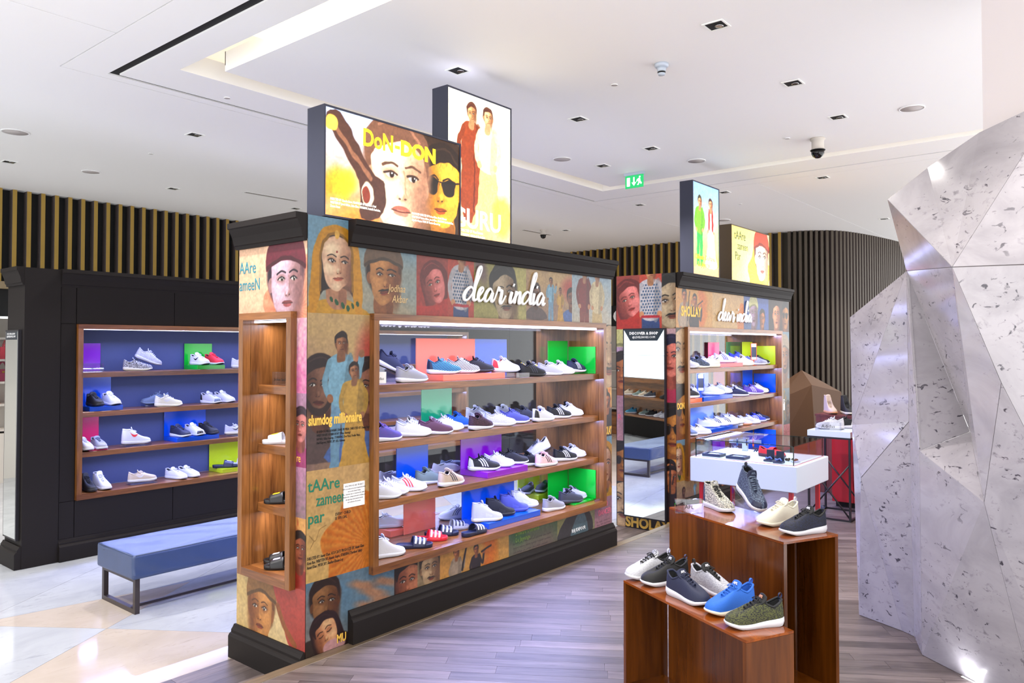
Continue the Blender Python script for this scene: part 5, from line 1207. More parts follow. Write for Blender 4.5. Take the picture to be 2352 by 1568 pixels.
# ================================================================== SHOES
SL = 0.285
_ws = np.array([0, .012, .04, .09, .18, .34, .48, .62, .74, .84, .92, .97, .99, 1.0])
_wy = np.array([0, .016, .028, .035, .039, .038, .041, .048, .0525, .050, .042, .029, .018, 0])
KINDS = {
    'run': dict(r=(.045, .70), rz=[(.045, .118), (.12, .104), (.22, .09), (.31, .099), (.38, .116), (.5, .104), (.6, .088), (.70, .072)], zs=[(0, .040), (.3, .032), (.6, .023), (.85, .023), (1, .032)], zb=[(0, .006), (.08, 0), (.62, 0), (.8, .002), (1, .018)], tz=.146, flare=1.06, laces=6),
    'court': dict(r=(.045, .62), rz=[(.045, .108), (.12, .094), (.22, .080), (.32, .088), (.38, .102), (.5, .092), (.58, .077), (.62, .070)], zs=[(0, .031), (.5, .028), (.85, .027), (1, .031)], zb=[(0, .001), (.1, 0), (.72, 0), (1, .009)], tz=.130, flare=1.05, laces=6),
    'mid': dict(r=(.05, .62), rz=[(.05, .160), (.12, .156), (.22, .150), (.31, .154), (.36, .140), (.42, .120), (.5, .098), (.57, .080), (.62, .070)], zs=[(0, .034), (.5, .030), (.85, .027), (1, .032)], zb=[(0, .002), (.1, 0), (.72, 0), (1, .011)], tz=.182, flare=1.05, laces=7),
    'boot': dict(r=(.05, .60), rz=[(.05, .225), (.12, .225), (.22, .222), (.31, .22), (.34, .175), (.38, .145), (.45, .110), (.53, .085), (.60, .072)], zs=[(0, .036), (.5, .030), (1, .034)], zb=[(0, 0), (.72, 0), (1, .01)], tz=.24, flare=1.06, laces=9),
    'slip': dict(r=(.045, .47), rz=[(.045, .088), (.12, .076), (.22, .064), (.34, .068), (.47, .078)], zs=[(0, .028), (.5, .025), (1, .029)], zb=[(0, 0), (.75, 0), (1, .008)], tz=0, flare=1.03, laces=0),
}
def wfun(s): return np.interp(s, _ws, _wy)
SHOE_CACHE = {}
def shoe_geo(kind, N=40, K=7):
    """dict of part name -> (verts, faces) for one shoe, toe along +x, standing on z=0, centred"""
    if kind in SHOE_CACHE: return SHOE_CACHE[kind]
    k = KINDS[kind]; th = np.linspace(0, 2 * pi, N, endpoint=False)
    s = (1 - np.cos(th)) / 2; sg = np.sign(np.sin(th)); sg[np.abs(np.sin(th)) < 1e-6] = 0
    r0, r1 = k['r']; sr = r0 + (r1 - r0) * (1 - np.cos(th)) / 2
    ot = lambda S: wfun(np.clip(S, 0, 1))
    f_zs = lambda S: np.interp(S, *zip(*k['zs'])); f_zb = lambda S: np.interp(S, *zip(*k['zb'])); f_rz = lambda S: np.interp(S, *zip(*k['rz']))
    def rw(S):
        q = (S - r0) / (r1 - r0); open_ = .032 * np.sqrt(np.clip(1 - ((q - .26) / .30) ** 2, 0, 1))
        thr = .021 * np.sqrt(np.clip((1 - q) / .62, 0, 1)); return np.where(q < .26, open_, np.maximum(np.minimum(open_ + .0, .032), np.where(q > .3, thr, open_))) if kind != 'slip' else .029 * np.sqrt(np.clip(1 - (2 * q - 1) ** 2, 0, 1))
    P0 = np.stack([s * SL, ot(s) * sg * .97, f_zs(s) - .004], -1); P2 = np.stack([sr * SL, rw(sr) * sg, f_rz(sr)], -1)
    up_ = np.maximum(.62 * (P2[:, 2] - P0[:, 2]), .040); P1 = P0 + np.stack([0 * s, 0 * s, up_], -1)
    toe = np.clip((s - .7) / .3, 0, 1)
    P1b = P2 + (P0 - P2) * np.array([1, 1, 0]) * (.36 + .20 * toe)[:, None]; P1b[:, 2] += .002 - .006 * toe
    def S(i, t):
        a = (1 - t) ** 3; b = 3 * (1 - t) ** 2 * t; c = 3 * (1 - t) * t * t; d = t ** 3
        return P0[i] * a + P1[i] * b + P1b[i] * c + P2[i] * d
    def Sth(theta, t):                       # continuous version for overlays
        x = (theta / (2 * pi) * N) % N; i = int(x) % N; j = (i + 1) % N; f = x - int(x)
        return S(i, t) * (1 - f) + S(j, t) * f
    def off(theta, t, h):
        e = .02; a = Sth(theta + e, t) - Sth(theta - e, t); b = Sth(theta, min(t + .03, 1)) - Sth(theta, max(t - .03, 0))
        n = np.cross(a, b); n /= np.linalg.norm(n) + 1e-9
        p = Sth(theta, t); q = p - np.array([.5 * SL, 0, .05])
        if n @ q < 0: n = -n
        return p + n * h
    C = np.array([SL / 2, 0, 0]); parts = {}
    ring = lambda L: [(a * N + i, a * N + (i + 1) % N, (a + 1) * N + (i + 1) % N, (a + 1) * N + i) for a in range(L - 1) for i in range(N)]
    ts = np.linspace(0, 1, K)
    parts['upper'] = (np.concatenate([np.array([S(i, t) for i in range(N)]) for t in ts]) - C, ring(K))
    # lining and insole
    ctr = np.stack([sr * SL, 0 * sr, 0 * sr], -1)
    l0 = P2.copy(); l1 = P2 * 1.0; l1[:, 1] *= .86; l1[:, 2] -= .012; l2 = l1.copy(); l2[:, 2] = np.maximum(f_zs(sr) + .006, l1[:, 2] - .07); l2[:, 1] *= 1.05
    parts['lining'] = (np.concatenate([l0, l1, l2]) - C, ring(3) + [tuple(range(2 * N, 3 * N))])
    idx = [i for i in range(N) if sr[i] < (.42 if kind != 'slip' else 1)]
    idx = sorted(idx, key=lambda i: (th[i] + pi) % (2 * pi)) if kind != 'slip' else idx
    parts['collar'] = tube_geo([P2[i] - C for i in idx], .0055, 6, closed=(kind == 'slip'))
    # sole
    def loop(kx, ky, z): return np.stack([(s - .5) * SL * kx + .5 * SL, ot(s) * sg * ky, z], -1)
    zb, zs = f_zb(s), f_zs(s); fl = k['flare']
    L = [loop(.965, .88, zb), loop(.99, .97, zb + .003), loop(1.015, fl * (1.04 if kind == 'run' else 1.0), zb * .5 + zs * .5), loop(1.01, fl, zs - .001), loop(.985, .97, zs + .0015), loop(.9, .8, zs + .001)]
    parts['sole'] = (np.concatenate(L) - C, ring(len(L)) + [tuple(range(N))[::-1], tuple(range((len(L) - 1) * N, len(L) * N))])
    L = [loop(.955, .86, zb - .0005), loop(.985, .94, zb + .0005), loop(1.0, .99, zb + .0055), loop(.97, .9, zb + .0056)]
    parts['outsole'] = (np.concatenate(L) - C, ring(4) + [tuple(range(N))[::-1]])
    if k['tz']:
        # tongue: arched strip from the vamp up past the collar
        V, Fc = [], []; n = 8; m = 5; xa, za = (r1 + .01) * SL, f_rz(r1) - .002; xt, zt = (.335 if kind != 'boot' else .30) * SL, k['tz']; xm, zm = .39 * SL, f_rz(.39) + .006
        ctl = catmull([(xa, za), ((xa + xm) / 2, (za + zm) / 2 + .004), (xm, zm), (xt, zt)], 4); n = len(ctl)
        for lay in (0, 1):
            for i, (x, z) in enumerate(ctl):
                f = i / (n - 1); w = .012 + .019 * min(1, f * 1.6) - (.006 * max(0, f - .85) / .15)
                for j in range(m):
                    a = (j / (m - 1) - .5) * 2; V.append((x - C[0] - lay * .004 * (1 if f > .5 else .5), a * w, z - .006 * a * a - lay * .005))
        for i in range(n - 1):
            for j in range(m - 1):
                q = i * m + j; Fc += [(q, q + 1, q + m + 1, q + m), tuple(n * m + z for z in (q, q + m, q + m + 1, q + 1))]
        b0 = (n - 1) * m
        for j in range(m - 1): Fc.append((b0 + j, b0 + j + 1, n * m + b0 + j + 1, n * m + b0 + j))
        for i in range(n - 1):
            for j in (0, m - 1): q = i * m + j; Fc.append((q, q + m, n * m + q + m, n * m + q))
        parts['tongue'] = (np.array(V), Fc)
        gs = []; q0, q1 = .37, r1 - .05
        for kk in range(k['laces']):
            sx = q1 + (q0 - q1) * kk / (k['laces'] - 1); y = float(rw(np.array(sx))) + .006; z = float(f_rz(sx))
            sx2 = sx - .018; gz = float(f_rz(sx + .02) - f_rz(sx - .02)) / (.04 * SL); nn = sqrt(1 + gz * gz); ox, oz = -gz / nn, 1 / nn
            pts = [(x_ * SL + h_ * ox, y_ * y, z + h_ * oz) for x_, y_, h_ in ((sx, -1, -.002), (sx, -.5, .010), ((sx + sx2) / 2, 0, .0135), (sx2, .5, .0115), (sx2, 1, 0))]
            gs.append(tube_geo([np.array(p) - C for p in catmull(pts, 2)], .0032, 5))
            if kk % 2 == 0: gs.append(tube_geo([(np.array(p) * np.array([1, -1, 1]) + np.array([0, 0, .001])) - C for p in catmull(pts, 2)], .0032, 5))
        z = f_rz(.40) + .012; x = .405 * SL
        for sy in (-1, 1): gs.append(tube_geo([np.array(p) - C for p in catmull([(x, 0, z), (x + .012, sy * .012, z + .004), (x + .026, sy * .022, z - .006), (x + .016, sy * .024, z - .008), (x, 0, z)], 2)], .002, 5))
        parts['laces'] = join_geo(gs)
    def patch(quad, h=.0012, n=4, m=5):
        """quad: 4 corners in (fraction along shoe, height fraction); both sides of the shoe"""
        gs = []
        for sd in (0, 1):
            V, Fc = [], []
            for i in range(n + 1):
                for j in range(m + 1):
                    u, v = i / n, j / m
                    p = (np.array(quad[0]) * (1 - u) + np.array(quad[1]) * u) * (1 - v) + (np.array(quad[3]) * (1 - u) + np.array(quad[2]) * u) * v
                    t_ = math.acos(np.clip(1 - 2 * p[0], -1, 1)); t_ = t_ if sd == 0 else 2 * pi - t_
                    V.append(off(t_, p[1], h) - C)
            for i in range(n):
                for j in range(m): q = i * (m + 1) + j; Fc.append((q, q + 1, q + m + 2, q + m + 1))
            gs.append((V, Fc))
        return gs
    gs = []
    for c in (.40, .475, .55): gs += patch([(c + .035, .10), (c + .07, .10), (c - .01, .84), (c - .045, .84)])
    for q_ in range(6): parts['stripe%d' % q_] = gs[q_]
    sw = catmull([(.30, .62), (.36, .38), (.45, .30), (.56, .42), (.70, .72)], 3); wd = np.interp(np.linspace(0, 1, len(sw)), [0, .3, .6, 1], [.02, .16, .12, .01]); gs = []
    for i in range(len(sw) - 1):
        a, b = sw[i], sw[i + 1]; gs += patch([(a[0], a[1] - wd[i] / 2), (b[0], b[1] - wd[i + 1] / 2), (b[0], b[1] + wd[i + 1] / 2), (a[0], a[1] + wd[i] / 2)], n=1, m=1)
    parts['side_mark'] = join_geo(gs)
    parts['heel_counter'] = join_geo(patch([(.012, .05), (.17, .05), (.13, .62), (.012, .85)], .0015, 6, 6))
    parts['toe_cap'] = join_geo(patch([(.80, .02), (.995, .02), (.995, .42), (.84, .34)], .0014, 6, 4))
    # pull loop at the heel
    z = f_rz(r0); lp = [(r0 * SL + .004, 0, z - .01), (r0 * SL - .008, 0, z + .012), (r0 * SL - .004, 0, z + .026), (r0 * SL + .006, 0, z + .020), (r0 * SL + .008, 0, z)]
    V, Fc = [], []
    P = catmull(lp, 3)
    for p in P:
        for y in (-.006, .006): V.append(np.array([p[0], y, p[2]]) - C)
    for i in range(len(P) - 1): Fc.append((2 * i, 2 * i + 1, 2 * i + 3, 2 * i + 2))
    parts['pull_loop'] = (np.array(V), Fc)
    # ankle / midfoot strap
    V, Fc = [], []
    for i in range(7):
        sx = .40 + .20 * i / 6
        for j in range(13):
            a = pi * j / 12; z0 = float(f_zs(sx)); hh = float(f_rz(min(sx, r1))) + .014 - z0; y = float(ot(sx)) * 1.02 * cos(a)
            V.append((sx * SL + .012 * sin(a) - C[0] + .0, y * (1 - .10 * sin(a)), z0 + .004 + hh * sin(a) ** .75))
    for i in range(6):
        for j in range(12): q = i * 13 + j; Fc.append((q, q + 1, q + 14, q + 13))
    parts['strap'] = (np.array(V), Fc)
    SHOE_CACHE[kind] = parts
    return parts
def slide_geo():
    if 'slide' in SHOE_CACHE: return SHOE_CACHE['slide']
    N = 36; th = np.linspace(0, 2 * pi, N, endpoint=False); s = (1 - np.cos(th)) / 2; sg = np.sign(np.sin(th)); y = wfun(s) * sg * 1.06
    C = np.array([SL / 2, 0, 0]); zt = np.interp(s, [0, .3, .6, 1], [.036, .032, .027, .030])
    lp = lambda kx, ky, z: np.stack([(s - .5) * SL * kx + .5 * SL, y * ky, z], -1)
    L = [lp(.97, .92, 0 * s), lp(1, 1, 0 * s + .004), lp(1.01, 1.03, zt - .004), lp(1, 1, zt), lp(.94, .86, zt), lp(.9, .78, zt - .006)]
    ring = lambda n: [(a * N + i, a * N + (i + 1) % N, (a + 1) * N + (i + 1) % N, (a + 1) * N + i) for a in range(n - 1) for i in range(N)]
    P = {'sole': (np.concatenate(L) - C, ring(6) + [tuple(range(N))[::-1], tuple(range(5 * N, 6 * N))])}
    def band(s0, s1, h, nx=8, ny=14, a0=0, a1=pi):
        V, Fc = [], []
        for i in range(nx + 1):
            sx = s0 + (s1 - s0) * i / nx
            for j in range(ny + 1):
                a = a0 + (a1 - a0) * j / ny; zz = np.interp(sx, [0, .3, .6, 1], [.036, .032, .027, .030]) - .012; hh = np.interp(sx, [.42, .62, .82], [.072, .058, .044])
                V.append((sx * SL + .014 * sin(a) - .006 - C[0], (wfun(sx) * 1.07 + h) * cos(a), zz + (hh + h) * sin(a) ** .7))
        for i in range(nx):
            for j in range(ny): q = i * (ny + 1) + j; Fc.append((q, q + 1, q + ny + 2, q + ny + 1))
        return V, Fc
    o = band(.44, .80, .003); n = band(.44, .80, -.002)
    V = list(o[0]) + list(n[0]); k = len(o[0]); Fc = list(o[1]) + [tuple(reversed([k + i for i in f])) for f in n[1]]
    for i in range(14): Fc += [(i, i + 1, k + i + 1, k + i), (k - 15 + i, k - 15 + i + 1, 2 * k - 15 + i + 1, 2 * k - 15 + i)]
    P['strap'] = (np.array(V), Fc)
    for q_, c in enumerate((.49, .60, .71)): P['stripe%d' % q_] = band(c, c + .05, .0042, 2, 12, .22, pi - .22)
    V, Fc = [], []
    for i in range(17): V.append((.62 * SL - C[0] + .022 * cos(2 * pi * i / 16), .026 * sin(2 * pi * i / 16), 0))
    a = band(.54, .72, .0046, 5, 6, pi / 2 - .42, pi / 2 + .42); P['badge'] = a
    P['footbed'] = (lp(.92, .8, zt - .0045) - C, [tuple(range(N))])
    SHOE_CACHE['slide'] = P
    return P
MESH_CACHE = {}
def part_mesh(kind, part):
    key = (kind, part)
    if key not in MESH_CACHE:
        V, Fc = (slide_geo() if kind == 'slide' else shoe_geo(kind))[part]
        me = bpy.data.meshes.new(part); me.from_pydata([tuple(map(float, v)) for v in V], [], [tuple(int(i) for i in f) for f in Fc]); me.update()
        bm = bmesh.new(); bm.from_mesh(me); bmesh.ops.recalc_face_normals(bm, faces=bm.faces); bm.to_mesh(me); bm.free()
        me.polygons.foreach_set('use_smooth', [True] * len(me.polygons)); me.materials.append(None)
        MESH_CACHE[key] = me
    return MESH_CACHE[key]
COLR = dict(white=(0.76, 0.76, 0.78), cream=(0.80, 0.78, 0.71), black=(0.055, 0.055, 0.065), navy=(0.085, 0.11, 0.22), dkgrey=(0.19, 0.20, 0.24), grey=(0.54, 0.54, 0.57), ltgrey=(0.67, 0.67, 0.70), blue=(0.10, 0.36, 0.72), royal=(0.20, 0.26, 0.66), red=(0.80, 0.12, 0.18), maroon=(0.30, 0.16, 0.24), indigo=(0.26, 0.28, 0.56),
            pink=(0.88, 0.70, 0.72), teal=(0.20, 0.50, 0.62), olive=(0.28, 0.29, 0.13), gum=(0.72, 0.50, 0.34), sage=(0.42, 0.48, 0.46), beige=(0.72, 0.66, 0.58), orange=(0.90, 0.40, 0.14), purple=(0.34, 0.24, 0.56), lilac=(0.76, 0.72, 0.84), tan=(0.70, 0.62, 0.56), yellow=(0.95, 0.82, 0.10), green=(0.12, 0.55, 0.35), slate=(0.33, 0.38, 0.46))
def fabric(c, mix=None, scale=220, kind='knit'):
    nm = 'shoe_%s_%s_%s' % (c, mix, kind)
    if nm in MATS: return MATS[nm]
    if kind == 'rubber': return mat(nm, COLR[c], .45)
    if mix is None: return mat(nm, COLR[c], .7 if kind == 'knit' else .4, noise=.10 if kind == 'knit' else 0, nscale=260, bump=.35 if kind == 'knit' else 0)
    m = bpy.data.materials.new(nm); nt, N, Lk, b = nodes_of(m)
    tc = N.new('ShaderNodeTexCoord'); mp = N.new('ShaderNodeMapping'); Lk.new(tc.outputs['Object'], mp.inputs[0])
    if kind == 'bands':
        mp.inputs['Rotation'].default_value = (0, .5, .35); tx = N.new('ShaderNodeTexWave'); tx.inputs['Scale'].default_value = 28; tx.inputs['Distortion'].default_value = 1.2; tx.bands_direction = 'Z'; ed = (.55, .62)
    elif kind == 'heather': mp.inputs['Scale'].default_value = (120, 120, 420); tx = N.new('ShaderNodeTexNoise'); tx.inputs['Scale'].default_value = 1; ed = (.42, .58)
    elif kind == 'camo': tx = N.new('ShaderNodeTexNoise'); tx.inputs['Scale'].default_value = 45; ed = (.5, .53)
    else: mp.inputs['Scale'].default_value = (50, 50, 130); tx = N.new('ShaderNodeTexNoise'); tx.inputs['Scale'].default_value = 2.5; tx.inputs['Detail'].default_value = 4; ed = (.46, .56)
    Lk.new(mp.outputs[0], tx.inputs['Vector']); cr = N.new('ShaderNodeValToRGB'); e = cr.color_ramp.elements
    e[0].position, e[1].position = ed; e[0].color = srgb(COLR[c]) + (1,); e[1].color = srgb(COLR[mix]) + (1,)
    Lk.new(tx.outputs['Fac'] if 'Fac' in tx.outputs else tx.outputs[0], cr.inputs[0]); Lk.new(cr.outputs[0], b.inputs['Base Color']); b.inputs['Roughness'].default_value = .75
    MATS[nm] = m
    return m
def smat(spec, kind='knit'):
    """'white' or 'white/black:bands'"""
    if ':' in spec: a, k = spec.split(':'); c, x = a.split('/'); return fabric(c, x, kind=k)
    return fabric(spec, kind=kind)
SHOES = []
def shoe(kind, loc, rot, upper, sole='white', name='sneaker', size=1.0, tilt=0.0, desc=None, row=None, order=None, group=None, tongue=None, laces=None, lining=None, collar=None, outsole=None, cat='sneaker', **ex):
    t = link(bpy.data.objects.new(name, None)); t.empty_display_size = .05
    t.location = loc; t.rotation_euler = (0, tilt, rot); t.rotation_mode = 'XYZ'; t.scale = (size,) * 3
    t['category'] = cat
    if group: t['group'] = group
    def add(p, m, par=None, label=None):
        o = link(bpy.data.objects.new(p.rstrip('012345'), part_mesh(kind, p))); o.parent = par or t
        o.material_slots[0].link = 'OBJECT'; o.material_slots[0].material = m
        if label: o['label'] = label
        return o
    um = smat(upper)
    if kind == 'slide':
        so = add('sole', smat(sole, 'rubber')); sp = add('strap', smat(upper, 'leather')); add('footbed', smat(ex.get('bed', sole), 'rubber'), so)
        for q_ in range(3 if 'stripes' in ex else 0): add('stripe%d' % q_, smat(ex['stripes'], 'leather'), sp)
        if 'badge' in ex: add('badge', smat(ex['badge'], 'leather'), sp)
    else:
        so = add('sole', smat(sole, 'rubber')); o = add('outsole', smat(outsole or ('black' if sole != 'black' else 'dkgrey'), 'rubber'), so)
        up_ = add('upper', um); add('lining', smat(lining or 'dkgrey'), up_); co = add('collar', smat(collar or upper) if collar else um, up_); tg = up_
        if KINDS[kind]['tz']:
            tg = add('tongue', smat(tongue) if tongue else um); add('laces', smat(laces or upper.split('/')[0].split(':')[0]))
        for q_ in range(6 if ex.get('stripes') else 0): add('stripe%d' % q_, smat(ex['stripes'], 'leather'), up_)
        for p in ('side_mark', 'heel_counter', 'toe_cap', 'pull_loop', 'strap'):
            if p in ex and ex[p]: add(p, smat(ex[p], 'leather' if p != 'strap' else 'knit'), t if p == 'strap' else up_)
        if ex.get('logo'):
            x0 = .365 * SL - SL / 2; zt = KINDS[kind]['tz']; a = atan2(zt - (np.interp(.39, *zip(*KINDS[kind]['rz'])) + .006), (.39 - .335) * SL)
            R = np.array([[0, 1, 0], [-cos(a), 0, sin(a)], [sin(a), 0, cos(a)]])
            text('lettering', 'APL', .017, (x0 + .009 * sin(a), 0, zt - .022 + .007 * cos(a)), R, smat(ex['logo'], 'leather'), tg, ext=.0012, align='CENTER', bold=.0006, local_mat=True)
    SHOES.append(dict(o=t, desc=desc, row=row, order=order if order is not None else len(SHOES)))
    return t
def px_shoe(kind, toe, heel, z, **kw):
    a = onz(toe[0], toe[1], z); b = onz(heel[0], heel[1], z); d = a - b; c = (a + b) / 2
    return shoe(kind, (c[0], c[1], z + .0008), atan2(d[1], d[0]), size=kw.pop('size', .99), **kw)

# ---- shoes on the two plinths
ROWP = 'on the lower walnut plinth'; ROWT = 'on the taller walnut plinth'
g = 'running shoes on the walnut plinths'
px_shoe('run', (1438, 1331), (1541, 1318), .73, upper='white/ltgrey:heather', tongue='white/black:heather', laces='black', lining='black', collar='black', pull_loop='white', outsole='white', desc='white knit runner with black laces', row=ROWP, group=g)
px_shoe('run', (1470, 1346), (1583, 1333), .73, upper='black', tongue='black', laces='black', lining='black', pull_loop='black', outsole='white', logo='white', desc='all black knit runner on white sole', row=ROWP, group=g)
px_shoe('run', (1631, 1398), (1532, 1358), .73, upper='navy', tongue='navy', laces='navy', lining='black', logo='white', outsole='white', desc='dark navy knit runner', row=ROWP, group=g)
px_shoe('run', (1686, 1379), (1588, 1343), .73, upper='grey/ltgrey:heather', tongue='black', laces='black', lining='black', pull_loop='black', logo='white', outsole='white', desc='grey flecked knit runner with black tongue', row=ROWP, group=g)
px_shoe('run', (1614, 1416), (1738, 1393), .73, upper='blue', tongue='blue', laces='blue', lining='blue', collar='blue', pull_loop='blue', logo='white', outsole='gum', sole='cream', desc='bright blue knit runner', row=ROWP, group=g)
px_shoe('run', (1664, 1442), (1800, 1432), .73, upper='olive/black:mottle', tongue='black', laces='black', lining='black', collar='black', pull_loop='black', logo='gum', outsole='white', desc='olive and black mottled runner', row=ROWP, group=g)
px_shoe('mid', (1687, 1181), (1616, 1158), 1.0, size=.93, upper='cream/dkgrey:heather', tongue='cream/dkgrey:heather', laces='black', lining='black', logo='white', heel_counter='navy', outsole='white', desc='grey heather mid runner with navy heel', row=ROWT, group=g)
px_shoe('run', (1731, 1211), (1843, 1196), 1.0, upper='cream', tongue='cream', laces='cream', lining='cream', pull_loop='white', outsole='cream', sole='cream', desc='plain off white knit runner', row=ROWT, group=g)
px_shoe('run', (1790, 1229), (1899, 1219), 1.0, upper='navy/black:heather', tongue='black', laces='black', lining='black', collar='black', pull_loop='navy', logo='white', outsole='white', desc='near black knit runner on white sole', row=ROWT, group=g)
# the tilted one stands on a clear ramp
hb = onz(1750, 1187, 1.0); ha = onz(1680, 1160, 1.0); dirr = (hb - ha)[:2] / np.linalg.norm((hb - ha)[:2]); ang = atan2(dirr[1], dirr[0])
rp = root('acrylic_ramp', (hb[0] - dirr[0] * .13, hb[1] - dirr[1] * .13, 1.0), 'clear acrylic ramp under the tilted navy mid runner', 'stand', rotz=ang)
def ramp_parts(t, L=.26, W=.09, h=.115):
    for y0 in (-W / 2, W / 2 - .004): prism('ramp_side', [(-L / 2, 0), (L / 2, 0), (L / 2, .018), (-L / 2, h)], y0, y0 + .004, 'y', M_ACRYL, t, local=True)
    V = [(-L / 2, -W / 2, h), (-L / 2, W / 2, h), (L / 2, W / 2, .018), (L / 2, -W / 2, .018)]; mesh('ramp_top', V + [(a, b, c - .004) for a, b, c in V], [(3, 2, 1, 0), (4, 5, 6, 7), (0, 1, 5, 4), (1, 2, 6, 5), (2, 3, 7, 6), (3, 0, 4, 7)], M_ACRYL, t, local=True)
ramp_parts(rp, h=.135)
tl = math.atan2(.135 - .018, .26)
shoe('mid', (hb[0] - dirr[0] * .125, hb[1] - dirr[1] * .125, 1.0 + .0785), ang, 'navy/slate:heather', tongue='navy', laces='slate', lining='black', logo='slate', pull_loop='dkgrey', outsole='white', toe_cap='navy', tilt=tl, size=.98, desc='tilted navy mid runner on a clear ramp', row=ROWT, group=g)

# ---- risers: coloured acrylic back panels with a low base
ACR = dict(coral=(0.88, 0.40, 0.31), blue=(0.03, 0.30, 0.78), green=(0.05, 0.68, 0.18), purple=(0.50, 0.04, 0.68), pink=(0.88, 0.15, 0.38), lime=(0.70, 0.78, 0.12), sky=(0.42, 0.58, 0.92), red=(0.82, 0.16, 0.22), teal=(0.14, 0.74, 0.48), orange=(0.86, 0.36, 0.16))
def acr(c): return mat('acrylic_' + c, ACR[c], .12, spec=.6)
def riser(c, u0, u1, z, label, vb=4.15, vf=3.87, h=.31, base=True, bh=.045, side=None, bu1=None, panel=True):
    t = root('display_riser', ((u0 + u1) / 2, (vb + vf) / 2, z), label, 'riser', 'coloured acrylic risers'); m = acr(c)
    if panel: box('back_panel', (u0, vb, z + .0005), (u1, vb + .008, z + h), m, t, bev=.001)
    if base: box('base', (u0, vf, z + .0005), (bu1 or u1, vb - .001, z + bh), m, t, bev=.001)
    if side: box('side_panel', (side - .008, vf - .01, z + (bh + .001 if base else .0005)), (side, vb - .002, z + h * .82), m, t, bev=.001)
    return t
def ru(c, p0, p1, z, label, vb=4.15, **k):
    u1 = u_at(p1, vb); u1 = min(u1, (cB if u1 < 7 else eB) - .012)
    return riser(c, max(u_at(p0, vb), cA + .004), u1, z, label, vb=vb, **k)
Z1, Z2, Z3, Z4 = SHELF_Z
DM = 'of the main display'; DF = 'of the far display'; DW = 'of the dark wall'
ru('coral', 956, 1091, Z1, 'coral riser on the top shelf ' + DM, bu1=u_at(1160, 3.87))
ru('blue', 1091, 1164, Z1, 'bright blue back panel on the top shelf ' + DM, vb=4.20, base=False)
ru('green', 1259, 1304, Z1, 'green corner panel on the top shelf ' + DM, vb=4.165, base=False, side=cB - .002, h=.30)
ru('teal', 969, 1038, Z2, 'sea green panel behind the glass on the second shelf ' + DM, vb=4.24, base=False, h=.32)
ru('blue', 912, 984, Z3, 'blue back panel on the third shelf ' + DM, vb=4.16, base=False, h=.318)
ru('purple', 1059, 1152, Z3, 'purple riser with three sneakers on the third shelf ' + DM, h=.318)
ru('coral', 929, 1001, Z4, 'coral panel behind the glass on the bottom shelf ' + DM, vb=4.24, vf=4.2, h=.33, base=False)
ru('coral', 850, 888, Z4, 'low coral base behind the glass on the bottom shelf ' + DM, vb=4.50, vf=4.262, panel=False)
ru('blue', 1062, 1181, Z4, 'blue riser with strapped mid tops on the bottom shelf ' + DM, h=.33)
ru('green', 1259, 1304, Z4, 'green corner riser on the bottom shelf ' + DM, vb=4.165, base=True, side=cB - .002, h=.33, bh=.012, bu1=cB - .011)
ru('lime', 1190, 1245, Z4, 'yellow green base behind the glass on the bottom shelf ' + DM, vb=4.50, vf=4.26, h=.3)
ru('pink', 1627, 1652, Z1, 'pink panel on the top shelf ' + DF, base=False, h=.30)
riser('red', u_at(1654, 3.87), u_at(1706, 3.87), Z1, 'low red base on the top shelf ' + DF, panel=False)
ru('teal', 1669, 1703, Z1, 'mint panel behind the glass on the top shelf ' + DF, vb=4.35, base=False, h=.31)
ru('lime', 1705, 1728, Z1, 'lime corner panel on the top shelf ' + DF, vb=4.165, base=False, side=eB - .002, h=.31)
ru('sky', 1600, 1627, Z2, 'pale blue panel behind the glass on the second shelf ' + DF, vb=4.3, base=False, h=.31)
ru('coral', 1639, 1664, Z2, 'rose panel behind the glass on the second shelf ' + DF, vb=4.3, base=False, h=.31)
riser('blue', u_at(1616, 3.87), u_at(1682, 3.87), Z2, 'low blue base on the second shelf ' + DF, panel=False)
riser('orange', eA + .01, u_at(1612, 3.87), Z2, 'low orange base on the second shelf ' + DF, panel=False)
ru('blue', 1706, 1728, Z2, 'blue corner panel on the second shelf ' + DF, vb=4.165, base=False, side=eB - .002, h=.31)
ru('sky', 1585, 1638, Z3, 'pale blue panel on the third shelf ' + DF, base=False, h=.31)
riser('blue', u_at(1632, 3.87), u_at(1694, 3.87), Z3, 'low blue base on the third shelf ' + DF, panel=False, vf=3.87)
ru('purple', 1636, 1664, Z4, 'purple panel on the bottom shelf ' + DF, base=False, h=.31)
ru('blue', 1706, 1728, Z4, 'blue corner panel on the bottom shelf ' + DF, vb=4.165, base=False, side=eB - .002, h=.32)
def rl(c, p0, p1, z, label, bp=None, **k):
    u0, u1 = u_at(p0, 8.12), u_at(p1, 8.12); return riser(c, max(u0, LA + .004), u1, z, label, vb=8.12, vf=7.84, h=k.pop('h', .28), bu1=u_at(bp, 7.84) if bp else None, **k)
rl('purple', 180, 231, Z1, 'purple panel on the top shelf ' + DW, base=False)
rl('green', 424, 487, Z1, 'green riser on the top shelf ' + DW, bp=517)
rl('blue', 180, 256, Z2, 'blue riser in the corner of the second shelf ' + DW, bp=284, h=.32)
rl('pink', 180, 229, Z3, 'pink corner panel on the third shelf ' + DW, bp=250, bh=.008, h=.31)
rl('blue', 379, 474, Z3, 'wide blue riser on the third shelf ' + DW, bp=505, h=.32)
rl('lime', 483, 575, Z4, 'yellow green riser on the bottom shelf ' + DW, bp=600, h=.31)

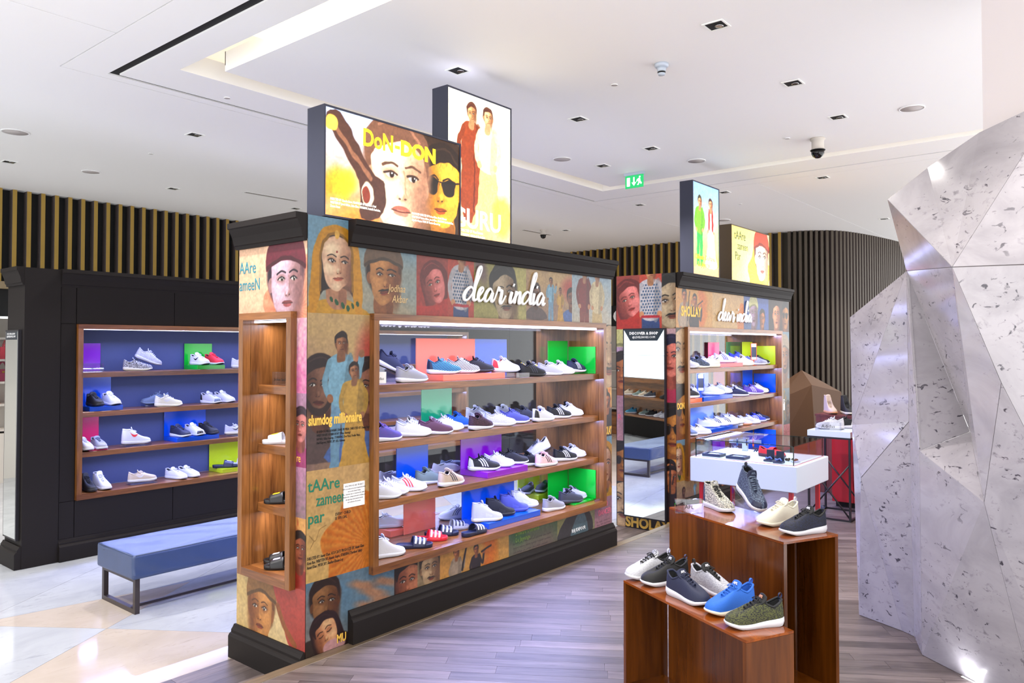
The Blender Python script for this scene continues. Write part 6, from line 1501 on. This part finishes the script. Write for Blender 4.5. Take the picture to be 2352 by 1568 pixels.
# ---- clear name blocks and small blocks
def block(loc, w, d, h, label, txt=None, size=.03, rotz=0.0, card=False, cat='sign', name='acrylic_block'):
    t = root(name, loc, label, cat, 'clear acrylic blocks', rotz=rotz + 1e-9)
    ORG[t] = np.zeros(3)
    box('body', (-w / 2, -d / 2, .0005), (w / 2, d / 2, h), M_ACRYL, t, local=True, bev=.0015)
    if card: box('card', (-w / 2 + .003, -d / 2 - .001, .008), (w / 2 - .003, -d / 2 - .0003, h - .004), M_CARD, t, local=True)
    if txt: text('lettering', txt, size, (0, -d / 2 - .0016, h * .34), 'front', M_INK, t, ext=.0004, align='CENTER', local_mat=True)
    return t
p = onz(1582, 1178, 1.0); block((p[0], p[1], 1.0), .165, .03, .085, 'clear block lettered in black on the taller walnut plinth', 'APL', .032, rotz=-.9)
block((u_at(872, 3.88), 3.89, Z1), .10, .03, .085, 'white card block at the corner of the top shelf ' + DM, 'Adidas', .026, rotz=-.6, card=True)
block((u_at(211, 7.88), 7.86, Z1), .20, .03, .085, 'clear block before the purple panel ' + DW, 'Nike', .03)
block((2.86, 4.25, Z1), .21, .03, .085, 'clear block on the top shelf of the end niche', 'Joshua Sanders', .026, rotz=-pi / 2)
for px, z, v, lb in ((1188, Z1, 3.88, 'clear block under the white and red sneaker ' + DM),): block((u_at(px, v), v, z), .17, .12, .04, lb, cat='stand')
for px, z, lb in ((314, Z3, 'flat clear block under the red marked mid top ' + DW), (328, Z4, 'flat clear block under the grey court shoe ' + DW), (352, Z2, 'clear block under the slate sneaker ' + DW), (552, Z3, 'clear block under the last grey sneaker on the third shelf ' + DW)): block((u_at(px, 7.92 if z != Z2 else 8.02), 7.92 if z != Z2 else 8.02, z), .26 if z != Z2 else .2, .14 if z != Z2 else .1, .022, lb, cat='stand')
rp = root('acrylic_ramp', (u_at(896, 4.07), 4.07, Z1), 'clear acrylic ramp in the corner of the top shelf ' + DM, 'stand', rotz=radians(-20)); ramp_parts(rp, h=.13)
rp = root('acrylic_ramp', (u_at(1236, 4.07), 4.07, Z3), 'clear acrylic ramp on the third shelf ' + DM, 'stand', rotz=radians(150)); ramp_parts(rp, h=.13)

# ---- rows of shoes: (kind, photo x, depth, turn, lift, upper, sole, description, extras)
ORDW = ['first', 'second', 'third', 'fourth', 'fifth', 'sixth', 'seventh', 'eighth', 'ninth', 'tenth', 'eleventh', 'twelfth', 'thirteenth', 'fourteenth', 'fifteenth', 'sixteenth', 'seventeenth', 'eighteenth', 'nineteenth', 'twentieth']
def obb_push(a, b):
    """smallest shift that parts two flat boxes (u, v, half length, half width, angle), or None"""
    best = None
    for an in (a[4], a[4] + pi / 2, b[4], b[4] + pi / 2):
        ax = np.array([cos(an), sin(an)])
        ext = sum(abs(cos(q[4] - an)) * q[2] + abs(sin(q[4] - an)) * q[3] for q in (a, b))
        d = (b[0] - a[0]) * ax[0] + (b[1] - a[1]) * ax[1]; ov = ext - abs(d)
        if ov <= 0: return None
        if best is None or ov < best[0]: best = (ov, ax * (1 if d >= 0 else -1))
    return best
def row(rowname, z, items, group, size, lim=None):
    lim = lim or ((cA, cB, V0, 4.178) if items[0][1] > 600 and items[0][1] < 1400 else (eA, eB, V0, 4.178) if items[0][1] > 1400 else (LA, LB, 7.79, 8.11))
    B = []
    for it in items:
        sz = size * (it[8].get('sz', 1.0) if len(it) > 8 else 1.0)
        B.append([u_at(it[1], it[2]), it[2], .148 * sz, .054 * sz, radians(it[3]), it[4] > .06])
    def clamp(q):
        hu = abs(cos(q[4])) * q[2] + abs(sin(q[4])) * q[3]; hv = abs(sin(q[4])) * q[2] + abs(cos(q[4])) * q[3]
        q[0] = min(max(q[0], lim[0] + hu + .004), lim[1] - hu - .012)
        if not q[5]: q[1] = max(min(q[1], lim[3] - hv - .006), lim[2] + hv * .80)
    for k in range(80):
        for i in range(len(B)):
            for j in range(i + 1, len(B)):
                if B[i][5] or B[j][5]: continue
                p = obb_push(B[i], B[j])
                if p:
                    for q, sg in ((B[i], -1), (B[j], 1)): q[0] += sg * p[1][0] * p[0] * .5; q[1] += sg * p[1][1] * p[0] * .5
        for q in B: clamp(q)
    for it, q in zip(items, B):
        kind, px, v, rot, lift, up, so, desc = it[:8]; ex = dict(it[8]) if len(it) > 8 else {}
        tilt = ex.pop('tilt', 0.0); sz = ex.pop('sz', 1.0)
        shoe(kind, (q[0], q[1], z + lift + .0008), radians(rot), up, so, size=size * sz, tilt=tilt, desc=desc, row=rowname, order=px + v * .01, group=group, name='slide_sandal' if kind == 'slide' else ('boot' if kind == 'boot' else 'sneaker'), cat='sandal' if kind == 'slide' else ('boot' if kind == 'boot' else 'sneaker'), **ex)
BK = (cA, cB, 4.19, 4.55)
GM = 'sneakers on the main poster display'; GF = 'sneakers on the far poster display'; GW = 'sneakers on the dark shelf wall'
R = -38
ST = lambda c: {'stripes': c}
row('on the top shelf ' + DM, Z1, [
    ('run', 896, 4.07, -20, .081, 'navy', 'white', 'navy runner tilted on a clear ramp', dict(tilt=.41)), ('run', 946, 3.91, -8, 0, 'grey', 'white', 'pale grey runner', dict(laces='ltgrey')),
    ('run', 1020, 3.97, R, .0455, 'teal/navy:bands', 'white', 'teal and navy banded runner', dict(heel_counter='navy')), ('run', 1064, 3.99, R, .0455, 'white/black:bands', 'white', 'white runner with black bands'), ('run', 1107, 4.0, R, .0455, 'black', 'black', 'solid black laceless looking runner', dict(heel_counter='dkgrey')),
    ('run', 1172, 3.95, -20, .041, 'white', 'white', 'white runner with red lining', dict(lining='red', heel_counter='red')), ('run', 1205, 4.09, R, 0.0, 'grey/yellow:camo', 'dkgrey', 'grey camouflage runner'), ('run', 1236, 3.90, -18, 0, 'black', 'black', 'black runner', dict(stripes='dkgrey')), ('run', 1258, 3.94, -18, 0, 'ltgrey', 'white', 'light grey runner'), ('run', 1283, 3.97, -18, 0, 'white', 'white', 'plain white runner'),
    ('run', 1322, 3.98, 0, 0.012, 'navy', 'white', 'navy runner with white stripes on green', dict(stripes='white', tongue='navy'))], GM, .90)
row('on the second shelf ' + DM, Z2, [
    ('run', 884, 3.90, -10, 0, 'purple/indigo:mottle', 'white', 'violet runner with orange heel', dict(heel_counter='orange')), ('run', 950, 3.95, R, 0, 'white', 'white', 'white knit runner', dict(outsole='black')), ('run', 948, 4.10, -20, .0, 'white', 'white', 'white runner standing behind the white knit one'), ('run', 991, 3.98, R, 0, 'maroon', 'white', 'plum runner with red collar', dict(lining='red', outsole='black')), ('run', 1024, 4.01, R, 0, 'white', 'cream', 'white runner with cream sole', dict(outsole='gum')),
    ('run', 1060, 4.09, -5, 0, 'blue', 'white', 'blue runner'), ('run', 1099, 3.90, 2, 0, 'maroon/black:heather', 'white', 'dark plum runner seen side on'), ('court', 1107, 4.10, -20, 0, 'white', 'white', 'white court shoe at the back'), ('run', 1147, 3.94, R, 0, 'white/ltgrey:mottle', 'white', 'white and grey runner', dict(outsole='black', laces='grey')), ('run', 1176, 3.98, R, 0, 'indigo', 'white', 'indigo runner', dict(outsole='black')),
    ('run', 1208, 4.05, -10, 0, 'dkgrey', 'white', 'charcoal runner'), ('run', 1247, 3.90, -2, 0, 'white', 'white', 'white runner with blue lining', dict(lining='royal', heel_counter='black')), ('run', 1281, 3.96, -18, 0, 'black', 'white', 'black runner with white stripes', dict(stripes='white')), ('run', 1309, 3.99, -18, 0, 'white', 'white', 'white runner between two black ones'), ('run', 1332, 4.02, -18, 0, 'black', 'white', 'black runner beside the wooden end')], GM, .90)
row('on the third shelf ' + DM, Z3, [
    ('run', 864, 3.89, -30, .0, 'white', 'white', 'white runner cut by the frame'), ('run', 898, 3.93, R, 0, 'white/lilac:heather', 'white', 'white runner with tonal stripes', dict(stripes='ltgrey')), ('run', 940, 3.97, R, 0, 'white', 'white', 'white runner with red stripes', dict(stripes='red', outsole='black')), ('run', 986, 4.06, -2, .0, 'sage', 'white', 'grey green sock runner'), ('run', 1036, 3.90, 4, 0, 'tan', 'white', 'beige runner with blue stripes', dict(stripes='navy', lining='navy')),
    ('run', 1112, 3.97, R, .0455, 'black', 'white', 'black and white runner on the purple riser', dict(heel_counter='white', stripes='white')), ('run', 1146, 3.99, R, .0455, 'white', 'white', 'white and lilac runner on the purple riser', dict(stripes='lilac', outsole='black')), ('run', 1178, 4.01, R, .0455, 'black', 'white', 'black runner on the purple riser'), ('court', 1236, 4.07, 150, .0825, 'white', 'white', 'white court shoe tilted on a clear ramp', dict(tilt=.41, laces='slate')), ('run', 1218, 4.0, -5, 0, 'black', 'white', 'black runner behind the pink one'),
    ('run', 1254, 3.90, -2, 0, 'pink', 'white', 'pink and black runner', dict(heel_counter='pink', stripes='black')), ('run', 1296, 3.96, -16, 0, 'black', 'white', 'black runner with white stripes', dict(stripes='white')), ('run', 1322, 3.99, -16, 0, 'white', 'white', 'white runner beside the wooden end')], GM, .90)
row('on the bottom shelf ' + DM, Z4, [
    ('mid', 893, 3.90, -16, 0, 'white', 'white', 'white knit mid top in the corner', dict(sz=.96)),
    ('slide', 953, 3.93, -34, 0, 'navy', 'navy', 'navy slide with white stripes', dict(stripes='white')), ('slide', 988, 3.99, -34, 0, 'red', 'red', 'red slide with white stripes', dict(stripes='white')), ('slide', 1024, 3.98, -34, 0, 'navy', 'navy', 'second navy slide beside the red one', dict(stripes='white')), ('slide', 1044, 4.08, -20, 0, 'ltgrey', 'ltgrey', 'pale grey slide at the back', dict(stripes='navy')), ('slide', 1081, 3.90, 4, 0, 'navy', 'navy', 'navy slide seen side on', dict(stripes='white')),
    ('mid', 1116, 3.95, -28, .0455, 'ltgrey', 'cream', 'pale suede strapped mid top', dict(strap='ltgrey')), ('mid', 1149, 3.98, -28, .0455, 'black', 'black', 'black strapped mid top', dict(strap='black')), ('mid', 1180, 4.0, -28, .0455, 'indigo', 'indigo', 'indigo strapped mid top', dict(strap='indigo')), ('mid', 1211, 4.02, -28, .0455, 'white', 'white', 'white strapped mid top', dict(strap='white')),
    ('run', 1264, 3.92, -5, 0, 'grey', 'white', 'grey runner with gum sole', dict(outsole='gum')), ('run', 1308, 3.95, -18, .0125, 'dkgrey', 'dkgrey', 'dark grey runner on the green riser'), ('run', 1333, 3.98, -18, .0125, 'ltgrey', 'ltgrey', 'light grey runner on the green riser', dict(outsole='gum', laces='dkgrey'))], GM, .90)
row('behind the glass ' + DM, Z2, [('run', 1100, 4.40, -15, 0, 'white', 'white', 'white runner on the second shelf'), ('court', 1162, 4.40, 0, 0, 'white', 'white', 'white court shoe on the second shelf')], GM, .90, BK)
row('behind the glass ' + DM, Z3, [('slip', 905, 4.36, -10, 0, 'ltgrey', 'white', 'pale slip on in the third shelf corner'), ('slip', 1022, 4.34, -10, 0, 'white', 'white', 'white slip on on the third shelf'), ('slip', 1044, 4.38, -10, 0, 'slate', 'white', 'slate blue slip on on the third shelf')], GM, .90, BK)
row('behind the glass ' + DM, Z4, [('court', 893, 4.38, -30, .0455, 'white', 'white', 'white and blue court shoe on the coral base', dict(heel_counter='royal')), ('court', 1042, 4.34, 160, 0, 'white', 'white', 'white court shoe with thin black lines', dict(stripes='dkgrey')), ('slip', 1222, 4.36, 200, .0455, 'dkgrey', 'white', 'charcoal shoe on the yellow green base'), ('slip', 1238, 4.40, 200, .0455, 'black', 'white', 'black shoe on the yellow green base')], GM, .90, BK)
# dark wall
row('on the top shelf ' + DW, Z1, [
    ('run', 317, 7.90, -22, 0, 'black/white:mottle', 'cream', 'black and white speckled runner', dict(outsole='black')), ('run', 339, 7.98, -24, .085, 'ltgrey/grey:mottle', 'ltgrey', 'grey runner resting on the speckled one', dict(tilt=.38)), ('run', 459, 7.93, -78, .0455, 'white', 'white', 'white runner on the green riser', dict(side_mark='black')), ('run', 492, 7.95, -78, .0455, 'red', 'white', 'red runner on the green riser'), ('run', 560, 7.9, -40, 0, 'white', 'white', 'white runner at the poster edge')], GW, .95)
row('on the second shelf ' + DW, Z2, [
    ('run', 219, 7.92, -88, .0455, 'black', 'black', 'black runner on the blue riser'), ('run', 257, 7.92, -84, .0455, 'white', 'white', 'white runner on the blue riser'), ('run', 357, 8.0, 160, .0225, 'slate', 'slate', 'slate runner turned backwards'), ('run', 388, 7.88, -16, 0, 'cream', 'cream', 'cream runner seen side on', dict(side_mark='white')), ('run', 486, 7.93, -70, 0, 'ltgrey', 'white', 'grey and black runner', dict(heel_counter='black', toe_cap='slate')), ('run', 516, 7.96, -70, 0, 'white', 'white', 'white runner beside the grey and black one')], GW, .95)
row('on the third shelf ' + DW, Z3, [
    ('court', 197, 7.90, -88, .0085, 'white', 'white', 'white court shoe by the pink panel'), ('court', 229, 7.90, -90, .0085, 'grey', 'white', 'grey court shoe by the pink panel', dict(laces='slate')), ('mid', 315, 7.89, -16, .0225, 'white', 'white', 'white mid top with red curved mark', dict(side_mark='red')), ('run', 416, 7.93, -74, .0455, 'navy', 'white', 'navy runner on the blue riser'), ('run', 449, 7.94, -74, .0455, 'white', 'white', 'white runner on the blue riser', dict(toe_cap='black')), ('run', 480, 7.95, -74, .0455, 'black', 'black', 'black runner on the blue riser'), ('court', 546, 7.90, -20, .0225, 'ltgrey', 'cream', 'grey court shoe', dict(side_mark='black'))], GW, .95)
row('on the bottom shelf ' + DW, Z4, [
    ('mid', 205, 7.90, -86, 0, 'black', 'black', 'black leather mid top'), ('mid', 237, 7.91, -84, 0, 'white', 'white', 'white leather mid top'), ('court', 330, 7.89, -16, .0225, 'beige', 'white', 'beige court shoe with white mark', dict(side_mark='white')), ('court', 407, 7.91, -70, 0, 'white', 'white', 'white court shoe'), ('court', 436, 7.92, -70, 0, 'white', 'white', 'white court shoe'), ('slide', 520, 7.94, -30, .0455, 'navy', 'navy', 'navy slide on the yellow green riser', dict(badge='white')), ('slide', 550, 7.95, -30, .0455, 'white', 'white', 'white slide on the yellow green riser', dict(badge='black'))], GW, .95)
# far display
RF = -48
row('on the top shelf ' + DF, Z1, [
    ('run', 1577, 3.95, -70, 0, 'white', 'white', 'white runner cut by the frame'), ('run', 1607, 3.90, -20, 0, 'black/slate:mottle', 'cream', 'black and grey runner with thick cream sole'), ('run', 1606, 4.06, RF, 0, 'white', 'white', 'white runner behind the black and grey one'), ('run', 1634, 3.92, 150, 0, 'cream', 'cream', 'cream runner turned away'), ('run', 1664, 3.98, RF, .0455, 'white', 'white', 'white runner with blue stripes', dict(stripes='royal')), ('run', 1686, 4.04, RF, .0455, 'royal', 'white', 'blue runner behind the striped one'), ('run', 1717, 3.92, -30, 0, 'cream', 'cream', 'cream runner at the red base'), ('run', 1738, 3.96, RF, 0, 'grey', 'white', 'grey runner with black laces', dict(stripes='ltgrey', laces='black', heel_counter='dkgrey')), ('run', 1748, 4.05, RF, 0, 'black', 'white', 'black runner by the lime panel')], GF, 1.0)
row('on the second shelf ' + DF, Z2, [
    ('court', 1586, 3.93, -8, .0455, 'black', 'white', 'black low shoe on the orange base'), ('run', 1590, 4.1, 10, .0455, 'white', 'white', 'white and lime runner at the back', dict(stripes='yellow')), ('run', 1637, 3.98, RF, .0455, 'white', 'white', 'white runner on the blue base'), ('run', 1654, 4.04, RF, .0455, 'white', 'white', 'second white runner on the blue base', dict(stripes='ltgrey')), ('run', 1676, 4.08, -90, 0, 'white', 'white', 'white runner facing out'), ('court', 1697, 3.95, RF, 0, 'navy', 'white', 'blue court shoe with white laces', dict(laces='white')), ('court', 1710, 4.05, RF, 0, 'sage', 'white', 'green grey court shoe'), ('run', 1730, 3.95, RF, 0, 'purple', 'white', 'purple runner', dict(stripes='lilac')), ('run', 1741, 4.0, RF, 0, 'white', 'white', 'white runner by the blue corner'), ('run', 1752, 4.04, RF, 0, 'black', 'black', 'black runner by the blue corner')], GF, .98)
row('on the third shelf ' + DF, Z3, [
    ('court', 1607, 3.90, -35, 0, 'white', 'white', 'white court shoe out in front'), ('court', 1577, 4.0, -85, 0, 'slate', 'white', 'slate court shoe cut by the frame'), ('court', 1626, 4.0, RF, .0455, 'white', 'white', 'white shell toe shoe with blue lining', dict(lining='royal')), ('court', 1642, 4.04, RF, .0455, 'white', 'white', 'white shoe with navy stripes', dict(stripes='navy')), ('court', 1660, 4.06, RF, .0455, 'white', 'white', 'white shoe with black stripes', dict(stripes='black')), ('mid', 1650, 4.11, -70, 0, 'white', 'white', 'white mid top at the back'), ('court', 1682, 3.98, RF, .0455, 'white', 'white', 'white shoe with green tag', dict(heel_counter='green')), ('court', 1702, 3.92, -40, 0, 'white', 'gum', 'white shoe with gum sole'), ('court', 1721, 3.96, RF, 0, 'white', 'white', 'white shoe with pale stripes', dict(stripes='ltgrey')), ('court', 1735, 4.0, RF, 0, 'royal', 'white', 'blue court shoe with white stripes', dict(stripes='white')), ('court', 1747, 4.04, RF, 0, 'navy', 'white', 'navy court shoe with white stripes', dict(stripes='white'))], GF, .98)
row('on the bottom shelf ' + DF, Z4, [
    ('run', 1583, 3.92, -40, 0, 'white', 'white', 'white runner near the frame'), ('run', 1583, 4.06, -40, 0, 'white', 'white', 'white runner at the back near the frame'), ('run', 1640, 3.96, RF, 0, 'white', 'white', 'white runner seen over the glass case'), ('run', 1662, 4.0, RF, 0, 'white', 'white', 'second white runner seen over the glass case'), ('run', 1690, 4.02, RF, 0, 'ltgrey', 'white', 'grey runner seen over the glass case')], GF, .98)
# niche in the end of the main display
for z, px, u, rot, up, so, bd, ds in ((Z2, 634, 2.885, 128, 'white', 'white', 'yellow', 'white slide with a yellow round badge'), (Z2, 655, 3.04, 128, 'navy', 'white', 'slate', 'navy slide beside the white one'), (Z3, 650, 2.885, 128, 'black', 'black', 'yellow', 'black slide with a yellow round badge'), (Z3, 655, 3.02, 128, 'navy', 'navy', 'navy', 'plain dark slide at the back'), (Z4, 628, 2.90, 128, 'black', 'black', 'white', 'black slide with white scribble'), (Z4, 652, 2.83, 128, 'black', 'black', 'lilac', 'black slide with pale scribble')):
    v = min(float(onu(px, 1000, u)[1]), 4.31)
    shoe('slide', (u, v, z + .0008), radians(rot), up, so, size=.84, desc=ds, row='in the end niche', group='slides in the end niche', badge=bd, name='slide_sandal', cat='sandal')
# far corner
shoe('run', (8.64, 2.63, 1.1008), radians(105), 'ltgrey/white:mottle', 'white', desc='grey white runner on the black frame table', row='', group=None)
shoe('run', (8.84, 2.56, 1.1008), radians(100), 'black', 'white', desc='black and white runner on the black frame table', row='', heel_counter='white')
shoe('boot', (10.1, 3.07, 1.1458), radians(-140), 'tan', 'gum', desc='tan high boot on the red brown block', row='', name='boot', cat='boot', group='boots on the timber block')
shoe('boot', (10.12, 2.87, 1.1458), radians(-140), 'black', 'cream', desc='black high boot on the red brown block', row='', name='boot', cat='boot', group='boots on the timber block')
block((8.48, 2.6, 1.10), .26, .03, .09, 'clear block on the black frame table', 'Adidas', .05, rotz=-pi / 2 + .3)
t = shoe('slip', (7.18, 2.72, ZT + .0008), radians(-105), 'red', 'maroon', desc='glossy red strapped shoe inside the glass case', row='', strap='red', size=1.0)
# shoes on the shelves under the video wall, seen in the mirror
dvv = np.array([dv[0], dv[1]]); nvv = np.array([dv[1], -dv[0]])
for k, (s_, z, up, so) in enumerate(((.15, .5, 'teal', 'white'), (.42, .5, 'white', 'white'), (.62, .5, 'white', 'white'), (.95, .5, 'black', 'white'), (1.2, .5, 'sage', 'white'), (1.75, .5, 'teal', 'white'), (.1, .9, 'yellow', 'gum'), (.4, .9, 'black', 'black'), (1.0, .9, 'dkgrey', 'white'), (1.22, .9, 'beige', 'white'), (1.45, .9, 'sage', 'white'), (1.9, .9, 'beige', 'white'))):
    p = va + dvv * s_ - nvv * -.12
    shoe('run', (p[0], p[1], z + .0008), atan2(dv[1], dv[0]) - .5, up, so, desc='%s runner' % up, row='on the %s shelf under the video wall' % ('lower' if z < .7 else 'upper'), order=s_, group='sneakers under the video wall')
# labels: description and row; shoes that would read alike are told apart by their place in the row
from collections import defaultdict
seen = defaultdict(list)
for s_ in SHOES: seen[(s_['desc'] + ' ' + (s_['row'] or '')).strip()].append(s_)
for k, L in seen.items():
    for i, s_ in enumerate(sorted(L, key=lambda q: q['order'])):
        s_['o']['label'] = k if len(L) == 1 else '%s, %s from left' % (k, ORDW[i])
# small framed picture holders on the far display
def holder(px, v, z, h, c, label):
    u = u_at(px, v); t = root('picture_holder', (u, v, z), label, 'sign', 'picture holders on the far display', rotz=radians(-50) + 1e-9); ORG[t] = np.zeros(3); m = mat('holder_' + label[:4], c, .35)
    box('foot', (-.03, -.02, .0005), (.03, .02, .006), m, t, local=True); box('stem', (-.005, -.004, .006), (.005, .004, .07), m, t, local=True)
    fr = box('frame', (-.038, -.006, .07), (.038, .006, h), m, t, local=True)
    for nm, z0, z1, cc in (('card', .078, h - .008, (0.82, 0.84, 0.88)), ('picture', .11, h - .05, (0.22, 0.24, 0.28))): box(nm, (-.031, -.0075 if nm == 'card' else -.0085, z0), (.031, -.006 if nm == 'card' else -.0076, z1), mat('holder_' + nm, cc, .4), fr, local=True)
holder(1731, 3.87, Z1, .29, (0.88, 0.36, 0.14), 'orange framed picture holder on the top shelf ' + DF)
holder(1609, 3.90, Z2 + .0455, .27, (0.10, 0.30, 0.80), 'blue framed picture holder on the second shelf ' + DF)
# ================================================================== GOODS IN THE SHOPS BEHIND
def handbag(loc, w, d, h, m, label, rotz=0.0, handle=.6):
    t = root('handbag', loc, label, 'bag', 'handbags in the shops behind', rotz=rotz + 1e-9); ORG[t] = np.zeros(3)
    V = [(-w / 2, -d / 2, 0), (w / 2, -d / 2, 0), (w / 2, d / 2, 0), (-w / 2, d / 2, 0), (-w * .42, -d * .25, h), (w * .42, -d * .25, h), (w * .42, d * .25, h), (-w * .42, d * .25, h)]
    mesh('body', V, BOXF, m, t, local=True)
    for y in (-d * .28, d * .28): tube('handle', [(w * .25 * cos(a), y, h + h * handle * sin(a)) for a in np.linspace(pi, 0, 9)], .008, m, t, n=6, local=True)
    box('clasp', (-.015, -d * .42, h * .7), (.015, -d * .34, h * .85), M_BRASS, t, local=True)
def cm(n, c): return mat('bag_' + n, c, .45)
for x, z, c, n, w in ((3.78, 2.13, (0.25, 0.55, 0.5), 'teal', .2), (3.72, 1.81, (0.80, 0.16, 0.26), 'red', .26), (4.05, 1.81, (0.85, 0.3, 0.35), 'rose', .24), (3.70, 1.48, (0.90, 0.42, 0.12), 'orange', .24), (3.98, 1.48, (0.55, 0.2, 0.3), 'wine', .22), (3.82, 1.15, (0.85, 0.2, 0.2), 'scarlet', .24)):
    handbag((x, 13.1, z + .001), w, .12, .18, cm(n, c), '%s handbag on the shop shelves behind the dark wall' % n)
for v, z, c, n in ((8.92, 1.881, (0.80, 0.52, 0.30), 'tan'), (9.15, 1.451, (0.92, 0.62, 0.68), 'pink'), (8.78, 1.451, (0.1, 0.1, 0.1), 'black'), (9.0, 1.031, (0.85, 0.8, 0.7), 'ivory'), (9.05, .581, (0.4, 0.38, 0.36), 'grey')):
    handbag((15.35, v, z), .30, .14, .22, cm('far_' + n, c), '%s handbag in the white shop between the displays' % n, rotz=-pi / 2)
